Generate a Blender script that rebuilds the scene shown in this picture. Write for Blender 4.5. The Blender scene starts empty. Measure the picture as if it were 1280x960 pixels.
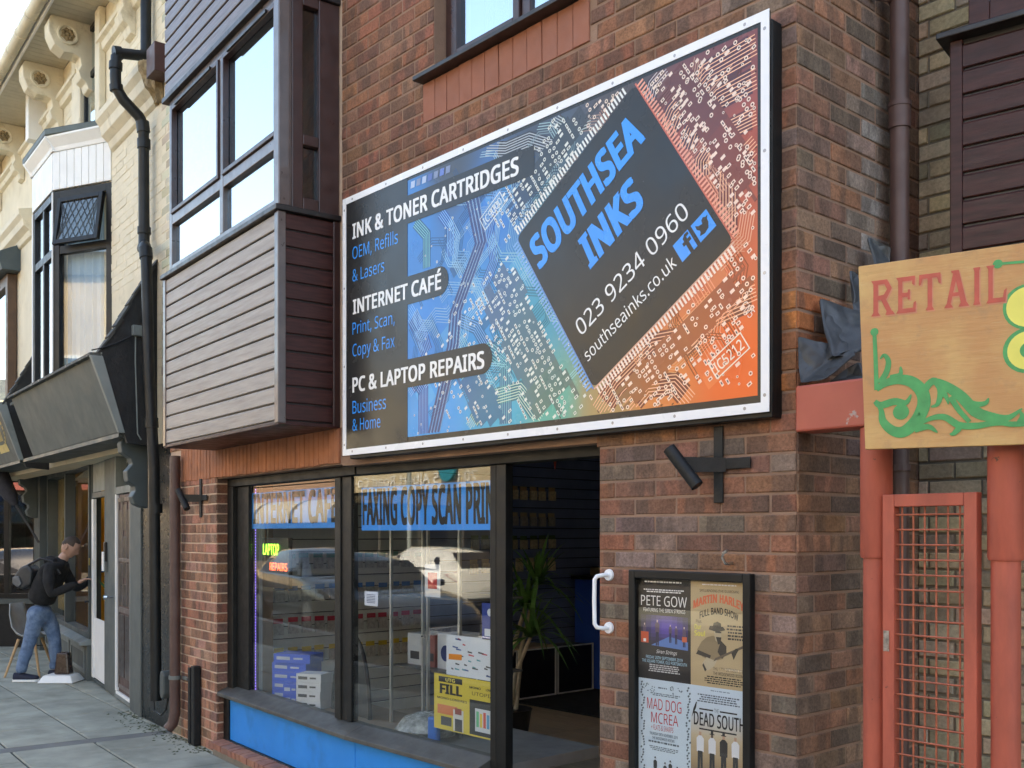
import bpy, bmesh, math, random
from mathutils import Matrix, Vector
random.seed(7)
sc = bpy.context.scene
col = sc.collection
rad = math.radians

# ------------------------------------------------------------------ camera
cam_data = bpy.data.cameras.new("camera"); cam = bpy.data.objects.new("camera", cam_data); col.objects.link(cam)
CAMX, CAMY, CAMZ = 2.115, -3.286, 1.65
cam.location = (CAMX, CAMY, CAMZ)
cam.rotation_euler = (rad(90), 0, rad(48.31))
cam_data.sensor_width = 36; cam_data.lens = 36.0
cam_data.shift_y = 0.146
cam_data.clip_start = 0.05; cam_data.clip_end = 1000
sc.camera = cam

# ------------------------------------------------------------------ sky, sun, exposure
SUN_EL, SUN_AZ = rad(43), rad(28)          # the sun stands behind the shops: the fronts are in shade
world = bpy.data.worlds.new("World"); sc.world = world; world.use_nodes = True
wn = world.node_tree.nodes; wl = world.node_tree.links
sky = wn.new("ShaderNodeTexSky"); sky.sky_type = 'NISHITA'; sky.sun_disc = False
sky.sun_elevation = SUN_EL; sky.sun_rotation = SUN_AZ
sky.air_density = 1.0; sky.dust_density = 2.2; sky.ozone_density = 1.0
wl.new(sky.outputs[0], wn["Background"].inputs[0]); wn["Background"].inputs[1].default_value = 0.15
sd = bpy.data.lights.new("sun", 'SUN'); sd.energy = 3.6; sd.angle = rad(0.53); sd.color = (1.0, 0.93, 0.82)
sun = bpy.data.objects.new("sun", sd); col.objects.link(sun)
to_sun = Vector((math.cos(SUN_EL)*math.sin(SUN_AZ), math.cos(SUN_EL)*math.cos(SUN_AZ), math.sin(SUN_EL)))
sun.rotation_euler = to_sun.to_track_quat('Z', 'Y').to_euler(); sun.location = to_sun*60
sc.view_settings.view_transform = 'Standard'; sc.view_settings.look = 'None'
sc.view_settings.gamma = 1; sc.view_settings.use_curve_mapping = False
sc.view_settings.exposure = 2.5
sc.view_settings.use_white_balance = True; sc.view_settings.white_balance_temperature = 7600; sc.view_settings.white_balance_tint = 8
sc.render.engine = 'CYCLES'
sc.cycles.max_bounces = 10; sc.cycles.diffuse_bounces = 6; sc.cycles.glossy_bounces = 4
sc.cycles.transparent_max_bounces = 24; sc.cycles.caustics_reflective = False; sc.cycles.caustics_refractive = False

# ------------------------------------------------------------------ frames: x along a front to the right, y into the building, z up
def frame(x, y, rz): return Matrix.Translation((x, y, 0)) @ Matrix.Rotation(rad(rz), 4, 'Z')
FA = frame(0, 0, 0)                                  # shop front, right of the bend
FB = frame(-3.0857, 0, -5.107)                       # shop front, left of the bend, and the cream terrace
def sub(fr, x, y, rz): return fr @ Matrix.Translation((x, y, 0)) @ Matrix.Rotation(rad(rz), 4, 'Z')
FC = sub(FB, -3.88, 0.0, -5.225)                     # the cream building's shopfront
CAMV = Vector((CAMX, CAMY, CAMZ))

# ------------------------------------------------------------------ mesh builder
class MB:
    def __init__(s): s.v = []; s.f = []; s.c = []; s.m = []; s.col = None; s.mi = 0
    def add(s, verts, faces):
        b = len(s.v); s.v += [tuple(p) for p in verts]
        for f in faces:
            s.f.append([b+i for i in f]); s.c.append(s.col); s.m.append(s.mi)
        return s
    def quad(s, *p): return s.add(p, [list(range(len(p)))])
    def box(s, x0, x1, y0, y1, z0, z1):
        return s.add([(x0,y0,z0),(x1,y0,z0),(x1,y1,z0),(x0,y1,z0),(x0,y0,z1),(x1,y0,z1),(x1,y1,z1),(x0,y1,z1)],
                     [(0,3,2,1),(4,5,6,7),(0,1,5,4),(1,2,6,5),(2,3,7,6),(3,0,4,7)])
    def prism(s, poly, a, d0, d1):
        # poly of 2D points, extruded along axis a from d0 to d1; x: (y,z)  y: (x,z)  z: (x,y)
        def m(p, d): return {'x': (d, p[0], p[1]), 'y': (p[0], d, p[1]), 'z': (p[0], p[1], d)}[a]
        n = len(poly); vs = [m(p, d0) for p in poly]+[m(p, d1) for p in poly]
        ar = sum(poly[i][0]*poly[(i+1) % n][1]-poly[(i+1) % n][0]*poly[i][1] for i in range(n))
        flip = (ar > 0) == (a in ('x', 'z')) if d1 > d0 else (ar > 0) != (a in ('x', 'z'))
        lo = list(range(n)); hi = [n+i for i in range(n)]
        fs = [lo[::-1] if flip else lo, hi if flip else hi[::-1]]
        for i in range(n):
            j = (i+1) % n; q = [i, j, n+j, n+i]; fs.append(q if flip else q[::-1])
        return s.add(vs, fs)
    def tube(s, path, r, n=12, cap=True):
        P = [Vector(p) for p in path]; rs = r if isinstance(r, (list, tuple)) else [r]*len(P)
        vs = []; fs = []; up = None
        for i, p in enumerate(P):
            t = ((P[min(i+1, len(P)-1)]-P[i]).normalized()+(P[i]-P[max(i-1, 0)]).normalized())
            t = t.normalized() if t.length > 1e-6 else Vector((0,0,1))
            if up is None:
                up = Vector((0,0,1)) if abs(t.z) < .9 else Vector((1,0,0))
            a = t.cross(up).normalized(); b = a.cross(t).normalized(); up = b
            for k in range(n):
                an = 2*math.pi*k/n; vs.append(p+(a*math.cos(an)+b*math.sin(an))*rs[i])
        for i in range(len(P)-1):
            for k in range(n):
                fs.append((i*n+k, i*n+(k+1) % n, (i+1)*n+(k+1) % n, (i+1)*n+k))
        if cap: fs.append(list(range(n))[::-1]); fs.append([(len(P)-1)*n+k for k in range(n)])
        return s.add(vs, fs)
    def lathe(s, prof, c=(0,0,0), n=16):
        vs = []; fs = []
        for r, z in prof:
            for k in range(n):
                a = 2*math.pi*k/n; vs.append((c[0]+r*math.cos(a), c[1]+r*math.sin(a), c[2]+z))
        for i in range(len(prof)-1):
            for k in range(n): fs.append((i*n+k, i*n+(k+1) % n, (i+1)*n+(k+1) % n, (i+1)*n+k))
        fs.append(list(range(n))[::-1]); fs.append([(len(prof)-1)*n+k for k in range(n)])
        return s.add(vs, fs)
    def disc(s, c, r, a='y', n=14):
        f = {'y': lambda u, w: (c[0]+u, c[1], c[2]+w), 'z': lambda u, w: (c[0]+u, c[1]+w, c[2]), 'x': lambda u, w: (c[0], c[1]+u, c[2]+w)}[a]
        return s.add([f(r*math.cos(2*math.pi*k/n), r*math.sin(2*math.pi*k/n)) for k in range(n)], [list(range(n))])
    def mesh(s, name, mats, base=(0,0,0), smooth=False):
        me = bpy.data.meshes.new(name)
        bx, by, bz = base
        me.from_pydata([(x-bx, y-by, z-bz) for x, y, z in s.v], [], s.f)
        for m in (mats if isinstance(mats, (list, tuple)) else [mats]): me.materials.append(m)
        if any(s.m):
            for p, i in zip(me.polygons, s.m): p.material_index = i
        if any(c is not None for c in s.c):
            at = me.color_attributes.new("Col", 'FLOAT_COLOR', 'CORNER')
            data = []
            for c, p in zip(s.c, me.polygons):
                c = c or (1,1,1)
                if isinstance(c[0], (list, tuple)):
                    for q in c: data += [q[0], q[1], q[2], 1]
                else: data += [c[0], c[1], c[2], 1]*p.loop_total
            at.data.foreach_set("color", data)
        if smooth:
            me.polygons.foreach_set("use_smooth", [True]*len(me.polygons))
            try: me.set_sharp_from_angle(angle=rad(40))
            except Exception: pass
        me.update()
        return me

def tag(o, label=None, cat=None, group=None, kind=None):
    if label: o["label"] = label
    if cat: o["category"] = cat
    if group: o["group"] = group
    if kind: o["kind"] = kind
    return o
BASE = {}
def thing(name, label, cat, fr=FA, base=(0,0,0), group=None):
    o = bpy.data.objects.new(name, None); o.empty_display_size = .1; col.objects.link(o)
    o.matrix_world = fr @ Matrix.Translation(base); BASE[o.name] = base
    return tag(o, label, cat, group)
def part(name, mb, mats, parent, bevel=0, smooth=False, seg=2):
    base = BASE.get(parent.name, (0,0,0))
    o = bpy.data.objects.new(name, mb.mesh(name, mats, base, smooth)); col.objects.link(o); o.parent = parent
    BASE[o.name] = base
    if bevel: add_bevel(o, bevel, seg)
    return o
def solo(name, mb, mats, label, cat, fr=FA, base=(0,0,0), group=None, bevel=0, smooth=False, kind=None):
    o = bpy.data.objects.new(name, mb.mesh(name, mats, base, smooth)); col.objects.link(o)
    o.matrix_world = fr @ Matrix.Translation(base); BASE[o.name] = base
    if bevel: add_bevel(o, bevel)
    return tag(o, label, cat, group, kind)
def add_bevel(o, w, seg=2):
    m = o.modifiers.new("bevel", 'BEVEL'); m.width = w; m.segments = seg; m.limit_method = 'ANGLE'; m.angle_limit = rad(35)
def struct(name, mb, mats, fr=FA, smooth=False):
    o = bpy.data.objects.new(name, mb.mesh(name, mats, (0,0,0), smooth)); col.objects.link(o); o.matrix_world = fr
    o["kind"] = "structure"; BASE[o.name] = (0,0,0); return o
def copy_tree(o, parent=None):
    c = o.copy(); col.objects.link(c); c.parent = parent; BASE[c.name] = BASE.get(o.name, (0,0,0))
    for ch in list(o.children): copy_tree(ch, c)
    return c

# ------------------------------------------------------------------ lettering
_tc = {}
try:
    SANS = bpy.data.fonts.load(bpy.utils.system_resource('DATAFILES', path='fonts')+"/NotoSansHebrew-Regular.woff2")   # one of Blender's own interface fonts, plain sans Latin
except Exception:
    SANS = None
def glyphs(s, bold=0.0, shear=0.0, spacing=1.0):
    key = (s, bold, shear, spacing)
    if key not in _tc:
        cu = bpy.data.curves.new("lettering", 'FONT'); cu.body = s; cu.size = 1; cu.offset = bold; cu.shear = shear
        cu.space_character = spacing
        if SANS: cu.font = SANS
        cu.resolution_u = 3; cu.dimensions = '2D'; cu.fill_mode = 'BOTH'
        ob = bpy.data.objects.new("lettering", cu)
        me = bpy.data.meshes.new_from_object(ob)
        vs = [(v.co.x, v.co.y) for v in me.vertices]; fs = [list(p.vertices) for p in me.polygons]
        bpy.data.objects.remove(ob); bpy.data.meshes.remove(me); bpy.data.curves.remove(cu)
        _tc[key] = (vs, fs)
    return _tc[key]
def letter(mb, s, x0, x1, z0, z1, y, rot=0, piv=None, bold=0.0, shear=0.0, spacing=1.0, capfit=True, arc=0):
    """lettering filling the box x0..x1, z0..z1 of the plane y (cap height z0..z1), turned rot degrees about piv;
    bold: stroke gain in em, made of closely stacked shifted copies"""
    bold = max(0.0, bold)
    vs, fs = glyphs(s, 0, 0, spacing*(1+1.3*bold))
    vs = [(a+shear*b, b) for a, b in vs]
    if not vs: return
    xa = min(v[0] for v in vs)-bold; xb = max(v[0] for v in vs)+bold
    cv, _ = glyphs("H", 0, 0, 1); za = min(v[1] for v in cv)-bold*.5; zb = max(v[1] for v in cv)+bold*.5
    ca, sa = math.cos(rad(rot)), math.sin(rad(rot)); px, pz = piv or ((x0+x1)/2, (z0+z1)/2)
    n = 0 if bold < .004 else max(1, math.ceil(bold/.035))
    sh = [(0, 0)] if not n else [(bold*i/n, bold*.5*j) for i in range(-n, n+1) for j in (-1, 1)]
    ff = None
    for k, (ox, oz) in enumerate(sh):
        out = []
        for vx, vz in vs:
            t = (vx+ox-xa)/(xb-xa); X = x0+t*(x1-x0); Z = z0+(vz+oz-za)/(zb-za)*(z1-z0)
            if arc: Z += arc*(1-(2*t-1)**2)
            X, Z = px+(X-px)*ca-(Z-pz)*sa, pz+(X-px)*sa+(Z-pz)*ca
            out.append((X, y-k*.00004, Z))
        if ff is None:                       # face the -y side
            ff = []
            for f in fs:
                a, b, c = (Vector(out[f[i]]) for i in (0, 1, 2))
                ff.append(f if (b-a).cross(c-a).y < 0 else f[::-1])
        for i, f in enumerate(ff):           # a hair's breadth between strokes that cross
            e = (i % 9)*4e-6; mb.add([(out[q][0], out[q][1]-e, out[q][2]) for q in f], [list(range(len(f)))])

# ------------------------------------------------------------------ materials
def srgb(r, g, b):
    def c(v):
        v /= 255.0
        return v/12.92 if v <= .04045 else ((v+.055)/1.055)**2.4
    return (c(r), c(g), c(b))
class NT:
    def __init__(s, name):
        s.mat = bpy.data.materials.new(name); s.mat.use_nodes = True; s.n = s.mat.node_tree.nodes; s.l = s.mat.node_tree.links
        s.bsdf = s.n["Principled BSDF"]; s.out = s.n["Material Output"]
    def new(s, t, **kw):
        nd = s.n.new(t)
        for k, v in kw.items(): setattr(nd, k, v)
        return nd
    def link(s, a, b): s.l.new(a, b)
    def pos(s, scale=(1,1,1)):
        g = s.new("ShaderNodeNewGeometry"); m = s.new("ShaderNodeVectorMath", operation='MULTIPLY')
        s.link(g.outputs["Position"], m.inputs[0]); m.inputs[1].default_value = scale; return m.outputs[0]
    def noise(s, scale, vec=None, detail=4, rough=.55):
        n = s.new("ShaderNodeTexNoise"); n.inputs["Scale"].default_value = scale; n.inputs["Detail"].default_value = detail
        n.inputs["Roughness"].default_value = rough
        s.link(vec if vec is not None else s.pos(), n.inputs["Vector"]); return n.outputs["Fac"]
    def ramp(s, fac, stops):
        r = s.new("ShaderNodeValToRGB"); el = r.color_ramp.elements
        while len(el) < len(stops): el.new(.5)
        for e, (p, c) in zip(el, stops):
            e.position = p; e.color = (c, c, c, 1) if not isinstance(c, (tuple, list)) else (*c[:3], 1)
        s.link(fac, r.inputs[0]); return r.outputs[0]
    def mix(s, fac, a, b, blend='MIX'):
        m = s.new("ShaderNodeMix", data_type='RGBA', blend_type=blend)
        for sock, v in ((m.inputs["Factor"], fac), (m.inputs["A"], a), (m.inputs["B"], b)):
            if isinstance(v, (int, float)): sock.default_value = v
            elif isinstance(v, (tuple, list)): sock.default_value = (*v[:3], 1)
            else: s.link(v, sock)
        return m.outputs["Result"]
    def math(s, op, a, b=0.0, clamp=False):
        m = s.new("ShaderNodeMath", operation=op); m.use_clamp = clamp
        for i, v in ((0, a), (1, b)):
            if isinstance(v, (int, float)): m.inputs[i].default_value = v
            else: s.link(v, m.inputs[i])
        return m.outputs[0]
    def bump(s, h, strength=.3, dist=.01):
        b = s.new("ShaderNodeBump"); b.inputs["Strength"].default_value = strength; b.inputs["Distance"].default_value = dist
        s.link(h, b.inputs["Height"]); s.link(b.outputs[0], s.bsdf.inputs["Normal"]); return b
    def set(s, **kw):
        for k, v in kw.items():
            i = s.bsdf.inputs[k.replace("_", " ")]
            if isinstance(v, (int, float)): i.default_value = v
            elif isinstance(v, (tuple, list)): i.default_value = (*v[:3], 1)
            else: s.link(v, i)
        return s
def mk(name, c, rough=.6, var=.18, scale=6.0, bump=.0, bscale=40.0, metal=0.0, spec=.5, coat=0.0, dirt=None, dirtscale=2.5, stretch=(1,1,1), vcol=False, dlo=.5, dhi=.72, chips=None, chipscale=25, chiplo=.70):
    t = NT(name); v = t.pos(stretch)
    base = c
    if vcol:
        a = t.new("ShaderNodeVertexColor", layer_name="Col"); base = a.outputs[0]
    n = t.noise(scale, v)
    f = t.ramp(n, [(.3, 1-var), (.7, 1+var*.6)])
    colr = t.mix(1.0, base, f, 'MULTIPLY')
    if dirt is not None:
        d = t.ramp(t.noise(dirtscale, v, 6, .65), [(dlo, 0.0), (dhi, 1.0)])
        colr = t.mix(t.math('MULTIPLY', d, .75), colr, dirt)
    if chips is not None:
        ch_ = t.ramp(t.noise(chipscale, t.pos(), 7, .7), [(chiplo, 0.0), (chiplo+.012, 1.0)]); colr = t.mix(ch_, colr, chips)
    t.set(Base_Color=colr, Roughness=rough, Metallic=metal, Specular_IOR_Level=spec, Coat_Weight=coat)
    r = t.ramp(t.noise(scale*1.7, v), [(.3, max(0.02, rough-.08)), (.7, min(1, rough+.1))]); t.set(Roughness=r)
    if bump: t.bump(t.noise(bscale, v, 5, .6), bump, .006)
    return t.mat
def glass(name, r0=.08, tint=(.93,.96,.96), gloss=(1,1,1), rough=0.0, power=4.0):
    t = NT(name); t.n.remove(t.bsdf)
    lw = t.new("ShaderNodeLayerWeight"); lw.inputs["Blend"].default_value = .5
    p = t.math('POWER', lw.outputs["Facing"], power); fac = t.math('ADD', t.math('MULTIPLY', p, 1-r0), r0, True)
    tr = t.new("ShaderNodeBsdfTransparent"); tr.inputs[0].default_value = (*tint, 1)
    gl = t.new("ShaderNodeBsdfGlossy"); gl.inputs[0].default_value = (*gloss, 1); gl.inputs["Roughness"].default_value = rough
    mx = t.new("ShaderNodeMixShader"); t.link(fac, mx.inputs[0]); t.link(tr.outputs[0], mx.inputs[1]); t.link(gl.outputs[0], mx.inputs[2])
    t.link(mx.outputs[0], t.out.inputs[0]); return t.mat
def emit(name, c, s):
    t = NT(name); t.set(Base_Color=c, Emission_Color=c, Emission_Strength=s); return t.mat

def brick_mat(name, kind):
    """kind 'object': tint from the object's colour; 'attr': from the colour attribute"""
    t = NT(name)
    if kind == 'object':
        oi = t.new("ShaderNodeObjectInfo"); base = oi.outputs["Color"]
    else:
        a = t.new("ShaderNodeVertexColor", layer_name="Col"); base = a.outputs[0]
    g = t.new("ShaderNodeNewGeometry"); sp = t.new("ShaderNodeSeparateXYZ"); t.link(g.outputs["Position"], sp.inputs[0])
    row = t.math('FLOOR', t.math('DIVIDE', sp.outputs[2], .075))
    cb = t.new("ShaderNodeCombineXYZ")
    t.link(t.math('MULTIPLY', t.math('ADD', sp.outputs[0], sp.outputs[1]), 10.5), cb.inputs[0])
    t.link(t.math('MULTIPLY', row, 3.71), cb.inputs[1]); t.link(t.math('MULTIPLY', sp.outputs[2], 3.0), cb.inputs[2])
    bands = t.ramp(t.noise(1.0, cb.outputs[0], 2, .4), [(.46, 0.0), (.54, 1.0)])
    fine = t.noise(95.0, None, 5, .7); blot = t.noise(7.0, None, 4, .6)
    c = t.mix(t.math('MULTIPLY', bands, .55), base, (.095, .070, .056))
    c = t.mix(1.0, c, t.ramp(fine, [(.3, .6), (.72, 1.35)]), 'MULTIPLY')
    c = t.mix(1.0, c, t.ramp(blot, [(.3, .78), (.7, 1.18)]), 'MULTIPLY')
    pale = t.ramp(t.noise(34.0, None, 6, .75), [(.66, 0.0), (.76, 1.0)])
    c = t.mix(t.math('MULTIPLY', pale, .3), c, (.42, .30, .22))
    t.set(Base_Color=c, Roughness=.88, Specular_IOR_Level=.25)
    t.bump(t.math('ADD', t.noise(130.0, None, 6, .75), t.math('MULTIPLY', t.noise(30.0), .7)), .75, .004)
    return t.mat
M = {}
M['brick'] = brick_mat("rustic_brick", 'object'); M['brick_mass'] = brick_mat("rustic_brick_mass", 'attr')
def plain_brick(name, kind):
    t = NT(name)
    if kind == 'object':
        oi = t.new("ShaderNodeObjectInfo"); base = oi.outputs["Color"]
    else:
        a = t.new("ShaderNodeVertexColor", layer_name="Col"); base = a.outputs[0]
    c = t.mix(1.0, base, t.ramp(t.noise(60.0, None, 5, .7), [(.3, .72), (.7, 1.22)]), 'MULTIPLY')
    c = t.mix(t.math('MULTIPLY', t.ramp(t.noise(5.0, None, 5, .65), [(.5, 0.0), (.75, 1.0)]), .45), c, (.10, .085, .06))
    t.set(Base_Color=c, Roughness=.85, Specular_IOR_Level=.3); t.bump(t.noise(110.0, None, 6, .7), .7, .004); return t.mat
t = NT("painted_brick"); oi = t.new("ShaderNodeObjectInfo"); c = t.mix(1.0, oi.outputs["Color"], t.ramp(t.noise(50.0, None, 4, .6), [(.3, .94), (.7, 1.04)]), 'MULTIPLY')
c = t.mix(t.math('MULTIPLY', t.ramp(t.noise(2.2, None, 5, .65), [(.55, 0.0), (.8, 1.0)]), .3), c, (.36, .29, .18)); t.set(Base_Color=c, Roughness=.7); t.bump(t.noise(70.0, None, 5, .7), .4, .004); M['cream_brick'] = t.mat
t = NT("painted_brick_mass"); oi = t.new("ShaderNodeVertexColor", layer_name="Col"); c = t.mix(1.0, oi.outputs[0], t.ramp(t.noise(50.0, None, 4, .6), [(.3, .94), (.7, 1.04)]), 'MULTIPLY')
c = t.mix(t.math('MULTIPLY', t.ramp(t.noise(2.2, None, 5, .65), [(.55, 0.0), (.8, 1.0)]), .3), c, (.36, .29, .18)); t.set(Base_Color=c, Roughness=.7); t.bump(t.noise(70.0, None, 5, .7), .4, .004); M['cream_brick_mass'] = t.mat
M['pbrick'] = plain_brick("plain_brick", 'object'); M['pbrick_mass'] = plain_brick("plain_brick_mass", 'attr')
M['mortar'] = mk("mortar", (.285,.175,.12), .95, .22, 5, .6, 90)
M['mortar_pale'] = mk("mortar_pale", (.56,.40,.29), .95, .2, 5, .6, 90)
M['mortar_grey'] = mk("mortar_grey", (.24,.21,.165), .95, .25, 5, .6, 90)
M['mortar_cream'] = mk("mortar_cream", (.70,.62,.46), .8, .1, 3, .3, 60, dirt=(.30,.25,.16), dlo=.58, dhi=.8)
M['orange_brick'] = mk("orange_brick", (.40,.155,.075), .8, .2, 9, .4, 80, dirt=(.16,.07,.045), dirtscale=4, dlo=.55, dhi=.85)
M['tile'] = mk("soldier_tile", (.30,.115,.07), .75, .12, 8, .25, 90)
M['brown_upvc'] = mk("brown_woodgrain_upvc", (.050,.017,.015), .42, .45, 7, .12, 30, stretch=(1,1,9), spec=.3, dirt=(.085,.05,.045), dirtscale=1.2, dlo=.6, dhi=.9)
M['brown_front'] = mk("brown_woodgrain_sheen", (.12,.085,.08), .42, .35, 6, .15, 30, stretch=(.6,.6,9), spec=.6, coat=.1, dirt=(.15,.13,.115), dirtscale=1.1, dlo=.42, dhi=.8)  # upper front boards: sky sheen put into a lighter brown than the side
M['brown_pale'] = mk('pale_sheen_woodgrain', (.31,.262,.228), .5, .22, 6, .15, 30, stretch=(.6,.6,9), spec=.5, dirt=(.40,.355,.32), dirtscale=1.1, dlo=.42, dhi=.8)  # lower front boards: sheen of sky and sunlit street painted as pale base colour
M['brown_frame'] = mk("brown_frame", (.045,.02,.018), .35, .25, 9, .05, spec=.6, dirt=(.10,.08,.07), dlo=.6, dhi=.9)
M['grey_frame'] = mk("weathered_frame", (.10,.075,.07), .35, .25, 9, .05, spec=.7, coat=.3)
M['dark_trim'] = mk("dark_trim", (.016,.013,.013), .4, .3, 9)
M['black_paint'] = mk("black_frame_paint", (.007,.0075,.008), .42, .35, 8, .1, 50, spec=.3, dirt=(.02,.02,.018), dirtscale=5, dlo=.6, dhi=.85)
M['frame_face'] = mk("dull_frame_face", (.012,.012,.011), .5, .35, 8, .1, 50, spec=.3, dirt=(.035,.033,.026), dirtscale=5, dlo=.6, dhi=.9)
M['sill_grey'] = mk('sill_grey', (.075,.072,.064), .5, .3, 8, .2, 50, dirt=(.035,.034,.03), dirtscale=5)
M['blue_panel'] = mk("blue_panel", (.006,.24,.72), .38, .08, 3, .04, 30, dirt=(.01,.12,.33), dirtscale=4, dlo=.52, dhi=.85, chips=(.12,.16,.2), chipscale=10, chiplo=.70)
M['white'] = mk("white_paint", (.78,.78,.76), .5, .06, 5)
M['white_gloss'] = mk("white_gloss", (.82,.83,.85), .3, .03, 2)
M['red_paint'] = mk("salmon_red_paint", (.44,.095,.056), .55, .16, 5, .2, 35, stretch=(2.5,2.5,.7), dirt=(.20,.045,.03), dirtscale=3.5, dlo=.45, dhi=.8, chips=(.10,.05,.035), chipscale=16, chiplo=.672)
M['steel_black'] = mk("black_steel", (.010,.011,.012), .5, .3, 20, .35, 60, spec=.3)
M['pipe_brown'] = mk("brown_pipe", (.085,.045,.038), .5, .2, 6, .05, dirt=(.14,.10,.085), dlo=.55, dhi=.85)
M['pipe_black'] = mk("black_pipe", (.008,.010,.011), .45, .3, 6, .05, spec=.35, dirt=(.022,.025,.025), dlo=.5, dhi=.8)
M['lead'] = mk("lead_sheet", (.055,.060,.066), .5, .45, 6, .4, 22, metal=.2, dirt=(.05,.055,.04), dlo=.5, dhi=.8)
M['slate'] = mk("slate", (.05,.05,.045), .75, .35, 6, .4, 30, dirt=(.10,.10,.07), dlo=.5, dhi=.75)
M['grey_paint'] = mk("grey_green_paint", (.085,.10,.095), .6, .12, 3, .08, 25, dirt=(.05,.06,.058), dlo=.52, dhi=.8)
M['grey_dark'] = mk("dark_grey_paint", (.06,.073,.072), .5, .2, 3, .08, 25)
M['grey_light'] = mk("light_grey_paint", (.20,.225,.215), .55, .15, 4, .08, 25, dirt=(.08,.09,.085))
M['cream'] = mk("cream_masonry_paint", (.70,.62,.46), .75, .08, 3, .25, 45, dirt=(.45,.36,.22), dirtscale=1.7, dlo=.52, dhi=.8)
M['cream_trim'] = mk("cream_trim", (.70,.63,.48), .7, .12, 4, .35, 40, dirt=(.20,.15,.085), dirtscale=4, dlo=.55, dhi=.78)
M['stone_worn'] = mk("worn_stone", (.36,.27,.15), .9, .4, 14, .9, 40, dirt=(.07,.055,.035), dirtscale=10, dlo=.45, dhi=.65)
M['soffit'] = mk("soffit_boards", (.55,.50,.39), .6, .1, 6)
M['slab'] = mk("paving_slab", (.33,.33,.27), .9, .25, 2.6, .6, 70, dirt=(.14,.145,.115), dirtscale=2.0, dlo=.45, dhi=.75, chips=(.09,.09,.08), chipscale=7, chiplo=.70)
M['slab_joint'] = mk("slab_joint", (.05,.052,.04), .95, .3, 12, .4, 60)
M['asphalt'] = mk("asphalt", (.05,.05,.05), .9, .25, 3, .6, 120)
M['earth'] = mk("far_ground", (.09,.09,.08), .95, .2, .3)
M['kerb'] = mk("kerb_stone", (.20,.20,.19), .9, .2, 4, .4, 60)
M['moss'] = mk("moss", (.05,.062,.022), .95, .5, 30, .8, 120)
M['glass_shop'] = glass("shop_glass", .05, (.96,.97,.965), power=5)
M['glass_up'] = glass("upper_glass", .52, (.55,.62,.66), gloss=(.86,.95,1.0), power=3)
M['glass_dark'] = glass("side_glass", .10, (.5,.55,.55), power=4)
M['glass_cafe'] = glass('cafe_glass', .10, (.95,.96,.96), power=5)
M['glass_far'] = glass('far_shop_glass', .28, (.6,.6,.6), power=4)
M['glass_bay'] = glass('bay_glass', .06, (.9,.93,.95), power=5)
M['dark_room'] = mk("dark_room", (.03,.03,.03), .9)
# ------------------------------------------------------------------ helpers for parts in other frames, brickwork
WM = {}
def put(o, parent, fr):
    """place a part, given in frame fr, under a thing whose empty stands at WM[parent]"""
    o.parent = parent; o.matrix_local = WM[parent.name].inverted() @ fr; WM[o.name] = fr; BASE[o.name] = (0,0,0)
def building(name, label, cat, base):
    o = bpy.data.objects.new(name, None); col.objects.link(o); o.location = base
    WM[o.name] = Matrix.Translation(base); BASE[o.name] = (0,0,0); return tag(o, label, cat)
def bpart(name, mb, mats, parent, fr, bevel=0, smooth=False):
    o = bpy.data.objects.new(name, mb.mesh(name, mats, (0,0,0), smooth)); col.objects.link(o); put(o, parent, fr)
    if bevel: add_bevel(o, bevel)
    return o
def child(name, mb, mats, parent, bevel=0, smooth=False):
    """a sub-part given in the coordinates of its parent part"""
    o = bpy.data.objects.new(name, mb.mesh(name, mats, (0,0,0), smooth)); col.objects.link(o); o.parent = parent
    BASE[o.name] = (0,0,0); WM[o.name] = WM.get(parent.name, Matrix())
    if bevel: add_bevel(o, bevel)
    return o
def link_child(name, me, parent, loc, scale=(1,1,1), color=None, rot=None):
    o = bpy.data.objects.new(name, me); col.objects.link(o); o.parent = parent; o.location = loc; o.scale = scale
    if rot: o.rotation_euler = rot
    if color: o.color = (*color, 1)
    return o

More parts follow.
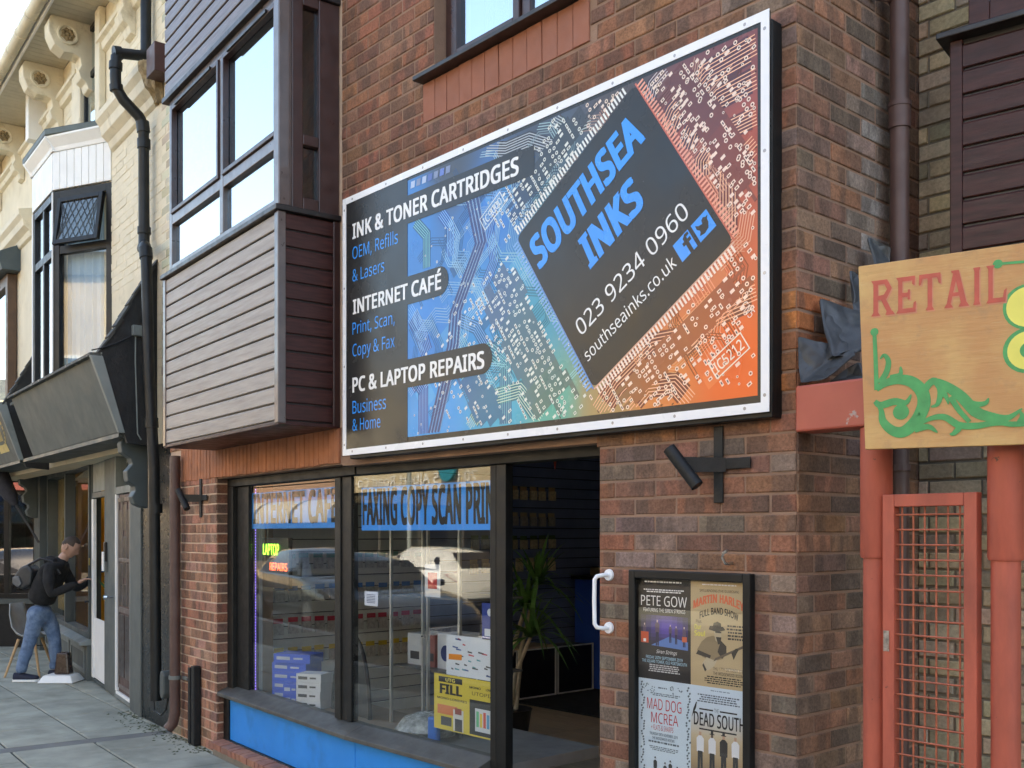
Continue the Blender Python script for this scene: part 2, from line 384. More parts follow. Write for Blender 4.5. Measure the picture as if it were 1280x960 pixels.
def brick_geo(L, H, proud, rnd, back=.02, inset=.004):
    j = lambda a=.0013: rnd.uniform(-a, a)
    x0, x1, z0, z1 = 0, L, 0, H
    f = [(x0+inset+j(), -proud+j(), z0+inset+j()), (x1-inset+j(), -proud+j(), z0+inset+j()), (x1-inset+j(), -proud+j(), z1-inset+j()), (x0+inset+j(), -proud+j(), z1-inset+j())]
    m = [(x0+j(), -proud*.45, z0+j()), (x1+j(), -proud*.45, z0+j()), (x1+j(), -proud*.45, z1+j()), (x0+j(), -proud*.45, z1+j())]
    b = [(x0, back, z0), (x1, back, z0), (x1, back, z1), (x0, back, z1)]
    fs = [(0,1,2,3)]
    for i in range(4):
        k = (i+1) % 4; fs.append((4+i, 4+k, k, i)); fs.append((8+i, 8+k, 4+k, 4+i))
    return f+m+b, fs
class Brickwork:
    def __init__(s, build, mat1, mat2, proud=.0045):
        s.b = build; s.rec = []; s.mat1 = mat1; s.mat2 = mat2; s.proud = proud; s.rnd = random.Random(11)
        s.full = [s.proto(.215) for _ in range(6)]; s.half = [s.proto(.1025) for _ in range(4)]
    def proto(s, L):
        mb = MB(); mb.add(*brick_geo(L, .064, s.proud, s.rnd)); return mb.mesh("brick", s.mat1)
    def lay(s, wall, z0, z1, spans, colour, shift=0.0, module=.225, course=.075, skip=None):
        """stretcher bond; spans(z) lists the u intervals of the course at z"""
        k = math.floor(z0/course+.5); z = k*course
        while z < z1-.02:
            for (a, b) in spans(z+.035):
                off = shift+(module/2 if k % 2 else 0)
                n0 = math.floor((a-off)/module)
                u = off+n0*module
                while u < b:
                    p, q = max(u, a), min(u+module, b)
                    lo = p+(.005 if p > a+1e-6 else .002); hi = q-(.005 if q < b-1e-6 else .002)
                    if hi-lo > .03 and not (skip and skip((lo+hi)/2, z+.035)):
                        s.rec.append((wall, lo, hi, z+.005, colour(( lo+hi)/2, z)))
                    u += module
            k += 1; z = k*course
    def finish(s, limit=295):
        sized = []
        for r in s.rec:
            wall, lo, hi, z, c = r; fr = WM[wall.name]
            p = fr @ Vector(((lo+hi)/2, 0, z)); n = (fr.to_3x3() @ Vector((0,-1,0))); v = CAMV-p
            d = v.length; face = max(0, n.dot(v)/d)
            w = cam.rotation_euler.to_matrix().inverted() @ (p-CAMV); dep = -w.z
            vis = 0
            if dep > .1:
                px = 640+1280*w.x/dep; py = 667-1280*w.y/dep
                vis = 1 if -20 < px < 1300 and -20 < py < 980 else 0
            sized.append((face*(hi-lo)/d**2*vis, r))
        sized.sort(key=lambda t: -t[0])
        mass = {}
        for i, (a, (wall, lo, hi, z, c)) in enumerate(sized):
            L = hi-lo
            if i < limit and a > 0:
                src = s.full if L > .16 else s.half; base = .215 if L > .16 else .1025
                link_child("brick", s.rnd.choice(src), wall, (lo, s.rnd.uniform(-.0025, .002), z), (L/base, 1, 1), c)
            else:
                mb = mass.setdefault(wall.name, (wall, MB()))[1]; mb.col = c
                vs, fs = brick_geo(L, .064, s.proud+s.rnd.uniform(-.002, .0025), s.rnd)
                mb.add([(x+lo, y, zz+z) for x, y, zz in vs], fs)
        for w, mb in mass.values():
            o = child("brickwork", mb, s.mat2, w); o["kind"] = "stuff"
def jit(c, a=.25, r=random.Random(5)):
    k = 1+r.uniform(-a, a); return tuple(max(.005, v*k*(1+r.uniform(-.07, .07))) for v in c)

# ------------------------------------------------------------------ ground
g = MB(); g.quad((-400,-400,-.16), (400,-400,-.16), (400,400,-.16), (-400,400,-.16)); struct("ground", g, M['earth'])
g = MB(); g.box(-120, 60, -11.6, -3.75, -.155, -.12); struct("road", g, M['asphalt'])
g = MB()
g.box(-120, 60, -3.6, 9, -.15, -.012); pav = struct("pavement", g, M['slab_joint'])
g = MB(); x = -60.0
g.box(-120, 60, -3.75, -3.603, -.15, 0.0); kerb = struct("kerb", g, M['kerb']); add_bevel(kerb, .02)
g = MB(); g.box(-120, 60, -14.2, -11.75, -.15, -.004); struct("far_pavement", g, M['slab'])
g = MB(); g.box(-120, 60, -11.747, -11.6, -.15, 0.005); k2 = struct("far_kerb", g, M['kerb']); add_bevel(k2, .02)
g = MB(); g.mi = 0
for i in range(14): g.box(-60+i*6, -58+i*6, -7.75, -7.65, -.12, -.1165)
struct("lane_marking", g, M['white'])
# paving slabs, laid along the left-hand front
WM[pav.name] = Matrix()
slab_me = []
rs = random.Random(3)
for i in range(5):
    mb = MB(); e = .006
    h = [rs.uniform(-.003, .002) for _ in range(4)]
    w, d = .884, .584
    mb.add([(0,0,-.02),(w,0,-.02),(w,d,-.02),(0,d,-.02),(0,0,-.006+h[0]),(w,0,-.006+h[1]),(w,d,-.006+h[2]),(0,d,-.006+h[3]),
            (e,e,h[0]),(w-e,e,h[1]),(w-e,d-e,h[2]),(e,d-e,h[3])],
           [(0,1,5,4),(1,2,6,5),(2,3,7,6),(3,0,4,7),(4,5,9,8),(5,6,10,9),(6,7,11,10),(7,4,8,11),(8,9,10,11)])
    slab_me.append(mb.mesh("slab", M['slab']))
pin = FB.to_3x3(); rzB = rad(-5.107)
for r in range(7):
    y = -3.03+r*.6
    for c_ in range(-17, 4):
        u = c_*.9+(.45 if r % 2 else 0)+.12
        if -3.32 < u+.9 and u < -2.93 and y < .5: # the drain channel takes its own strip
            for a, b in ((u, -3.165), (-2.985, u+.9)):
                if b-a > .06:
                    p = FB @ Vector((a, y, 0)); link_child("slab", rs.choice(slab_me), pav, p, ((b-a-.006)/.888, 1, 1), None, (0,0,rzB))
            continue
        p = FB @ Vector((u, y, 0))
        link_child("slab", rs.choice(slab_me), pav, p, (1,1,1), None, (0,0,rzB))
mb = MB()
for k in range(9): mb.box(-3.157+k*.0195, -3.157+k*.0195+.0125, -3.4, -.02, -.012, .001 if k in (0, 8) else -.001)
dr = bpart("drain_channel", mb, M['kerb'], pav, FB)

# ------------------------------------------------------------------ the brick shop building
shop = building("brick_shop_building", "red-brown brick building with an ink shop below and a brown clad bay window", "building", (-1.5, 0, 0))
bw = Brickwork(shop, M['brick'], M['brick_mass'])
RB = [(.265,.118,.073), (.24,.108,.068), (.285,.13,.08), (.22,.112,.077), (.25,.125,.085), (.30,.135,.078)]
rc = random.Random(21)
def red(u, z): return jit(rc.choice(RB), .13, rc)
def pillar_col(u, z):
    c = jit(rc.choice(RB+[(.23,.165,.13), (.21,.15,.12), (.26,.185,.145)]), .16, rc)
    if 2.13 < z < 2.5 and u > -.12: c = jit((.52,.18,.065), .12, rc)
    return c
def left_col(u, z): return jit(rc.choice([(.40,.19,.12), (.45,.22,.14), (.34,.17,.11), (.38,.21,.15)]), .15, rc)
# upper front wall (right of the bend)
W0, W1, WZ0, WZ1 = -2.19, -1.07, 4.085, 5.35
mb = MB()
mb.box(-3.0857, W0, -.0005, .25, 2.05, 7.5); mb.box(W1, -.002, -.0005, .25, 2.05, 7.5)
mb.box(W0, W1, -.0005, .25, 2.05, WZ0-.03); mb.box(W0, W1, -.0005, .25, WZ1, 7.5)
mb.box(-.992, -.002, -.0005, .45, -.05, 2.05)
wallA = bpart("wall", mb, M['mortar'], shop, FA)
def spansA(z):
    if z < 2.05: return [(-.992, 0)]
    if WZ0-.03 < z < WZ1: return [(-3.0857, W0), (W1, 0)]
    if WZ0-.26 < z <= WZ0-.03: return [(-3.0857, -2.285), (-1.045, 0)]
    return [(-3.0857, 0)]
hid = lambda u, z: (-2.8 < u < -.2 and 2.2 < z < 3.48) or (u < -1.0 and z < 2.1)
def colA(u, z): return pillar_col(u, z) if (z < 2.6 and u > -1.05) or u > -.25 else red(u, z)
bw.lay(wallA, 0, 7.45, spansA, colA, 0, skip=hid)
# side wall of the building, facing the passage
FS = frame(0, 0, 90)
mb = MB(); mb.box(0.003, 8.0, -.0005, .25, -.05, 7.5); wallS = bpart("wall", mb, M['mortar'], shop, FS)
def colS(u, z):
    c = jit(rc.choice([(.27,.15,.10), (.22,.14,.10), (.18,.125,.095), (.32,.165,.10)]), .2, rc)
    if 2.13 < z < 2.5 and u < .17: c = jit((.40,.14,.055), .12, rc)
    s = max(0, 1-abs(u-.56)/.16)*max(0, 1-abs(z-2.95)/.75)
    if s > .05: c = tuple(a*(1-min(.8, s*1.2))+b*min(.8, s*1.2) for a, b in zip(c, (.36,.33,.30)))
    return c
bw.lay(wallS, 0, 6.0, lambda z: [(0, .95)], colS, 0.1125)
# left pillar and the wall behind the bay
mb = MB(); mb.box(-3.1, -2.044, -.0005, .45, -.05, 2.28); mb.box(-3.1, 0, .002, .25, 2.28, 7.5)
wallB = bpart("wall", mb, M['mortar_pale'], shop, FB)
bw.lay(wallB, 0, 2.06, lambda z: [(-2.83, -2.042)], left_col, -2.042)
bw.lay(wallB, 2.3, 6.4, lambda z: [(-3.1, -2.05)], left_col, -2.042)
mb = MB(); mb.box(.003, .4, -.0005, .05, -.05, 2.06); wallR = bpart("wall", mb, M['mortar_pale'], shop, sub(FB, -2.042, 0, 90))
bw.lay(wallR, 0, 2.06, lambda z: [(0, .128)], lambda u, z: jit(rc.choice([(.26,.115,.07), (.20,.11,.08), (.29,.13,.08)]), .15, rc), .1125, module=.26)
bw.finish()
# old yellowish edge bricks left of the brown pipe
bwy = Brickwork(shop, M['pbrick'], M['pbrick_mass'], .004)
bwy.lay(wallB, 0, 2.25, lambda z: [(-3.1, -2.83)], lambda u, z: jit(rc.choice([(.34,.27,.18), (.28,.21,.14), (.22,.16,.11)]), .2, rc), -2.83)
bwy.finish(0)
# shell: roof, back, left side, ceiling
mb = MB(); mb.box(-6.3, 0, .25, 8.2, 7.3, 7.5); mb.box(-6.3, 0, 8.0, 8.2, 0, 7.3); bpart("roof", mb, M['dark_trim'], shop, FA)
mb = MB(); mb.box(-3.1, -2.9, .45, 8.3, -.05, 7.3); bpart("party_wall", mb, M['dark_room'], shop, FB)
# soldier course over the shopfront
mb = MB(); mb.box(-2.83, 0.02, .006, .2, 2.062, 2.40); lin = bpart("lintel_band", mb, M['mortar'], shop, FB)
sol = []
for i in range(4):
    m2 = MB(); vs, fs = brick_geo(.060, .300, .009, random.Random(i), .02, .003); m2.add(vs, fs); sol.append(m2.mesh("brick", M['orange_brick']))
n = int(2.78/.0665)
for k in range(n+1):
    u = -2.82+k*.0665
    if u < -.06: link_child("brick", sol[k % 4], lin, (u, -.004+rc.uniform(-.002,.002), 2.068+rc.uniform(-.004,.006)))
mb = MB(); mb.box(-3.09, -.99, .02, .2, 2.055, 2.2); linA = bpart("lintel_band", mb, M['mortar'], shop, FA)
for k in range(31):
    link_child("brick", sol[k % 4], linA, (-3.06+k*.0665, .012+rc.uniform(-.002,.002), 2.062+rc.uniform(-.006,.006)), (1,1,.45))

# upper window with its tiled apron
def hole_frame(x0, x1, z0, z1, y0, y1, t, b=None):
    b = b or t; m = MB()
    m.box(x0, x0+t, y0, y1, z0, z1); m.box(x1-t, x1, y0, y1, z0, z1)
    m.box(x0+t, x1-t, y0, y1, z0, z0+b); m.box(x0+t, x1-t, y0, y1, z1-t, z1); return m
m = hole_frame(W0+.002, W1-.002, WZ0, WZ1-.002, .075, .14, .055)
m.box(W0+.60, W0+.66, .077, .138, WZ0+.055, WZ1-.055)
up = bpart("window", m, M['brown_frame'], shop, FA, .004)
m = hole_frame(W0+.06, W0+.595, WZ0+.058, WZ1-.06, .062, .11, .045); child("casement", m, M['brown_frame'], up, .004)
for a, b in ((W0+.1, W0+.56), (W0+.66, W1-.055)):
    m = MB(); m.box(a, b, .095, .10, WZ0+.055, WZ1-.06); child("pane", m, M['glass_up'], up)
m = MB(); m.prism([(-.075, 4.045), (.08, 4.045), (.08, 4.085), (-.075, 4.068)], 'x', -2.285, -1.04); child("sill", m, M['dark_trim'], up, .003)
m = MB()
for k, a in enumerate((W0+.18, W0+.24, W0+.30)):
    m.box(a, a+.05, .2+.01*(k % 2), .215+.01*(k % 2), WZ0+.03, WZ1)
child("curtain", m, mk("net_curtain", (.62,.60,.52), .9), up)
m = MB(); m.box(W0, W1, .16, .24, WZ1-.02, WZ1); m.box(W0, W1, .6, .62, WZ0-.3, WZ1+.3); child("room_back", m, M['dark_room'], up)
mb = MB(); mb.box(-2.283, -1.047, .004, .1, 3.83, 4.046); ap = bpart("tile_apron", mb, M['mortar'], shop, FA)
tl = []
for i in range(3):
    m2 = MB(); vs, fs = brick_geo(.0985, .205, .008, random.Random(40+i), .02, .002); m2.add(vs, fs); tl.append(m2.mesh("tile", M['tile']))
for k in range(12): link_child("tile", tl[k % 3], ap, (-2.278+k*.1025, rc.uniform(-.0015,.0015), 3.837))

# ------------------------------------------------------------------ the clad oriel bay
Y0 = -.39; UL, UR = -2.06, -.03
m = MB(); m.box(UL+.015, UR-.015, Y0+.015, .0, 2.30, 3.50)
bay = bpart("oriel_bay", m, M['dark_trim'], shop, FB)
m = MB(); m.box(UL+.015, UR-.015, Y0+.015, .0, 4.81, 7.2); child("upper_casing", m, M['dark_trim'], bay)
def board_mesh(L, h, mat):
    mm = MB(); mm.prism([(0, .006), (0, h-.012), (-.006, h-.004), (-.012, h-.012), (-.012, .010), (-.008, .006)], 'x', 0, L); return mm.mesh("board", mat)
def board_side(L, h, mat):
    mm = MB(); mm.prism([(0, .006), (0, h-.012), (.006, h-.004), (.012, h-.012), (.012, .010), (.008, .006)], 'y', 0, L); return mm.mesh("board", mat)
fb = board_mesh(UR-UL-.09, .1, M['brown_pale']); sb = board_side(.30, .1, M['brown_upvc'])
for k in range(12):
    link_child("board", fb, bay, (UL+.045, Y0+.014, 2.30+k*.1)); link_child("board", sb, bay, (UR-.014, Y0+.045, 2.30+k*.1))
fb2 = board_mesh(UR-UL-.04, .1, M['brown_front'])
for k in range(14):
    link_child("board", fb2, bay, (UL+.02, Y0+.012, 4.83+k*.1)); link_child("board", sb, bay, (UR-.014, Y0+.045, 4.83+k*.1))
def post(a, b, c, d, z0, z1, mat, nm="corner_post"):
    m = MB(); m.box(a, b, c, d, z0, z1); return child(nm, m, mat, bay, .004)
post(UR-.048, UR+.004, Y0-.006, Y0+.044, 2.285, 3.50, M['grey_frame'])
post(UL-.004, UL+.044, Y0-.006, Y0+.044, 2.285, 3.50, M['grey_frame'])
post(UR-.013, UR+.005, -.045, -.002, 2.285, 3.50, M['brown_frame'])
m = MB(); m.box(UL-.02, UR+.02, Y0-.025, -.001, 3.502, 3.535); child("sill", m, M['dark_trim'], bay, .005)
m = MB(); m.box(UL, UR, Y0, -.001, 2.275, 2.297); child("soffit", m, M['brown_upvc'], bay, .003)
m = MB(); m.box(UL-.012, UR+.012, Y0-.014, -.001, 4.79, 4.827); child("edge_trim", m, M['dark_trim'], bay, .003)
# glazing between the cladding
FZ0, FZ1 = 3.537, 4.788; yf0, yf1 = Y0+.02, Y0+.085
m = hole_frame(UL+.06, UR-.006, FZ0, FZ1, yf0, yf1, .055)
um = -.975
m.box(um-.03, um+.03, yf0, yf1, FZ0+.055, FZ1-.055)
for a, b in ((UL+.115, um-.03), (um+.03, UR-.061)): m.box(a, b, yf0+.002, yf1-.002, 3.885, 3.955)
wf = child("window_frame", m, M['grey_frame'], bay, .004)
for a, b in ((UL+.115, um-.03), (um+.03, UR-.061)):
    for c, d in ((FZ0+.055, 3.885), (3.955, FZ1-.055)):
        m = MB(); m.box(a, b, yf0+.03, yf0+.036, c, d); child("pane", m, M['glass_up'], bay)
    m = hole_frame(a+.003, b-.003, 3.958, FZ1-.058, yf0-.012, yf0+.028, .028); child("casement", m, M['brown_frame'], bay, .003)
    m = MB(); m.box(a+.12, b-.12, yf0-.026, yf0-.013, FZ1-.082, FZ1-.062); child("trickle_vent", m, M['dark_trim'], bay, .002)
# side light of the bay
m = MB(); x0, x1 = UR-.07, UR-.006
for a, b in ((Y0+.086, -.235), (-.135, -.002)): m.box(x0, x1, a, b, FZ0, FZ1)
m.box(x0, x1, -.235, -.135, FZ0, FZ0+.07); m.box(x0, x1, -.235, -.135, FZ1-.06, FZ1); m.box(x0, x1, -.235, -.135, 3.915, 3.975)
child("window_frame", m, M['brown_frame'], bay, .005)
m = MB(); m.box(UR-.07, UR+.006, Y0-.002, Y0+.07, FZ0, FZ1); child("corner_post", m, M['grey_frame'], bay, .006)
m = MB(); m.box(x0+.025, x0+.031, -.235, -.135, FZ0+.07, FZ1-.06); child("pane", m, M['glass_dark'], bay)
m = MB(); m.box(UL+.06, UR-.1, -.06, -.05, FZ0, FZ1); child("room_back", m, mk("blind", (.35,.40,.42), .9), bay)

# ------------------------------------------------------------------ shopfront
YG = .13
m = MB()
# head, posts, mullion; left of the bend
m.box(-2.04, .0, YG-.05, YG+.06, 2.0, 2.06)
m.box(-2.04, -1.93, YG-.05, YG+.06, .1, 2.0)
front = bpart("shopfront", m, M['frame_face'], shop, FB, .004)
def sfpart(nm, mb_, mat, fr, bevel=.003):
    o = bpy.data.objects.new(nm, mb_.mesh(nm, mat)); col.objects.link(o); o.parent = front; o.matrix_local = FB.inverted() @ fr
    BASE[o.name] = (0,0,0); WM[o.name] = fr
    if bevel: add_bevel(o, bevel)
    return o
m = MB(); m.box(-1.928, -1.70, YG-.02, YG+.06, .5, 1.998); sfpart("side_frame", m, M['black_paint'], FB)
m = MB(); m.box(-3.06, -.993, YG-.05, YG+.06, 2.0, 2.058); sfpart("head_frame", m, M['frame_face'], FA)
m = MB(); m.box(-.30, -.225, YG-.03, YG+.03, .505, 1.998); sfpart("mullion", m, M['frame_face'], FB)
m = MB(); m.box(-.223, -.10, YG-.02, YG+.03, .505, 1.998); sfpart("mullion", m, M['black_paint'], FB)
m = MB(); m.box(-1.855, -1.81, YG-.03, YG+.03, .1, 1.998); sfpart("door_post", m, M['frame_face'], FA)
m = MB(); m.box(-1.808, -1.735, YG-.03, YG+.02, .1, 1.998); sfpart("door_post", m, M['black_paint'], FA)
m = MB(); m.box(-1.02, -.9925, YG-.03, YG+.03, .1, 1.998); sfpart("door_post", m, M['black_paint'], FA)
m = MB(); m.box(-1.70, -.30, YG, YG+.006, .5, 2.0); paneB = sfpart("pane", m, M['glass_shop'], FB, 0)
m = MB(); m.box(-3.17, -1.856, YG, YG+.006, .5, 2.0); paneA = sfpart("pane", m, M['glass_shop'], FA, 0)
# sill with a slope and nosing
pr = [(YG+.05, .43), (YG+.05, .505), (YG-.005, .505), (.03, .47), (.0, .455), (.0, .43)]
m = MB(); m.prism(pr, 'x', -2.04, .03); sfpart("sill", m, M['sill_grey'], FB)
m = MB(); m.prism([(a+.0005, b-.0005) for a, b in pr], 'x', -3.075, -1.857); sfpart("sill", m, M['sill_grey'], FA)
m = MB(); m.box(-1.93, .04, .06, YG+.05, .11, .429); sfpart("stall_riser", m, M['blue_panel'], FB, .002)
m = MB(); m.box(-3.07, -1.858, .0605, YG+.05, .11, .4285); sfpart("stall_riser", m, M['blue_panel'], FA, .002)
m = MB(); m.box(-2.04, -1.935, .05, YG+.05, .06, .43); sfpart("riser_post", m, M['black_paint'], FB)
m = MB(); m.box(-2.04, .0, .045, .12, .06, .108); m.box(-.001+.0, .02, .05, .12, .06, .108); sfpart("plinth", m, M['steel_black'], FB)
# row of sill bricks on edge at the foot
m = MB(); m.box(-2.03, .02, -.035, .15, -.03, .055); foot = sfpart("brick_footing", m, M['mortar_grey'], FB, 0)
ro = []
for i in range(4):
    m2 = MB(); m2.prism([(-.055, 0), (.06, 0), (.06, .058), (-.03, .05), (-.055, .043)], 'x', 0, .062); ro.append(m2.mesh("brick", mk("sill_brick%d" % i, ((.33,.135,.085), (.30,.13,.09), (.36,.16,.10), (.25,.12,.085))[i], .85, .25, 20, .6, 90)))
for k in range(29): link_child("brick", ro[rc.randrange(4)], foot, (-2.03+k*.0705, rc.uniform(-.003,.003), .045+rc.uniform(-.002,.002)))
m = MB(); m.box(-3.07, -.99, -.035, .3, -.03, .095); sfpart("door_step", m, M['kerb'], FA)
# ------------------------------------------------------------------ the big shop sign
SX, SZ, SW, SH = -2.95, 2.1, 2.885, 1.475
sign = thing("shop_sign", "large dark circuit-board sign with blue SOUTHSEA INKS lettering and white border", "sign", FA, (-1.51, 0, 2.1))
m = MB(); m.box(SX+.05, SX+SW+.004, -.068, -.001, SZ-.022, SZ+SH-.03); part("backing_board", m, M['black_paint'], sign, .004)
m = MB(); m.box(SX, SX+SW, -.08, -.0685, SZ, SZ+SH)
M['sign_black'] = mk("sign_black", (.022,.023,.024), .22, .1, 3, spec=.35)
panel = part("panel", m, M['sign_black'], sign, .002)
m = hole_frame(SX-.002, SX+SW+.002, SZ-.002, SZ+SH+.002, -.0835, -.0805, .036); part("border", m, M['white_gloss'], sign)
m = MB()
for k in range(9):
    for zz in (SZ+.018, SZ+SH-.018): m.disc((SX+.1+k*.335, -.0842, zz), .007, n=8)
for k in range(4):
    for xx in (SX+.017, SX+SW-.017): m.disc((xx, -.0842, SZ+.06+k*.45), .007, n=8)
part("screws", m, mk("screw_metal", (.35,.35,.36), .4, metal=.8), sign)["kind"] = "stuff"
ra = random.Random(99)
ANC = [((.7,1.2),(.02,.21,.60)),((.8,.6),(.02,.21,.62)),((.9,.15),(.02,.32,.75)),((1.3,1.1),(.02,.20,.62)),((1.3,.65),(.03,.28,.66)),((1.4,.2),(.03,.42,.62)),
       ((1.75,.15),(.08,.42,.32)),((1.6,.5),(.04,.34,.48)),((2.05,.12),(.42,.27,.10)),((2.35,.2),(.75,.22,.05)),((2.75,.2),(.85,.13,.02)),((2.75,.6),(.60,.12,.05)),
       ((2.78,1.0),(.40,.075,.045)),((2.6,1.3),(.17,.055,.06)),((1.0,1.38),(.05,.055,.065)),((1.6,1.3),(.045,.055,.075)),((1.8,1.15),(.05,.10,.13)),((2.2,1.42),(.06,.055,.055)),((2.45,1.1),(.32,.07,.05))]
def art_col(x, z):
    s = [0,0,0]; w = 0
    for (ax, az), c in ANC:
        k = 1/(((x-ax)**2+(z-az)**2)**1.6+.0008); w += k
        for i in range(3): s[i] += k*c[i]
    return tuple(v/w for v in s)
def lite(c, k=.65, top=(.80,.80,.74)): return tuple(a*(1-k)+min(1, b)*k for a, b in zip(c, top))
def dark(c, k=.4): return tuple(a*k for a in c)
AX0, AX1, AZ0, AZ1 = .632, 2.835, .062, 1.425
CH = (2.115, .795); CA = math.cos(rad(33.3)); SA_ = math.sin(rad(33.3)); CHW, CHH = .437, .452
def rot2(p, q): return (CH[0]+p*CA-q*SA_, CH[1]+p*SA_+q*CA)
def inv2(x, z): dx, dz = x-CH[0], z-CH[1]; return dx*CA+dz*SA_, -dx*SA_+dz*CA
art = MB()
def P3(x, z, y): return (SX+x, y, SZ+z)
nx, nz = 44, 28
for i in range(nx):
    for j in range(nz):
        q = [(AX0+(AX1-AX0)*a/nx, AZ0+(AZ1-AZ0)*b/nz) for a, b in ((i,j),(i+1,j),(i+1,j+1),(i,j+1))]
        art.col = [art_col(*p) for p in q]; art.add([P3(*p, -.0804) for p in q], [(0,1,2,3)])
def okpt(x, z, mrg=.0): return AX0+mrg < x < AX1-mrg and AZ0+mrg < z < AZ1-mrg
_lift = [0]
def shape(pts, c, y):
    _lift[0] = (_lift[0]+1) % 60; y -= _lift[0]*1.5e-6
    if all(okpt(*p) for p in pts): art.col = c; art.add([P3(*p, y) for p in pts], [list(range(len(pts)))])
def rrect(p, q, w, h, c, y): shape([rot2(p-w/2, q-h/2), rot2(p+w/2, q-h/2), rot2(p+w/2, q+h/2), rot2(p-w/2, q+h/2)], c, y)
def ring(p, q, r, c, c2, y):
    x, z = rot2(p, q)
    shape([(x+r*math.cos(k*math.pi/4), z+r*math.sin(k*math.pi/4)) for k in range(8)], c, y)
    shape([(x+r*.5*math.cos(k*math.pi/3), z+r*.5*math.sin(k*math.pi/3)) for k in range(6)], c2, y-.0001)
def ribbon(pl, w, c, y):
    L = []; R2 = []; n = len(pl)
    for i, p in enumerate(pl):
        d0 = (p[0]-pl[i-1][0], p[1]-pl[i-1][1]) if i else (pl[1][0]-p[0], pl[1][1]-p[1]); d1 = (pl[i+1][0]-p[0], pl[i+1][1]-p[1]) if i < n-1 else d0
        l0, l1 = math.hypot(*d0) or 1, math.hypot(*d1) or 1; tx, tz = d0[0]/l0+d1[0]/l1, d0[1]/l0+d1[1]/l1; l = math.hypot(tx, tz) or 1; tx, tz = tx/l, tz/l
        k = w/2/max(.5, abs(tx*d0[0]/l0+tz*d0[1]/l0)); L.append((p[0]-tz*k, p[1]+tx*k)); R2.append((p[0]+tz*k, p[1]-tx*k))
    _lift[0] = (_lift[0]+1) % 60; y -= _lift[0]*1.5e-6
    for i in range(n-1):
        q = [R2[i], R2[i+1], L[i+1], L[i]]
        if all(okpt(*p) for p in q): art.col = c; art.add([P3(*p, y) for p in q], [(0,1,2,3)])
# large dark or light copper fields
for _ in range(70):
    p, q = ra.uniform(-1.6, .9), ra.uniform(-1.0, .9); x, z = rot2(p, q)
    if not okpt(x, z, .1): continue
    c = art_col(x, z); rrect(p, q, ra.uniform(.05, .16), ra.uniform(.04, .14), lite(c, .16, (.2,.7,.8) if x < 1.7 else (1,.5,.2)) if ra.random() < .6 else dark(c, .55), -.0806-ra.random()*.0001)
# trace bundles
for _ in range(300):
    p, q = ra.uniform(-1.6, .9), ra.uniform(-1.0, .9); x, z = rot2(p, q)
    if not okpt(x, z, .05) or (x < 1.75 and z > 1.2 and ra.random() < .5): continue
    c = art_col(x, z); cc = lite(c, ra.choice((.25, .4, .5)), (.55,.80,.80) if x < 1.9 else (.95,.62,.42)) if ra.random() < .55 else dark(c, .35)
    nn = ra.randint(2, 6); sp = ra.uniform(.010, .014); d = ra.choice((0, 1)); L1, L2, L3 = ra.uniform(.06, .2), ra.uniform(.03, .1), ra.uniform(.05, .18); sgn = ra.choice((-1, 1))
    for k in range(nn):
        o = k*sp; a = [(0, o), (L1-o*.4*sgn, o), (L1+L2-o*.4*sgn, o+L2*sgn), (L1+L2+L3, o+L2*sgn)]
        pl = [rot2(p+(u if d else v), q+(v if d else u)) for u, v in a]
        ribbon(pl, ra.choice((.0035, .0045)), cc, -.0808)
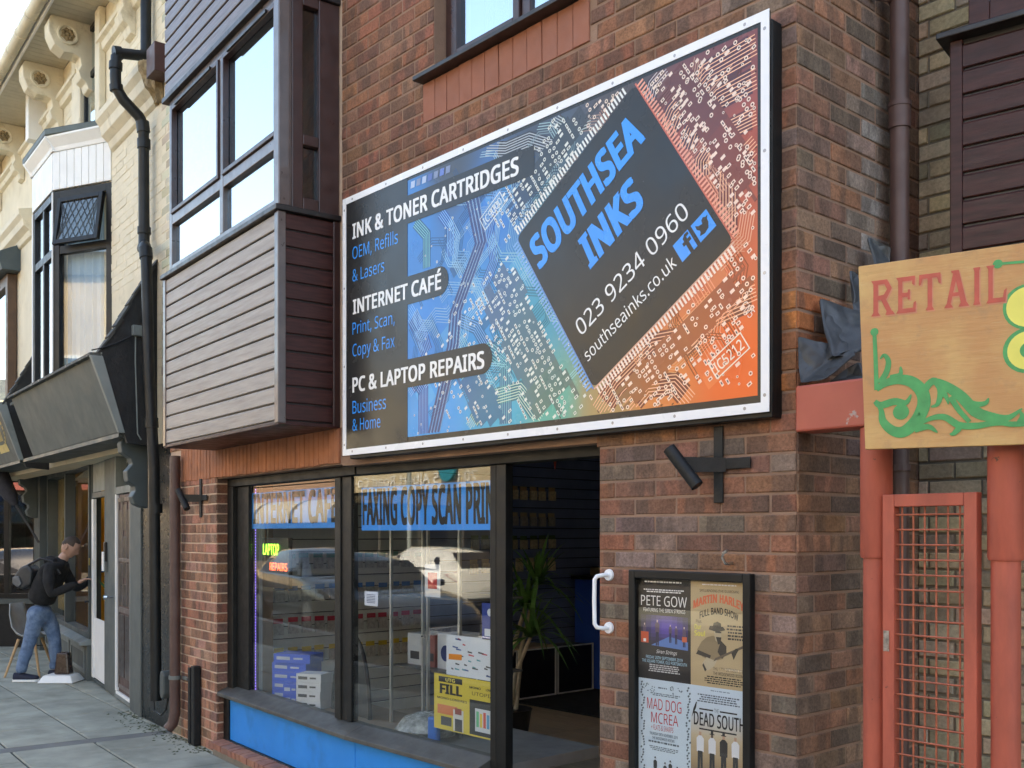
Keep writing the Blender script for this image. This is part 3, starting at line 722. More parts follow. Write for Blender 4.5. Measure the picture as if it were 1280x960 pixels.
# long bundles of parallel tracks on darker copper
def bundle(pl, n, sp, band, line, w=.0042):
    def off(pl, o):
        out = []
        for i, p in enumerate(pl):
            a, b = pl[max(0, i-1)], pl[min(len(pl)-1, i+1)]; dx, dz = b[0]-a[0], b[1]-a[1]; L = math.hypot(dx, dz) or 1
            out.append((p[0]-dz/L*o, p[1]+dx/L*o))
        return out
    fine = []
    for a, b in zip(pl, pl[1:]):
        for k in range(8): fine.append((a[0]+(b[0]-a[0])*k/8, a[1]+(b[1]-a[1])*k/8))
    fine.append(pl[-1]); ribbon(fine, (n+.6)*sp, band, -.08070)
    for k in range(n): ribbon(off(fine, (k-(n-1)/2)*sp), w, line, -.08085)
LB, DB = (.16,.42,.80), (.02,.08,.32); TL = (.16,.52,.55); OL, OB = (.92,.48,.30), (.19,.045,.025)
for pl, n, sp, bd, ln_ in (([(.64,.74),(.74,.62),(.80,.49)],7,.013,DB,LB), ([(.64,.30),(.71,.36),(.77,.30),(.77,.07)],6,.013,DB,LB), ([(.70,1.19),(.80,1.10),(.80,.93)],5,.012,(.02,.10,.22),TL), ([(.92,1.19),(1.0,1.1),(1.0,.95)],5,.012,DB,LB),
        ([(1.10,.30),(1.30,.44),(1.42,.36),(1.42,.07)],6,.013,(.02,.12,.28),TL), ([(1.36,1.19),(1.30,1.02),(1.34,.86),(1.26,.74)],5,.012,DB,LB), ([(1.15,.07),(1.28,.2),(1.52,.22),(1.66,.07)],6,.013,(.03,.17,.22),(.55,.75,.6)), ([(1.06,.62),(1.2,.56),(1.28,.46)],5,.012,(.02,.12,.28),LB),
        ([(2.03,.07),(2.13,.18),(2.33,.31),(2.50,.31),(2.62,.40),(2.83,.44)],8,.014,OB,OL), ([(2.2,.07),(2.3,.15),(2.44,.15),(2.52,.07)],6,.014,OB,OL), ([(2.60,.62),(2.70,.70),(2.70,.92),(2.83,1.0)],6,.014,(.16,.035,.03),OL), ([(2.83,1.10),(2.66,1.08),(2.58,1.0),(2.58,.94)],6,.013,(.13,.035,.04),OL),
        ([(2.83,1.36),(2.60,1.33),(2.44,1.23),(2.40,1.16)],7,.015,(.085,.03,.045),OL), ([(2.83,1.24),(2.66,1.22),(2.53,1.13),(2.50,1.07)],6,.015,(.085,.03,.045),OL), ([(2.40,1.42),(2.33,1.38),(2.31,1.32)],5,.013,(.05,.03,.04),(.6,.5,.5)), ([(1.28,1.41),(1.42,1.37),(1.58,1.37),(1.72,1.30),(1.80,1.22)],6,.012,(.03,.035,.045),(.45,.48,.5)), ([(1.75,1.41),(1.85,1.34),(1.98,1.34)],5,.012,(.03,.05,.05),(.45,.5,.5))):
    bundle(pl, n, sp, bd, ln_)
# dark ground under the pad rows along the chip
for p0, p1, q0, q1, c in ((-.80,-.52,-.42,.42,(.10,.085,.09)), (-.42,.40,.53,.66,(.03,.035,.04)), (.53,.68,-.4,.4,(.12,.035,.03)), (-.36,.42,-.66,-.53,(.20,.06,.035)), (-1.15,-.95,-.25,.2,(.02,.05,.16))):
    k = 11
    for i in range(k):
        for j in range(k):
            if min(i, j, k-1-i, k-1-j) == 0 and ra.random() < .55: continue
            a, b, cc, d = p0+(p1-p0)*i/k, p0+(p1-p0)*(i+1)/k, q0+(q1-q0)*j/k, q0+(q1-q0)*(j+1)/k
            bc_ = art_col(*rot2((a+b)/2, (cc+d)/2)); shape([rot2(a,cc), rot2(b,cc), rot2(b,d), rot2(a,d)], tuple(x_*.6+y_*.35 for x_, y_ in zip(c, bc_)), -.08095)
# the wide blue bus
for k in range(4):
    o = k*.026
    ribbon([(1.13+o, 1.2), (1.2+o*.9, .97), (1.0+o, .66), (.98+o, .5), (.82+o, .07)], .015, (.03,.06,.20), -.0809)
    ribbon([(1.143+o, 1.2), (1.213+o*.9, .97), (1.013+o, .66), (.993+o, .5), (.833+o, .07)], .003, (.35,.45,.6), -.08095)
# pad fields
for (p0, p1, q0, q1, dens) in ((-1.3,-.75,.0,.5,.35),(-.85,-.5,-.5,.45,.75),(-.5,.45,.5,.72,.8),(.5,.75,-.45,.45,.7),(-.4,.5,-.75,-.5,.7),(-1.5,-.8,-.6,0,.3),(.5,.9,-.4,.3,.5),(-.3,.3,-.95,-.7,.35),(-.8,-.45,-.9,-.4,.5)):
    p = p0
    while p < p1:
        q = q0; wv = ra.uniform(.016, .024); style = ra.random()
        while q < q1:
            if ra.random() < dens*.8:
                x, z = rot2(p, q)
                if okpt(x, z):
                    c = art_col(x, z); lc = lite(c, .8, (.85,.85,.76) if x < 1.95 else (1,.80,.66))
                    if style < .45:
                        rrect(p, q, wv, .014, lc, -.0811); 
                        if ra.random() < .5: rrect(p, q, wv*.5, .006, dark(c, .3), -.0812)
                    elif style < .75: ring(p, q, .0095, lc, dark(c, .3), -.0811)
                    else: rrect(p, q, .012, .026, lc, -.0811); rrect(p, q, .005, .012, (.05,.02,.03), -.0812)
            q += ra.choice((.024, .030, .036))
        p += ra.choice((.026, .032, .045))
# scattered vias
for _ in range(420):
    p, q = ra.uniform(-1.6, .9), ra.uniform(-1.0, .9); x, z = rot2(p, q)
    if okpt(x, z) and not (x < 1.7 and z > 1.25):
        c = art_col(x, z); ring(p, q, ra.uniform(.005, .008), lite(c, .75, (.8,.85,.8) if x < 1.95 else (1,.8,.65)), dark(c, .3), -.0813)
# chip legs
NP = 46
for k in range(NP):
    t = -1+2*(k+.5)/NP
    for side in range(4):
        if side == 0: p, q, w, h = t*CHW*.98, CHH+.024, .0095, .036       # upper left edge
        elif side == 1: p, q, w, h = CHW+.024, t*CHH*.98, .036, .0095     # upper right
        elif side == 2: p, q, w, h = t*CHW*.98, -CHH-.024, .0095, .036    # lower right
        else: p, q, w, h = -CHW-.024, t*CHH*.98, .036, .0095
        c = ((.80,.80,.76), (.85,.36,.25), (.92,.74,.64), (.20,.42,.75))[side]
        rrect(p, q, w, h, c, -.0815)
for side, c in ((1, (.62,.14,.09)), (2, (.75,.42,.3)), (3, (.12,.28,.6))):
    if side == 1: rrect(CHW+.004, 0, .008, 2*CHH, c, -.08145)
    elif side == 2: rrect(0, -CHH-.004, 2*CHW, .008, c, -.08145)
    else: rrect(-CHW-.004, 0, .008, 2*CHH, c, -.08145)
# component numbers
def boxed(s, x, z, w, h, c, ang=33.3):
    art.col = c
    letter(art, s, SX+x-w/2, SX+x+w/2, SZ+z-h/2, SZ+z+h/2, -.0817, ang, None, .01)
    ca, sa = math.cos(rad(ang)), math.sin(rad(ang)); W, H = w/2+.014, h/2+.016
    P = [(x+a*ca-b*sa, z+a*sa+b*ca) for a, b in ((-W,-H),(W,-H),(W,H),(-W,H),(-W,-H))]
    ribbon(P, .005, c, -.0817)
boxed("IC5212", 2.705, .225, .15, .044, (.95,.80,.66)); boxed("IC9000", 1.325, 1.10, .15, .04, (.70,.78,.82))
art.col = (.9,.7,.6); letter(art, "CN5", SX+2.76, SX+2.825, SZ+.37, SZ+.405, -.0817, -50)
# soft-blue bits in the top strip
for k in range(7):
    x = .66+k*.05; art.col = ra.choice(((.08,.14,.42), (.12,.2,.55), (.2,.25,.4), (.4,.5,.7))); art.add([P3(x, 1.375, -.0816), P3(x+.035, 1.375, -.0816), P3(x+.04, 1.41, -.0816), P3(x+.005, 1.41, -.0816)], [(0,1,2,3)])
M['print'] = mk("sign_print", (1,1,1), .22, .04, 3, spec=.4, vcol=True)
M['print_matt'] = mk("poster_print", (1,1,1), .4, .05, 3, spec=.4, coat=.25, vcol=True)
part("circuit_artwork", art, M['print'], sign)
# black fields: left column, banners, chip
m = MB()
def flat(mb_, pts, y): mb_.add([P3(*p, y) for p in pts], [list(range(len(pts)))])
def banner(mb_, x1, z0, z1, y=-.0822):
    r = (z1-z0)/2; pts = [(.6, z0)]+[(x1-r+r*math.cos(a), z0+r+r*math.sin(a)) for a in [math.pi*(-.5+k/10) for k in range(11)]]+[(.6, z1)]
    flat(mb_, pts, y)
flat(m, [(.036,.036), (.633,.036), (.633,1.439), (.036,1.439)], -.0820)
flat(m, [(.633,1.285), (.66,1.285), (.72,1.335), (1.62,1.335), (1.62,1.20), (1.2,1.195), (.9,1.20), (.633,1.205)], -.0820)
banner(m, 1.58, 1.195, 1.345); banner(m, .985, .765, .915); banner(m, 1.325, .325, .475)
c_ = .03; cw, chh = CHW, CHH
pts = []
for sx, sz in ((-1,-1),(1,-1),(1,1),(-1,1)):
    cx, cz = sx*(cw-c_), sz*(chh-c_); a0 = math.atan2(sz, sx)
    for k in (-2,-1,0,1,2): pts.append(rot2(cx+c_*math.cos(a0+k*math.pi/8), cz+c_*math.sin(a0+k*math.pi/8)))
flat(m, pts, -.0822)
part("black_field", m, M['sign_black'], sign)
wm = mk("sign_white", (.80,.80,.80), .25, .04, 3); bm = mk("sign_blue", (.015,.30,.88), .25, .04, 3)
def stext(s, x0, x1, z0, z1, mat, **kw):
    m = MB(); letter(m, s, SX+x0, SX+x1, SZ+z0, SZ+z1, -.0832, **kw); return part("lettering", m, mat, sign)
stext("INK & TONER CARTRIDGES", .101, 1.516, 1.226, 1.313, wm, bold=.032)
stext("INTERNET CAF\u00c9", .106, .926, .797, .880, wm, bold=.032)
stext("PC & LAPTOP REPAIRS", .101, 1.267, .352, .437, wm, bold=.032)
for s, x1, z0, z1 in (("OEM, Refills", .547, 1.111, 1.18), ("& Lasers", .419, .984, 1.052), ("Print, Scan,", .517, .683, .75), ("Copy & Fax", .517, .557, .627), ("Business", .435, .232, .304), ("& Home", .381, .134, .20)):
    stext(s, .102, x1, z0, z1, bm)
AN = 33.3
def ctext(s, p0, p1, q0, q1, mat, **kw):
    m = MB(); vs0 = len(m.v)
    letter(m, s, p0, p1, q0, q1, -.0832, **kw)
    m.v = [(SX+rot2(x, z)[0], y, SZ+rot2(x, z)[1]) for x, y, z in m.v]
    return part("lettering", m, mat, sign)
def pq(x, z): return inv2(x, z)
ctext("SOUTHSEA", -.405, .355, .215, .375, bm, bold=.05, shear=.12)
ctext("INKS", -.17, .215, -.01, .15, bm, bold=.05, shear=.12)
ctext("023 9234 0960", -.37, .345, -.215, -.137, wm, bold=-.004)
ctext("southseainks.co.uk", -.40, .19, -.335, -.278, wm, bold=-.002)
for k, kind in enumerate(("f", "bird")):
    p0 = .215+k*.108; m = MB(); r = .045
    cx, cz = p0+r, -.30
    m.add([(SX+rot2(cx+a, cz+b)[0], -.0831, SZ+rot2(cx+a, cz+b)[1]) for a, b in ((-r,-r),(r,-r),(r,r),(-r,r))], [(0,1,2,3)])
    ic = part("icon", m, bm, sign); m = MB()
    if kind == "f": P = [(.006,-.045),(.024,-.045),(.024,.0),(.038,.0),(.040,.016),(.024,.016),(.024,.026),(.040,.028),(.040,.040),(.022,.041),(.006,.030),(.006,.016),(-.006,.016),(-.006,.0),(.006,.0)]
    else: P = [(-.034,-.022),(-.01,-.03),(.014,-.024),(.026,-.004),(.028,.012),(.038,.022),(.026,.022),(.016,.030),(.004,.024),(.0,.010),(-.018,.016),(-.030,.028),(-.032,.010),(-.022,-.004),(-.024,-.012)]
    m.add([(SX+rot2(cx+a, cz+b)[0], -.0833, SZ+rot2(cx+a, cz+b)[1]) for a, b in P], [list(range(len(P)))])
    bpy_o = part("icon_mark", m, M['sign_black'], sign)

# ------------------------------------------------------------------ poster frame
pf = thing("poster_frame", "black framed case holding four gig posters on the brick pillar", "poster frame", FA, (-.48, 0, .62))
PX0, PX1, PZ0, PZ1 = -.787, -.175, .615, 1.497
m = hole_frame(PX0, PX1, PZ0, PZ1, -.045, -.009, .034); part("frame", m, M['black_paint'], pf, .004)
m = MB(); m.box(PX0+.034, PX1-.034, -.018, -.0095, PZ0+.034, PZ1-.034); part("backing", m, M['dark_trim'], pf)
m = MB(); m.box(PX0+.034, PX1-.034, -.0305, -.0285, PZ0+.034, PZ1-.034); part("glazing", m, glass("poster_glass", .025, (.97,.97,.97)), pf)
ym = -.475; zm = 1.045
def poster(lbl, x0, x1, z0, z1, fill, draw):
    m = MB(); m.col = fill if not isinstance(fill[0], tuple) else None
    if isinstance(fill[0], tuple):
        zs = [z0+(z1-z0)*k/(len(fill)-1) for k in range(len(fill))]
        for k in range(len(fill)-1):
            m.col = [fill[k], fill[k], fill[k+1], fill[k+1]]; m.add([(x0,-.019,zs[k]), (x1,-.019,zs[k]), (x1,-.019,zs[k+1]), (x0,-.019,zs[k+1])], [(0,1,2,3)])
    else: m.quad((x0,-.019,z0), (x1,-.019,z0), (x1,-.019,z1), (x0,-.019,z1))
    o = part("poster", m, M['print_matt'], pf); o["label"] = lbl
    k = MB(); W, H = x1-x0, z1-z0
    class D: pass
    d = D()
    def T(s, a, b, c, e, colr, **kw): k.col = colr; letter(k, s, x0+a*W, x0+b*W, z1-e*H, z1-c*H, -.0196, **kw)
    def Q(pts, colr, dy=0): k.col = colr; k.add([(x0+a*W, -.0193-dy, z1-b*H) for a, b in pts], [list(range(len(pts)))][::1])
    def Rr(a, b, c, e, colr, dy=0): Q([(a,e), (b,e), (b,c), (a,c)], colr, dy)
    def Lines(a, b, c, e, n, colr, seed=1):
        r = random.Random(seed)
        for i in range(n):
            zc = c+(e-c)*i/max(1, n); h = (e-c)/n*.55; ins = r.uniform(0, .12)*(b-a); xx = a+ins
            while xx < b-ins-.01:
                ww = r.uniform(.02, .07); Rr(xx, min(xx+ww, b-ins), zc, zc+h, colr); xx += ww+.012
    def Man(cx, top, h, shirt, trou, hat=None, skin=(.5,.3,.2)):
        w = h*.155
        Q([(cx-w*.30, top+h*.11), (cx+w*.30, top+h*.11), (cx+w*.33, top+h*.02), (cx-w*.33, top+h*.02)], skin, .0002)
        if hat: Rr(cx-w*.7, cx+w*.7, top+h*.015, top+h*.035, hat, .0003); Rr(cx-w*.35, cx+w*.35, top-h*.05, top+h*.02, hat, .0003)
        Q([(cx-w, top+h*.5), (cx+w, top+h*.5), (cx+w*1.05, top+h*.18), (cx+w*.4, top+h*.11), (cx-w*.4, top+h*.11), (cx-w*1.05, top+h*.18)], shirt, .0001)
        Q([(cx-w*.75, top+h), (cx-w*.12, top+h), (cx, top+h*.6), (cx+w*.12, top+h), (cx+w*.75, top+h), (cx+w*.7, top+h*.48), (cx-w*.7, top+h*.48)], trou, .0002)
    draw(T, Q, Rr, Lines, Man)
    base = BASE[pf.name]
    q = bpy.data.objects.new("print", k.mesh("print", M['print_matt'], base)); col.objects.link(q); q.parent = o
wt = (.8,.8,.8); bk = (.012,.012,.012)
def d1(T, Q, R, L, Man):
    L(.1, .85, .02, .045, 1, wt, 3); L(.08, .9, .10, .14, 2, wt, 4)
    T("PETE GOW", .05, .93, .165, .265, wt, bold=-.012); T("FEATURING THE SIREN STRINGS", .1, .9, .29, .325, wt)
    for i in range(9):
        for j in range(8):
            a, b = .05+.1*i, .36+.036*j; e = math.exp(-((a-.5)/.32)**2-((b-.45)/.12)**2); R(a, a+.1, b, b+.036, (.012+.10*e, .012+.06*e, .014+.42*e))
    Q([(.25,.66), (.95,.68), (.95,.6), (.6,.56)], (.09,.20,.5), .0001)
    for cx, tp, h in ((.12,.44,.2), (.37,.40,.26), (.62,.44,.18), (.73,.45,.18), (.88,.45,.2)): Man(cx, tp, h, (.10,.07,.12), (.02,.02,.05), None, (.6,.45,.45))
    R(.05, .2, .53, .64, (.62,.09,.03), .0004); R(.84, .93, .55, .6, (.6,.12,.05), .0004); R(.1, .15, .6, .63, (.8,.8,.8), .0005)
    T("Siren Strings", .35, .75, .70, .735, wt, shear=.3); T("FRIDAY 20TH SEPTEMBER 2019", .15, .85, .765, .795, (.35,.6,.75), bold=.01); T("THE SQUARE TOWER, OLD PORTSMOUTH", .07, .93, .805, .835, (.35,.6,.75), bold=.01)
    L(.15, .85, .85, .93, 4, (.55,.55,.55), 6)
def d2(T, Q, R, L, Man):
    L(.12, .95, .025, .045, 1, wt, 2); T("SPELLBINDING (THE GUARDIAN)", .17, .88, .075, .10, bk)
    T("MARTIN HARLEY", .05, .97, .19, .27, (.72,.16,.07), bold=.05, arc=.03); T("FULL BAND SHOW", .17, .87, .295, .36, bk, bold=.03, arc=.022)
    T("Plus", .1, .2, .37, .4, bk); T("Our", .07, .2, .415, .46, (.75,.68,.12), bold=.03); T("Soul", .07, .27, .475, .525, (.75,.68,.12), bold=.03)
    br = (.03,.025,.02); sk = (.27,.20,.11)
    Q([(.12,.66), (.2,.58), (.3,.53), (.42,.51), (.55,.55), (.63,.62), (.6,.72), (.4,.76), (.22,.72)], sk, .0001)
    Q([(.36,.42), (.6,.42), (.64,.45), (.5,.475), (.34,.455)], br, .0003); Q([(.41,.43), (.43,.39), (.5,.375), (.56,.39), (.57,.43)], br, .0003)
    Q([(.43,.455), (.57,.455), (.57,.53), (.52,.58), (.46,.55)], (.52,.42,.27), .0002); Q([(.47,.52), (.57,.52), (.555,.58), (.51,.59)], br, .0003); R(.46, .57, .468, .482, br, .0004)
    Q([(.56,.55), (.66,.6), (.66,.68), (.58,.72), (.5,.66)], br, .0002); Q([(.1,.70), (.14,.66), (.38,.70), (.36,.73)], br, .0003)
    Q([(.22,.78), (.3,.72), (.42,.74), (.5,.73), (.44,.80), (.34,.84), (.24,.85)], (.5,.42,.28), .0004); Q([(.22,.80), (.24,.78), (.30,.84), (.27,.86)], br, .0005)
    Q([(.42,.755), (.46,.72), (.97,.575), (.97,.60)], (.12,.09,.06), .0005); Q([(.75,.66), (.83,.61), (.88,.62), (.84,.66), (.79,.72)], br, .0006)
    L(.66, .97, .40, .55, 5, br, 9)
    T("THU 17TH OCTOBER 2019", .42, .98, .805, .835, bk); T("THE WEDGEWOOD ROOMS", .42, .98, .85, .88, bk, bold=.01); L(.25, .97, .895, .975, 4, bk, 5)
def d3(T, Q, R, L, Man):
    rd = (.50,.03,.04); gr = (.10,.13,.16); r = random.Random(4)
    for side in (.03, .90):
        for i in range(34):
            a, b = side+r.uniform(0, .07), .04+.94*i/34; Q([(a,b), (a+.03,b-.012), (a+.04,b+.004), (a+.012,b+.018)], gr)
    for a in (.08, .6):
        for i in range(18): x_, y_ = a+r.uniform(0, .22), .05+r.uniform(0, .08); Q([(x_,y_), (x_+.025,y_-.008), (x_+.03,y_+.006)], gr)
    L(.36, .58, .075, .10, 1, gr, 2); L(.22, .82, .14, .175, 2, gr, 3)
    T("MAD DOG", .17, .83, .20, .315, rd); T("MCREA", .25, .77, .345, .455, rd); T("+ FLATS & SHARPS", .25, .68, .475, .53, (.55,.08,.08), shear=.2)
    T("THURSDAY 28TH NOVEMBER 2019", .22, .76, .555, .585, gr, bold=.01); T("THE WEDGEWOOD ROOMS", .27, .7, .60, .63, gr, bold=.01); L(.18, .8, .645, .68, 1, gr, 3); L(.2, .8, .7, .75, 3, gr, 8)
    for cx, tp in ((.33,.82), (.52,.86), (.62,.83), (.75,.88)): Man(cx, tp, .22, (.03,.03,.03), (.02,.02,.02), (.02,.02,.02), (.5,.55,.6))
def d4(T, Q, R, L, Man):
    L(.32, .78, .03, .045, 1, (.15,.2,.25), 2); L(.1, .92, .08, .17, 4, (.08,.1,.13), 7)
    Q([(.02,.33), (.05,.24), (.10,.17), (.12,.165), (.10,.23), (.06,.28)], bk); R(.16, .42, .225, .24, bk); R(.54, .85, .225, .24, bk); T("THE", .44, .52, .21, .25, bk)
    T("DEAD SOUTH", .06, .98, .265, .40, bk, bold=.02); R(.16, .84, .425, .44, bk)
    Man(.18, .455, .42, (.72,.74,.76), (.02,.02,.02), None); Man(.40, .46, .42, (.7,.72,.74), (.02,.02,.02), (.02,.02,.02), (.12,.08,.06))
    Man(.61, .455, .44, (.03,.03,.03), (.02,.02,.02), (.02,.02,.02)); Man(.82, .455, .42, (.72,.74,.76), (.02,.02,.02), None)
    R(.0, 1, .865, 1, bk, .0006); T("Served Cold", .18, .78, .89, .95, wt, shear=.35, bold=.02)
poster("black concert poster with white heading, upper of the left column", PX0+.036, ym, zm, PZ1-.036, (.014,.014,.015), d1)
poster("tan concert poster with orange arched heading and a guitar player", ym, PX1-.036, zm, PZ1-.036, (.50,.38,.21), d2)
poster("pale blue concert poster with red heading and scroll border", PX0+.036, ym, PZ0+.036, zm, (.56,.68,.76), d3)
poster("pale concert poster with black heading and four standing men", ym, PX1-.036, PZ0+.036, zm, ((.02,.02,.02), (.40,.28,.14), (.56,.46,.30), (.58,.68,.76), (.58,.70,.80)), d4)
m = MB(); m.tube([(-.285,-.004,1.535), (-.285,-.03,1.532), (-.29,-.04,1.535), (-.30,-.045,1.555), (-.295,-.047,1.575), (-.275,-.048,1.583)], .006, 8)
solo("wall_hook", m, mk("hook_steel", (.5,.5,.5), .3, metal=1), "small steel cup hook in the brick above the poster frame", "hook", FA, (-.285,0,1.53), smooth=True)

# ------------------------------------------------------------------ pull handle, flag-pole brackets
gh = thing("grab_handle", "white tubular grab handle fixed to the brick beside the shop doorway", "handle", FA, (-.93,0,1.24))
m = MB(); m.tube([(-.93,-.012,1.47), (-.93,-.05,1.47), (-.945,-.07,1.465), (-.955,-.073,1.45), (-.957,-.073,1.36), (-.955,-.073,1.26), (-.945,-.07,1.245), (-.93,-.05,1.24), (-.93,-.012,1.24)], .0095, 10); part("bar", m, M['white_gloss'], gh, smooth=True)
for z in (1.24, 1.47):
    m = MB(); m.tube([(-.93,-.006,z), (-.93,-.016,z)], [.026,.024], 16); r_ = part("rose", m, M['white_gloss'], gh, smooth=True)
def flag_bracket(label, fr, u, z):
    t = thing("flagpole_bracket", label, "bracket", fr, (u,0,z), "flagpole brackets on the pillars")
    m = MB(); m.box(u-.022, u+.022, -.014, -.007, z-.15, z+.15); part("wall_plate", m, M['steel_black'], t, .002)
    m = MB(); m.box(u-.13, u+.155, -.021, -.0145, z-.02, z+.022); part("cross_plate", m, M['steel_black'], t, .002)
    m = MB(); m.add([(u-.09,-.11,z-.03), (u-.09,-.11,z+.03), (u+.03,-.0215,z+.025), (u+.03,-.0215,z-.03), (u-.08,-.115,z-.03), (u-.08,-.115,z+.03), (u+.042,-.0215,z+.025), (u+.042,-.0215,z-.03)], [(0,1,2,3),(7,6,5,4),(0,4,5,1),(3,2,6,7),(1,5,6,2),(0,3,7,4)]); part("arm", m, M['steel_black'], t)
    m = MB(); a, b = Vector((u-.145,-.135,z+.065)), Vector((u-.03,-.105,z-.085))
    m.tube([a, b], .026, 16, False); m.tube([b, a+(b-a)*.02], .022, 16, False); m.mi = 0
    m.tube([a+(b-a)*.9, b], .022, 16)
    part("socket_tube", m, M['steel_black'], t, smooth=True)
flag_bracket("black steel flagpole socket on a cross plate above the poster frame", FA, -.345, 1.92)
flag_bracket("black steel flagpole socket on the brick pier beside the brown downpipe", FB, -2.36, 1.925)

# ------------------------------------------------------------------ pipes at the left pier
p = thing("brown_downpipe", "brown rainwater downpipe on the brick pier below the clad bay", "downpipe", FB, (-2.78,-.07,0))
m = MB(); m.tube([(-2.78,-.07,2.275), (-2.78,-.07,.2), (-2.79,-.085,.12), (-2.805,-.12,.075)], .043, 14); part("pipe", m, M['pipe_brown'], p, smooth=True)
m = MB(); m.tube([(-2.78,-.07,.475), (-2.78,-.07,.505)], .05, 14); m.box(-2.73,-2.62,-.03,-.008,.478,.502); part("clip", m, M['grey_light'], p)
p = thing("conduit_stubs", "pair of short dark conduits standing against the brick pier", "conduit", FB, (-2.42,-.03,0))
for a, w, h in ((-2.50, .055, .60), (-2.425, .075, .62)):
    m = MB(); m.box(a, a+w-.006, -.065, -.009, 0.004, h); part("conduit", m, M['steel_black'], p, .006)
m = MB(); m.prism([(-3.05,.33), (-3.05,.48), (-3.03,.52), (-2.97,.52), (-2.95,.48), (-2.95,.33), (-2.98,.29), (-3.02,.29)], 'y', -.11, -.008)
mb_ = solo("meter_box", m, M['grey_dark'], "small rounded grey meter cover low on the wall behind the brown downpipe", "meter box", FB, (-3.0,0,.29), bevel=.012)
m = MB(); m.tube([(-2.98,-.06,.30), (-3.0,-.07,.2), (-3.1,-.08,.14), (-3.25,-.09,.16), (-3.3,-.08,.28)], .008, 6)
solo("loose_cable", m, M['pipe_black'], "thin black cable looping below the grey meter cover", "cable", FB, (-3.1,-.07,.14), smooth=True)

# ------------------------------------------------------------------ right-hand neighbour: yellow stock brick, clad bay, gate, retail board
nb = building("yellow_brick_building", "yellow stock brick building with a brown clad bay behind the red gate", "building", (1.5,.92,0))
FY = frame(0, .92, 0)
m = MB(); m.box(.005, 4.5, .002, .3, -.05, 7.0); m.box(.005, 4.5, .3, 7, 6.9, 7.1); m.box(4.3, 4.5, .3, 7, -.05, 6.9); wy = bpart("wall", m, M['mortar_grey'], nb, FY)
by = Brickwork(nb, M['pbrick'], M['pbrick_mass'], .008)
by.lay(wy, 0, 6.0, lambda z: [(.006, 1.6)], lambda u, z: jit(rc.choice([(.52,.42,.28), (.46,.37,.25), (.56,.46,.31), (.38,.31,.22)]), .2, rc), .05)
by.finish(240)
FQ = sub(FA, .289, .6, 10.3)
m = MB(); m.box(.02, 1.9, .02, .45, 2.2, 3.55); b2 = bpart("clad_bay", m, M['dark_trim'], nb, FQ)
bm2 = board_mesh(1.85, .1, M['brown_upvc'])
for k in range(13): link_child("board", bm2, b2, (.046, .019, 2.23+k*.1))
m = MB(); m.box(0, .045, .0, .05, 2.2, 3.545); child("corner_post", m, M['brown_upvc'], b2, .004)
m = MB(); m.prism([(-.045,3.548), (-.045,3.57), (.02,3.60), (.3,3.60), (.3,3.548)], 'x', -.04, 1.95); child("sill", m, M['dark_trim'], b2, .004)
m = hole_frame(.06, 1.3, 3.602, 4.9, .03, .09, .075); child("window_frame", m, M['brown_upvc'], b2, .004)
m = MB(); m.box(.135, 1.225, .05, .056, 3.677, 4.825); child("pane", m, M['glass_up'], b2)
m = MB(); m.box(.06, 1.3, .2, .21, 3.6, 4.9); child("room_back", m, M['dark_room'], b2)

p = thing("brown_downpipe", "tall brown rainwater pipe in the corner above the retail board", "downpipe", FA, (.085,.6,0))
m = MB(); m.tube([(.085,.6,.05), (.085,.6,3.30)], .037, 16); m.tube([(.085,.6,3.30), (.085,.6,7.0)], .037, 16); part("pipe", m, M['pipe_brown'], p, smooth=True)
m = MB(); m.tube([(.085,.6,3.27), (.085,.6,3.36)], .043, 16); m.tube([(.085,.6,3.355), (.085,.6,3.375)], .046, 16); part("collar", m, M['pipe_brown'], p, smooth=True)
for z in (3.78, 1.9): m = MB(); m.tube([(.085,.6,z), (.085,.6,z+.025)], .043, 16); m.tube([(.06,.6,z+.012), (.02,.52,z+.012), (.004,.50,z+.012)], .008, 6); part("bracket", m, M['pipe_brown'], p)

m = MB(); m.box(.012, 1.9, -.03, .09, 2.02, 2.188)
solo("red_beam", m, mk("beam_paint", (.43,.095,.06), .45, .1, 5, .1, 30, dirt=(.36,.35,.33), dirtscale=9, dlo=.69, dhi=.71), "salmon red painted beam running from the brick corner behind the retail board", "beam", FA, (.9,.03,2.02), bevel=.008)
for u, lb in ((.298, "salmon red round post at the hinge-free left edge of the mesh gate"), (.737, "salmon red round post on the right edge of the mesh gate")):
    p = thing("red_post", lb.replace("hinge-free ", ""), "post", FA, (u,.03,0), "red posts of the gateway")
    m = MB(); m.tube([(u,.03,0.0), (u,.03,1.58)], .044, 24); part("post", m, M['red_paint'], p, smooth=True)
    m = MB(); m.tube([(u,.03,1.565), (u,.03,1.575), (u,.03,2.018)], [.050,.054,.054], 24); part("sleeve", m, M['red_paint'], p, smooth=True)
gate = thing("mesh_gate", "tall red steel gate with square wire mesh between two red posts", "gate", FA, (.505,.0,.03))
m = hole_frame(.347, .667, .03, 1.782, -.02, .02, .042); part("frame", m, M['red_paint'], gate, .003)
m = MB()
for k in range(6): x_ = .389+.0393*(k+.5); m.tube([(x_,0,.072), (x_,0,1.74)], .0034, 6)
for k in range(33): z_ = .072+.0505*(k+.5); m.tube([(.389,-.005,z_), (.625,-.005,z_)], .0034, 6)
part("wire_mesh", m, mk("rusty_red_wire", (.40,.105,.05), .5, .3, 30), gate)
m = MB(); m.box(.352, .372, -.0225, -.0205, 1.25, 1.32); part("lock_plate", m, mk("worn_metal", (.32,.30,.28), .4, .5, 60, metal=.6, dirt=(.2,.06,.03), dirtscale=50), gate)

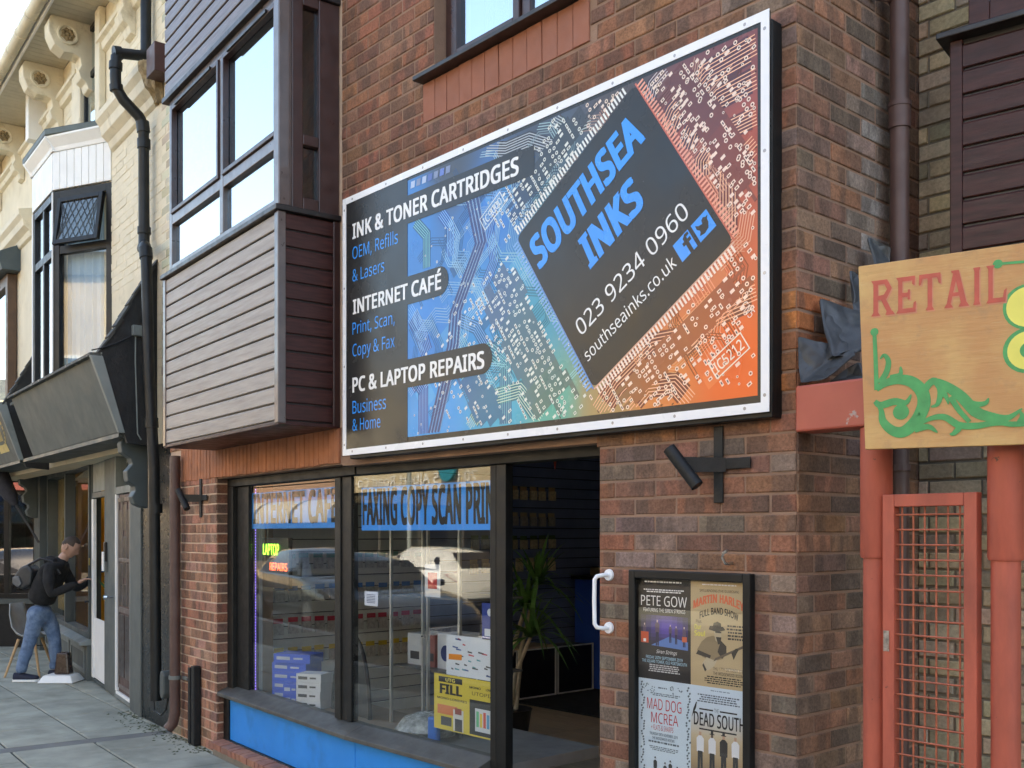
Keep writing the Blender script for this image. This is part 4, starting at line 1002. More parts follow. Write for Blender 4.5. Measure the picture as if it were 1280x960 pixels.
FRB = sub(FA, .36, -.2, 14.9)
rb = thing("retail_board", "tan painted RETAIL board with green scrollwork on the red posts", "sign", FRB, (.55,0,1.918))
m = MB(); m.add([(.0,0,2.527), (.022,0,1.925), (1.2,0,1.91), (1.2,0,2.53), (.0,.022,2.527), (.022,.022,1.925), (1.2,.022,1.91), (1.2,.022,2.53)], [(0,1,2,3),(7,6,5,4),(0,4,5,1),(1,5,6,2),(2,6,7,3),(3,7,4,0)])
t = NT("tan_ply"); v = t.pos()
c = t.mix(t.ramp(t.noise(2.6, v, 5, .6), [(.42, 0.0), (.6, 1.0)]), (.58,.365,.14), (.49,.25,.095))
c = t.mix(t.ramp(t.noise(7, t.pos((1,1,7)), 6, .7), [(.6, 0.0), (.72, .6)]), c, (.56,.39,.19))
c = t.mix(t.ramp(t.noise(16, v, 6, .7), [(.55, 0.0), (.74, .7)]), c, (.36,.21,.10))
t.set(Base_Color=c, Roughness=.6); t.bump(t.noise(9, t.pos((1,1,9)), 6, .6), .3, .006)
part("board", m, t.mat, rb, .002)
m = MB(); m.box(.06, .10, .0225, .14, 2.05, 2.10); m.box(.40, .44, .0225, .10, 2.05, 2.10); part("batten", m, M['red_paint'], rb)
def stroke(mb_, pts, w, y, ends=(1,1)):
    P = []; n = len(pts)
    for i in range(n-1):
        p0, p1, p2, p3 = pts[max(0,i-1)], pts[i], pts[i+1], pts[min(n-1,i+2)]
        for k in range(6):
            s = k/6; P.append(tuple(.5*((2*p1[a])+(-p0[a]+p2[a])*s+(2*p0[a]-5*p1[a]+4*p2[a]-p3[a])*s*s+(-p0[a]+3*p1[a]-3*p2[a]+p3[a])*s**3) for a in (0,1)))
    P.append(pts[-1]); N = len(P); L = []; R_ = []
    for i, q in enumerate(P):
        a, b = P[max(0,i-1)], P[min(N-1,i+1)]; dx, dz = b[0]-a[0], b[1]-a[1]; l = math.hypot(dx, dz) or 1; s = i/(N-1)
        ww = (w[0]+(w[1]-w[0])*s+(w[2] if len(w) > 2 else 0)*4*s*(1-s))/2
        L.append((q[0]-dz/l*ww, q[1]+dx/l*ww)); R_.append((q[0]+dz/l*ww, q[1]-dx/l*ww))
    for i in range(N-1): mb_.add([(R_[i][0],y,R_[i][1]), (R_[i+1][0],y,R_[i+1][1]), (L[i+1][0],y,L[i+1][1]), (L[i][0],y,L[i][1])], [(0,1,2,3)])
def rp(cx, cy):      # drawing sheet of the board: 754 wide, 960 tall
    t = (cx-45)/709; top = 115-105*t; bot = 897-17*t; return (.49*t, 2.527-(cy-top)/(bot-top)*.605)
K = .49/709
gm = MB(); yy = [-.0012]
def S(pts, w): yy[0] -= .00012; stroke(gm, [rp(*p) for p in pts], [q*K*1.35 for q in w], yy[0])
def dot(cx, cy, r): x_, z_ = rp(cx, cy); yy[0] -= .00012; gm.disc((x_, yy[0], z_), r*K*1.1, n=18)
dot(120,393,17); S([(120,395),(125,500),(130,640)], (13,16)); 
S([(142,610),(172,570),(184,520),(165,492),(146,508)], (20,4,6)); S([(130,640),(170,612),(230,596),(290,608),(332,650),(340,705),(310,770),(255,818),(205,815),(160,775),(150,725),(122,690)], (14,4,34))
dot(240,735,33); S([(285,660),(262,695),(210,690),(150,705),(122,688)], (4,14,16)); S([(238,540),(236,575),(190,585)], (3,12,8)); S([(335,670),(358,622),(388,604),(412,640),(402,700),(372,715)], (20,6,10))
S([(372,598),(430,622),(500,672),(560,738),(620,762),(690,768),(748,728)], (16,4,26)); S([(505,680),(560,705),(600,702),(613,680)], (8,3,12)); S([(455,672),(490,730),(535,782)], (20,14)); S([(300,800),(370,765),(430,760),(490,795),(560,800),(640,790),(750,796)], (8,10,14))
S([(440,762),(490,800),(470,830),(452,834)], (18,4,8)); S([(300,812),(360,800),(400,826)], (22,3,6)); S([(735,735),(748,760),(740,790)], (4,24)); S([(418,640),(440,680),(446,705)], (22,3)); S([(300,790),(326,740),(300,760)], (10,4,8)); S([(640,780),(700,795),(800,790),(900,770)], (12,12,6))
gt = MB(); x_, z_ = rp(650,100); gt.disc((x_, -.0013, z_), 20*K, n=18); stroke(gt, [rp(650,100), rp(775,89), rp(900,78)], [12*K, 12*K], -.0014)
part("scrollwork", gm, mk("green_sign_paint", (.045,.30,.09), .45, .2, 25, .1, 60), rb)
part('scroll_tail', gt, bpy.data.materials['green_sign_paint'], rb)
ym_ = MB()
for (cx, cy, r) in ((770,285,100), (770,475,100)):
    x_, z_ = rp(cx, cy); ym_.disc((x_, -.0008, z_), r*K*1.0, n=28)
part("scroll_outline", ym_, bpy.data.materials["green_sign_paint"], rb)
ym_ = MB()
for (cx, cy, r) in ((772,285,88), (772,475,84)):
    x_, z_ = rp(cx, cy); ym_.disc((x_, -.0014, z_), r*K, n=28)
part("yellow_letter", ym_, mk("yellow_sign_paint", (.72,.66,.13), .5, .1, 8), rb)
ym_ = MB(); x_, z_ = rp(772, 475); ym_.disc((x_, -.0019, z_), 34*K, n=20); part("scroll_eye", ym_, bpy.data.materials["green_sign_paint"], rb)
# RETAIL with flared serifs
def slab(mb_, L, x, w, z0, h, y, dx=0, dz=0):
    cnt = [0]
    def q(*pts): cnt[0] += 1; mb_.add([(x+a*w+dx, y-cnt[0]*.00006, z0+b*h+dz) for a, b in pts], [list(range(len(pts)))])
    def stem(a, top=1, bot=1, wd=.2):
        q((a,0),(a+wd,0),(a+wd,1),(a,1))
        if bot: q((a-.1,0),(a+wd+.1,0),(a+wd,.1),(a,.1))
        if top: q((a,.9),(a+wd,.9),(a+wd+.1,1),(a-.1,1))
    if L == 'R':
        stem(.12); q((.32,.88),(.6,.88),(.72,1),(.32,1)); q((.72,1),(.6,.88),(.72,.72),(.92,.74)); q((.92,.74),(.72,.72),(.58,.58),(.70,.46)); q((.70,.46),(.58,.58),(.32,.56),(.32,.44)); q((.44,.46),(.64,.48),(.92,.1),(.70,.1)); q((.64,0),(1.05,0),(.96,.1),(.70,.1))
    if L == 'E':
        stem(.12); q((.32,.88),(.88,.88),(.93,1),(.32,1)); q((.78,.78),(.9,.74),(.93,1),(.8,.9)); q((.32,.44),(.62,.44),(.62,.56),(.32,.56)); q((.58,.36),(.68,.36),(.68,.64),(.58,.64)); q((.32,0),(.95,0),(.9,.12),(.32,.12)); q((.82,.1),(.95,0),(.97,.3),(.86,.26))
    if L == 'T':
        stem(.4, 0); q((.06,.88),(.94,.88),(.98,1),(.02,1)); q((.02,1),(.0,.7),(.1,.72),(.18,.9)); q((.98,1),(.82,.9),(.9,.72),(1.0,.7))
    if L == 'A':
        q((.42,1),(.6,1),(.30,.1),(.14,.1)); q((.42,1),(.62,1),(.92,.1),(.70,.1)); q((.3,.3),(.72,.3),(.7,.4),(.33,.4)); q((.04,0),(.40,0),(.3,.1),(.12,.1)); q((.6,0),(1.02,0),(.94,.1),(.68,.1)); q((.34,.93),(.6,.93),(.62,1),(.32,1))
    if L == 'I': stem(.3, 1, 1, .4)
    if L == 'L':
        stem(.15); q((.35,0),(.92,0),(.88,.12),(.35,.12)); q((.8,.1),(.92,0),(.98,.36),(.86,.3))
m1 = MB(); m2 = MB(); u = .040
for L, w in zip("RETAIL", (.072,.064,.066,.074,.034,.062)):
    slab(m2, L, u, w, 2.357, .115, -.0006, .004, -.005); slab(m1, L, u, w, 2.357, .115, -.0018); u += w+.0065
rr_ = mk("red_sign_paint", (.47,.08,.05), .5, .15, 20, .1, 60)
part("lettering", m1, rr_, rb)
part("letter_shadow", m2, mk("pink_sign_paint", (.55,.22,.13), .5, .1, 20), rb)

# ------------------------------------------------------------------ crumpled lead flashing over the beam
def sheet(name, pts, label, zc):
    me = MB(); n = len(pts); th = .007
    c = [sum(p[i] for p in pts)/n for i in range(3)]; c[1] += .03
    top = [tuple(p) for p in pts]+[tuple(c)]; bot = [(p[0]+th, p[1]+th, p[2]) for p in top]
    me.v = top+bot
    for i in range(n):
        j = (i+1) % n; me.f += [[i, j, n], [n+1+j, n+1+i, 2*n+1], [i, n+1+i, n+1+j, j]]; me.c += [None]*3; me.m += [0]*3
    b = min(pts, key=lambda p: p[2])
    o = solo(name, me, M['lead'], label, "flashing", FA, tuple(b), "lead flashing in the corner", smooth=True)
    s = o.modifiers.new("fold", 'SUBSURF'); s.subdivision_type = 'SIMPLE'; s.levels = 4; s.render_levels = 4
    tx = bpy.data.textures.new("crumple", 'CLOUDS'); tx.noise_scale = .09
    d = o.modifiers.new("crumple", 'DISPLACE'); d.texture = tx; d.strength = .035; d.texture_coords = 'GLOBAL'
    sm = o.modifiers.new('soften', 'SMOOTH'); sm.iterations = 8; sm.factor = .6
    for e in o.data.edges: e.use_edge_sharp = False
    if 'sharp_edge' in o.data.attributes: o.data.attributes.remove(o.data.attributes['sharp_edge'])
sheet("lead_flashing", [(.03,.1,2.52), (.068,.2,2.502), (.115,.26,2.476), (.20,.16,2.337), (.17,.05,2.285), (.135,.02,2.285), (.075,.06,2.394)], "bent sheet of blue-grey lead hanging against the brick corner", 2.3)
sheet("lead_flashing", [(.012,-.012,2.371), (.058,.04,2.351), (.09,.07,2.342), (.125,.03,2.288), (.19,.06,2.311), (.205,.04,2.285), (.15,.0,2.224), (.125,-.02,2.204), (.062,-.035,2.194), (.036,-.035,2.196), (.016,-.02,2.27)], "crumpled lead sheet with a curled edge resting on the red beam end", 2.19)
sheet("lead_flashing", [(.055,.4,2.803), (.106,.47,2.767), (.103,.47,2.70), (.092,.40,2.67)], "narrow light lead blade standing in front of the brown pipe", 2.67)
sheet("lead_flashing", [(.036,.3,2.663), (.056,.34,2.646), (.11,.28,2.46), (.085,.25,2.48)], "thin tall lead strip between the side bricks and the retail board", 2.46)
sheet("lead_flashing", [(.10,.03,2.19), (.15,.08,2.246), (.19,.1,2.267), (.24,.05,2.19)], "low greenish lead fold tucked beneath the crumpled sheet", 2.19)
# ------------------------------------------------------------------ cream terrace house with the grey shopfront
cr = building("cream_terrace_house", "cream painted terrace house with canted bay window above a grey shopfront", "building", tuple((FB @ Vector((-5.3,0,0)))))
m = MB(); m.box(-7.4, -3.104, .0, .3, 2.42, 6.86); m.box(-7.4, -3.104, .3, 8, 6.7, 6.86)
cw = bpart("wall", m, M['mortar_cream'], cr, FB)
bc = Brickwork(cr, M['cream_brick'], M['cream_brick_mass'], .002)
def creamc(u, z):
    k_ = 1+rc.uniform(-.03, .03); c = tuple(v*k_ for v in (.70,.62,.46))
    if u > -3.32: c = jit(rc.choice([(.58,.53,.40), (.52,.47,.34), (.46,.40,.28)]), .12, rc)
    return c
bc.lay(cw, 4.0, 6.84, lambda z: [(-4.9, -3.106)] if not (5.33 < z < 5.68) else [(-3.24, -3.106)], creamc, -3.106)
bc.lay(cw, 2.9, 4.0, lambda z: [(-3.44, -3.106)], creamc, -3.106)
bc.lay(cw, 5.75, 6.84, lambda z: [(-7.39, -5.9)], creamc, -3.106)
bc.finish(260)
m = MB(); m.box(-3.88, -3.104, .0, .3, -.05, 2.42); bpart("pier", m, mk("black_gloss_masonry", (.010,.012,.013), .3, .4, 8, .7, 30, dirt=(.10,.11,.11), dirtscale=22, dlo=.70, dhi=.74), cr, FB)
# broken-ended string course
prof = [(.0,5.34), (-.03,5.36), (-.05,5.42), (-.11,5.47), (-.125,5.55), (-.165,5.60), (-.17,5.66), (.0,5.70)]
m = MB(); m.prism(prof, 'x', -4.80, -3.44); sc_ = bpart("string_course", m, M['cream_trim'], cr, FB, .006)
m = MB()
rw = random.Random(8)
N_ = 8
for i in range(N_+1):
    u = -3.441+.17*i/N_
    for (y, z) in prof: m.v.append((u, y*(1-.45*(i/N_))+rw.uniform(-.03, .02)*(1 if i else 0), z+rw.uniform(-.03, .02)*(1 if i else 0)))
L_ = len(prof)
for i in range(N_):
    for k in range(L_): m.f.append([i*L_+k, i*L_+(k+1) % L_, (i+1)*L_+(k+1) % L_, (i+1)*L_+k]); m.c.append(None); m.m.append(0)
m.f.append([N_*L_+k for k in range(L_)]); m.c.append(None); m.m.append(0)
o = child("broken_end", m, M['stone_worn'], sc_)
m = MB(); m.box(-3.265, -3.05, -.15, -.01, 5.47, 5.71); child("end_flashing", m, M['pipe_brown'], sc_, .005)
m = MB(); m.prism([(0,6.40), (-.04,6.42), (-.05,6.48), (-.085,6.50), (-.085,6.54), (0,6.57)], 'x', -7.4, -5.93)
bpart("string_course", m, M['cream_trim'], cr, FB, .003)
m = MB(); m.prism([(0,6.40), (-.04,6.42), (-.05,6.48), (-.085,6.50), (-.085,6.54), (0,6.57)], 'x', -5.12, -3.7); bpart("string_course", m, M['cream_trim'], cr, FB, .003)
# second floor window between pilasters
for a, b in ((-6.12, -5.78), (-5.2, -5.04)):
    m = MB(); m.box(a, b, -.07, -.001, 5.70, 6.85); bpart("pilaster", m, M['cream_trim'], cr, FB, .012)
m = hole_frame(-5.775, -5.205, 5.78, 6.84, -.03, .0, .05); m.box(-5.725, -5.255, -.028, -.002, 6.32, 6.38)
w2 = bpart("sash_window", m, M['black_paint'], cr, FB, .003)
m = MB(); m.box(-5.725, -5.255, -.012, -.008, 5.83, 6.79); child("pane", m, M['glass_up'], w2)
# eaves
m = MB(); m.box(-7.4, -3.2, -.45, -.001, 6.872, 6.90); so = bpart("soffit", m, M['mortar_cream'], cr, FB)
m = MB()
for k in range(42): m.box(-7.4+k*.1, -7.4+k*.1+.093, -.448, -.002, 6.861, 6.8715)
o = child("soffit_boards", m, M['soffit'], so); o["kind"] = "stuff"
m = MB(); m.box(-7.4, -3.2, -.475, -.451, 6.83, 7.0); bpart("eaves_board", m, M['white'], cr, FB, .003)
m = MB(); m.tube([(-7.4,-.54,6.90), (-3.2,-.54,6.90)], .062, 14); gu = bpart("gutter", m, M['cream_trim'], cr, FB, smooth=True)
for k in range(9):
    m = MB(); x_ = -7.2+k*.48; m.tube([(x_,-.54,6.90), (x_+.035,-.54,6.90)], .07, 14); child("gutter_clip", m, M['cream_trim'], gu)
m = MB(); m.box(-7.4, -3.2, -.45, 4, 7.002, 7.03); bpart("roof", m, M['slate'], cr, FB)
bprof = [(-.001,6.86), (-.40,6.86), (-.425,6.80), (-.42,6.68), (-.37,6.57), (-.28,6.515), (-.19,6.52), (-.13,6.50), (-.115,6.42), (-.145,6.36), (-.12,6.29), (-.07,6.26), (-.05,6.20), (-.001,6.18)]
def eaves_bracket(build, u):
    m = MB(); m.prism(bprof, 'x', u-.1, u+.1); b = bpart("eaves_bracket", m, M['cream_trim'], build, FB, .008)
    m = MB(); n = 20; vs = []
    for r, x_ in ((.105,.1), (.10,.118), (.085,.118), (.075,.103)):
        for k in range(n): a = 2*math.pi*k/n; vs.append((u+x_, -.245+r*math.cos(a), 6.695+r*math.sin(a)))
    m.add(vs, [(i*n+k, i*n+(k+1) % n, (i+1)*n+(k+1) % n, (i+1)*n+k) for i in range(3) for k in range(n)])
    child("roundel_ring", m, M['cream_trim'], b, smooth=True)
    m = MB()
    for k in range(7):
        a = 2*math.pi*k/7; cy, cz = -.245+.042*math.cos(a), 6.695+.042*math.sin(a)
        m.add([(u+.101, cy+.03*math.cos(a+t), cz+.03*math.sin(a+t)) for t in (0, 1.2, 2.1, 3.14, 4.2, 5.1)]+[(u+.122, cy, cz)], [(i, (i+1) % 6, 6) for i in range(6)])
    m.add([(u+.101, -.245+.03*math.cos(t), 6.695+.03*math.sin(t)) for t in (0,1,2,3,4,5)]+[(u+.13,-.245,6.695)], [(i, (i+1) % 6, 6) for i in range(6)])
    child("rosette", m, M['stone_worn'], b)
for u in (-4.15, -5.62, -6.86): eaves_bracket(cr, u)
# canted bay
def loc(p0, p1):
    a = math.atan2(p1[1]-p0[1], p1[0]-p0[0]); return FB @ Matrix.Translation((p0[0], p0[1], 0)) @ Matrix.Rotation(a, 4, 'Z'), math.hypot(p1[0]-p0[0], p1[1]-p0[1])
P0, P1, P2, P3_ = (-4.84,-.0), (-5.50,-.385), (-6.42,-.385), (-7.05,-.0)
core = [(-4.9,0), (-5.52,-.34), (-6.40,-.34), (-7.0,0)]
m = MB(); m.prism(core, 'z', 3.135, 3.2); m.prism(core, 'z', 5.08, 5.60)
cbay = bpart("canted_bay", m, M['white'], cr, FB)
def cpart(nm, mb_, mat, fr, bevel=.003):
    o = bpy.data.objects.new(nm, mb_.mesh(nm, mat)); col.objects.link(o); o.parent = cbay; o.matrix_local = FB.inverted() @ fr; BASE[o.name] = (0,0,0); WM[o.name] = fr
    if bevel: add_bevel(o, bevel)
    return o
for (a, b), fm, right in (((P1, P0), M['black_paint'], True), ((P2, P1), M['white'], False), ((P3_, P2), M['white'], False)):
    fr, L = loc(a, b)
    m = hole_frame(.0, L-.0, 3.135, 5.07, .0, .07, .075)
    m.box(.075, L-.075, .004, .066, 4.44, 4.52)
    if not right: m.box(L/2-.03, L/2+.03, .004, .066, 3.21, 4.44); m.box(L/2-.03, L/2+.03, .004, .066, 4.52, 4.995)
    cpart("window_frame", m, fm if right else M['black_paint'], fr)
    if not right:
        m = MB(); m.box(-.012, .022, -.012, -.001, 3.135, 5.07); m.box(L-.03, L+.002, -.012, -.001, 3.135, 5.07); cpart("white_edge", m, M['white'], fr)
    for c, d in ((3.21, 4.44), (4.52, 4.995)):
        if right and c > 4: continue
        m = MB(); m.box(.075, L-.075, .03, .035, c, d); cpart("pane", m, M['glass_bay'], fr, 0)
    m = MB(); nb_ = max(5, int(L/.085)); w = L/nb_
    for k in range(nb_):
        q = MB(); q.box(k*w+.003, (k+1)*w-.003, -.012, .03, 5.085, 5.46); cpart("apron_board", q, M['white'], fr, .004)
    m = MB(); m.prism([(-.09,5.58), (-.09,5.60), (.03,5.60), (.03,5.462), (-.02,5.462), (-.03,5.50)], 'x', -.03, L+.05); cpart("cornice", m, M['white'], fr)
# leaded casement standing ajar in the right-hand light
fr, L = loc(P1, P0); fr2 = fr @ Matrix.Translation((0,-.01,4.985)) @ Matrix.Rotation(rad(-9), 4, 'X') @ Matrix.Translation((0,0,-4.985))
m = hole_frame(.09, L-.09, 4.50, 4.985, -.02, .02, .045); cpart("casement", m, M['black_paint'], fr2)
m = MB(); m.box(.135, L-.135, -.003, .001, 4.545, 4.94); cpart("pane", m, M['glass_dark'], fr2, 0)
m = MB()
for k in range(-3, 9):
    for s in (1, -1):
        x0_ = .135+k*.08; pts = []
        for t in (0, 1):
            z_ = 4.545+t*.395; x_ = x0_+(t*.24 if s > 0 else .24-t*.24); pts.append((min(max(x_, .135), L-.135), -.006, z_))
        if abs(pts[0][0]-pts[1][0]) > .02: m.tube(pts, .0035, 4)
cpart("lead_cames", m, M['lead'], fr2, 0)
cur = mk("pale_curtain", (.50,.64,.74), .9, .05)
for (a_, b_) in ((P1, P0), (P2, P1)):
    fr, L = loc(a_, b_); m = MB(); n = int((L-.1)/.025)
    for k in range(n):
        x0_, x1_ = .05+(L-.1)*k/n, .05+(L-.1)*(k+1)/n; y0_, y1_ = .13+.018*math.sin(k*1.7), .13+.018*math.sin((k+1)*1.7)
        m.add([(x0_,y0_,3.15), (x1_,y1_,3.15), (x1_,y1_,5.05), (x0_,y0_,5.05)], [(0,1,2,3)])
    cpart("curtain", m, cur, fr, 0)
rp_ = [(P0[0]+.12,.0), (P1[0]+.06,-.48), (P2[0]-.06,-.48), (P3_[0]-.12,.0)]
m = MB(); m.prism(rp_, 'z', 5.602, 5.66); m.add([(*p, 5.66) for p in rp_]+[(-5.2,-.0,5.74), (-6.7,-.0,5.74)], [(0,1,4), (1,2,5,4), (2,3,5)]); cpart("lead_roof", m, mk("grey_lead_roof", (.10,.125,.12), .6, .25, 6, .3, 20), FB, .006)

# flat roof over the shopfront with a raking black end cheek, slates along its slope
m = MB(); m.box(-7.25, -3.505, -.46, -.002, 3.10, 3.13); bpart("flat_roof", m, M['slate'], cr, FB)
ang = math.atan2(.50, .89)
sl = []
for i in range(3):
    q = MB(); q.box(0, .10, -.006, .010, 0, .20); sl.append(q.mesh("slate", M['slate']))
chk = MB(); chk.prism([(-.002,4.02), (-.50,3.13), (-.50,3.11), (-.25,2.42), (-.002,2.40)], 'x', -3.50, -3.45)
ck = bpart("roof_cheek", chk, mk("black_felt", (.009,.010,.011), .55, .5, 7, .6, 24, dirt=(.03,.033,.034), dlo=.5, dhi=.7), cr, FB)
def coping(par, u):
    for r in range(9):
        t = r/9; link_child("slate", sl[r % 3], par, (u+rw.uniform(-.02,.01), -.525+.50*t, 3.10+.89*t), (1,1,rw.uniform(.9,1.1)), None, (-ang-.07+rw.uniform(-.05,.05), 0, rw.uniform(-.08,.08)))
coping(ck, -3.53)
fasc = [(-.52,3.13), (-.30,2.51), (-.26,2.51), (-.45,3.13)]
m = MB(); m.prism(fasc, 'x', -6.85, -3.47); fa = bpart("fascia_board", m, M['grey_paint'], cr, FB, .006)
m = MB(); m.prism([(-.56,3.132), (-.56,3.155), (-.46,3.165), (-.46,3.132)], 'x', -6.88, -3.44); child("capping", m, mk("flaking_capping", (.09,.09,.08), .8, .5, 20, .8, 40, dirt=(.42,.40,.33), dirtscale=16, dlo=.58, dhi=.62), fa)
m = MB(); m.prism([(-.56,3.13), (-.33,2.50), (-.28,2.50), (-.46,3.13)], 'x', -3.468, -3.415); child("end_board", m, M['grey_light'], fa, .004)
m = MB(); m.box(-7.3, -3.5, -.31, 1.2, 2.47, 2.505); bpart("shopfront_soffit", m, M['grey_dark'], cr, FB)
cprof = [(-.002,2.88), (-.16,2.88), (-.165,2.52), (-.20,2.49), (-.235,2.43), (-.225,2.35), (-.15,2.30), (-.135,2.25), (-.185,2.19), (-.175,2.10), (-.115,2.06), (-.11,2.02), (-.14,1.97), (-.12,1.91), (-.06,1.88), (-.002,1.87)]
m = MB(); m.prism([(y-.03, z) for y, z in cprof], 'x', -3.72, -3.60); cb_ = bpart("corbel", m, M['grey_dark'], cr, FB, .008)
m = MB(); m.box(-3.735, -3.585, -.185, -.03, 2.50, 2.90); child("corbel_block", m, M['grey_light'], cb_, .004)
m = MB(); m.prism([(-.12,2.76), (-.10,2.71), (-.115,2.67), (-.09,2.68), (-.07,2.67), (-.085,2.71), (-.065,2.76)], 'x', -3.585, -3.575); child("painted_motif", m, M['black_paint'], cb_)

# grey shopfront
sf = bpart("shopfront", MB().box(-.46, .0, -.015, .25, -.02, 2.47), M['grey_paint'], cr, FC, .006)
def cp(nm, mb_, mat, bevel=.004): return child(nm, mb_, mat, sf, bevel)
# right-hand panelled door
m = hole_frame(-1.24, -.462, .02, 2.47, -.012, .12, .04); m.box(-1.2, -.502, -.010, .118, 2.04, 2.11); cp("door_frame", m, M['grey_light'])
m = MB(); m.box(-1.2, -1.14, -.016, .05, .09, 2.04); cp("door_edge", m, M['white'])
m = MB(); m.box(-1.135, -.505, .008, .075, .09, 2.03); m.mi = 0
dr_ = cp("panelled_door", m, M['pipe_brown'])
dk = mk("door_panel", (.030,.022,.020), .35, .25, 6, spec=.6)
pm = mk("door_moulding", (.13,.105,.095), .4, .2, 8)
for a, b, c, d in ((-1.08,-.92,1.42,1.88), (-.88,-.72,1.68,1.93), (-.88,-.72,1.22,1.62), (-.68,-.56,1.42,1.88), (-1.08,-.92,.95,1.36), (-.88,-.72,.95,1.16), (-.68,-.56,.95,1.36), (-1.08,-.84,.25,.86), (-.80,-.56,.25,.86)):
    q = MB(); q.box(a, b, .002, .009, c, d); cp("door_panel", q, dk, .004); 
m = hole_frame(-1.12, -.52, .13, 2.0, -.004, .009, .04); m.box(-.91,-.89,-.003,.009,.95,1.95); m.box(-.71,-.69,-.003,.009,.95,1.95); m.box(-1.07,-.57,-.0035,.009,.88,.93); m.box(-1.07,-.57,-.0035,.009,1.375,1.41); cp("door_moulding", m, pm, .003)
m = MB(); letter(m, "30A", -.98, -.78, 1.955, 2.0, -.006, bold=.03); cp("door_number", m, M['dark_trim'], 0)
m = MB(); m.tube([(-1.17,-.04,1.02), (-1.17,-.10,1.02)], .012, 8); m.tube([(-1.17,-.10,1.02), (-1.17,-.13,1.02)], [.03,.022], 12); cp("door_knob", m, mk("chrome", (.6,.6,.6), .15, metal=1), 0)
m = MB(); m.box(-1.2, -.505, -.01, .2, .03, .085); cp("door_step", m, M['white'])
m = MB(); m.box(-1.2, -.505, .04, .046, 2.115, 2.43); cp("fanlight", m, M['glass_shop'], 0)
# middle post and the open shop door
m = MB(); m.box(-1.80, -1.245, -.008, .1, .02, 2.47); cp("post", m, M['grey_paint'])
m = MB(); m.box(-1.74, -1.66, -.035, -.0085, 1.36, 1.56); cp("post_bracket", m, M['dark_trim']); m = MB(); m.box(-1.745,-1.655,-.05,-.036,1.26,1.46); cp("white_box", m, M['white'])
m = hole_frame(-2.62, -1.802, .02, 2.47, -.008, .06, .03); m.box(-2.59, -1.832, -.006, .058, 2.04, 2.10); cp("door_frame", m, M['grey_dark'])
m = MB(); m.box(-2.585, -2.47, -.015, .02, .06, 2.03); m.box(-2.469, -1.84, .0, .02, .06, .72); dw = cp("white_door", m, M['white'])
m = MB(); m.box(-2.75, -1.3, .50, .53, .05, 2.45); cp("inner_partition", m, mk("mustard_partition", (.80,.46,.05), .8, .1, 4), 0)
m = MB(); m.box(-2.575, -1.85, -.0, .006, 2.105, 2.42); cp("grey_panel", m, M['grey_light'])
m = MB(); m.tube([(-2.5,-.055,.9), (-2.5,-.09,.9), (-2.44,-.1,.9)], .012, 8); cp("door_handle", m, M['dark_trim'], 0)
m = MB(); m.box(-2.515,-2.46,-.058,-.051,1.30,1.38); cp("brass_lock", m, mk("brass", (.45,.32,.08), .3, metal=.9), 0)
# shop window
m = hole_frame(-6.2, -2.66, .47, 2.47, -.03, .1, .06); m.box(-4.55,-4.47,-.028,.098,.53,2.41); cp("window_frame", m, M['grey_dark'])
m = MB(); m.box(-6.14, -2.72, .03, .036, .53, 2.41); cp("pane", m, M['glass_cafe'], 0)
m = MB(); m.prism([(-.13,.40), (-.13,.43), (-.03,.468), (.1,.468), (.1,.40)], 'x', -6.25, -2.64); cp("sill", m, M['grey_light'])
m = MB(); m.box(-6.2, -2.66, -.05, .1, .0, .40); cp("stall_riser", m, M['grey_paint'])
for k in range(3): m = hole_frame(-6.1+k*1.15, -5.1+k*1.15, .07, .36, -.062, -.051, .05); cp("riser_moulding", m, M['grey_light'])
m = MB(); m.box(-7.0, -6.25, -.12, .2, -.02, 2.47); cp("pilaster", m, M['grey_dark'])
m = MB(); m.prism([(y-.121, min(z, 2.46)) for y, z in cprof[1:-1]]+[(-.121,1.87),(-.121,2.46)], 'x', -6.72, -6.45); cp("corbel", m, M['grey_paint'])
# inside the cafe
mus = mk("mustard_wall", (.70,.40,.05), .8, .1, 4); 
m = MB(); m.box(-6.2, -1.3, 1.6, 1.7, .05, 2.45); m.box(-1.5, -1.4, .3, 1.6, .05, 2.45); m.box(-6.3,-6.2,.2,1.7,.05,2.45); cp("inner_wall", m, mus, 0)
m = MB(); m.box(-6.3, -1.3, .1, 1.7, .0, .05); cp("inner_floor", m, mk("cafe_floor", (.16,.10,.06), .6), 0)
sc2 = [(-6.10,.6), (-5.4,.6), (-5.35,1.2), (-5.45,1.32), (-5.42,1.5), (-5.2,1.62), (-5.05,1.8), (-5.1,1.98), (-5.0,2.1), (-4.8,2.2), (-4.75,2.4), (-6.10,2.4)]
m = MB(); m.prism(sc2, 'y', .10, .14); cp("scalloped_screen", m, mk("gold_screen", (.66,.42,.08), .6), 0)
m = MB(); m.add([(-4.4,.5,1.75), (-3.0,.9,2.35), (-3.0,.3,2.42), (-3.6,.4,2.1)], [(0,3,1), (0,1,2), (0,2,3), (1,3,2)]); cp("canvas_canopy", m, mk("orange_canvas", (.60,.26,.05), .8), 0)
for a, b, c, d, cc in ((-2.35,-1.9,1.50,1.98,(.03,.02,.025)), (-2.35,-1.9,1.2,1.48,(.25,.25,.2)), (-2.3,-1.95,.95,1.18,(.05,.05,.05))):
    q = MB(); q.box(a-.15, b-.05, .485, .499, c, d); cp("inner_poster", q, mk("inner_poster", cc, .6, .4, 30), 0)
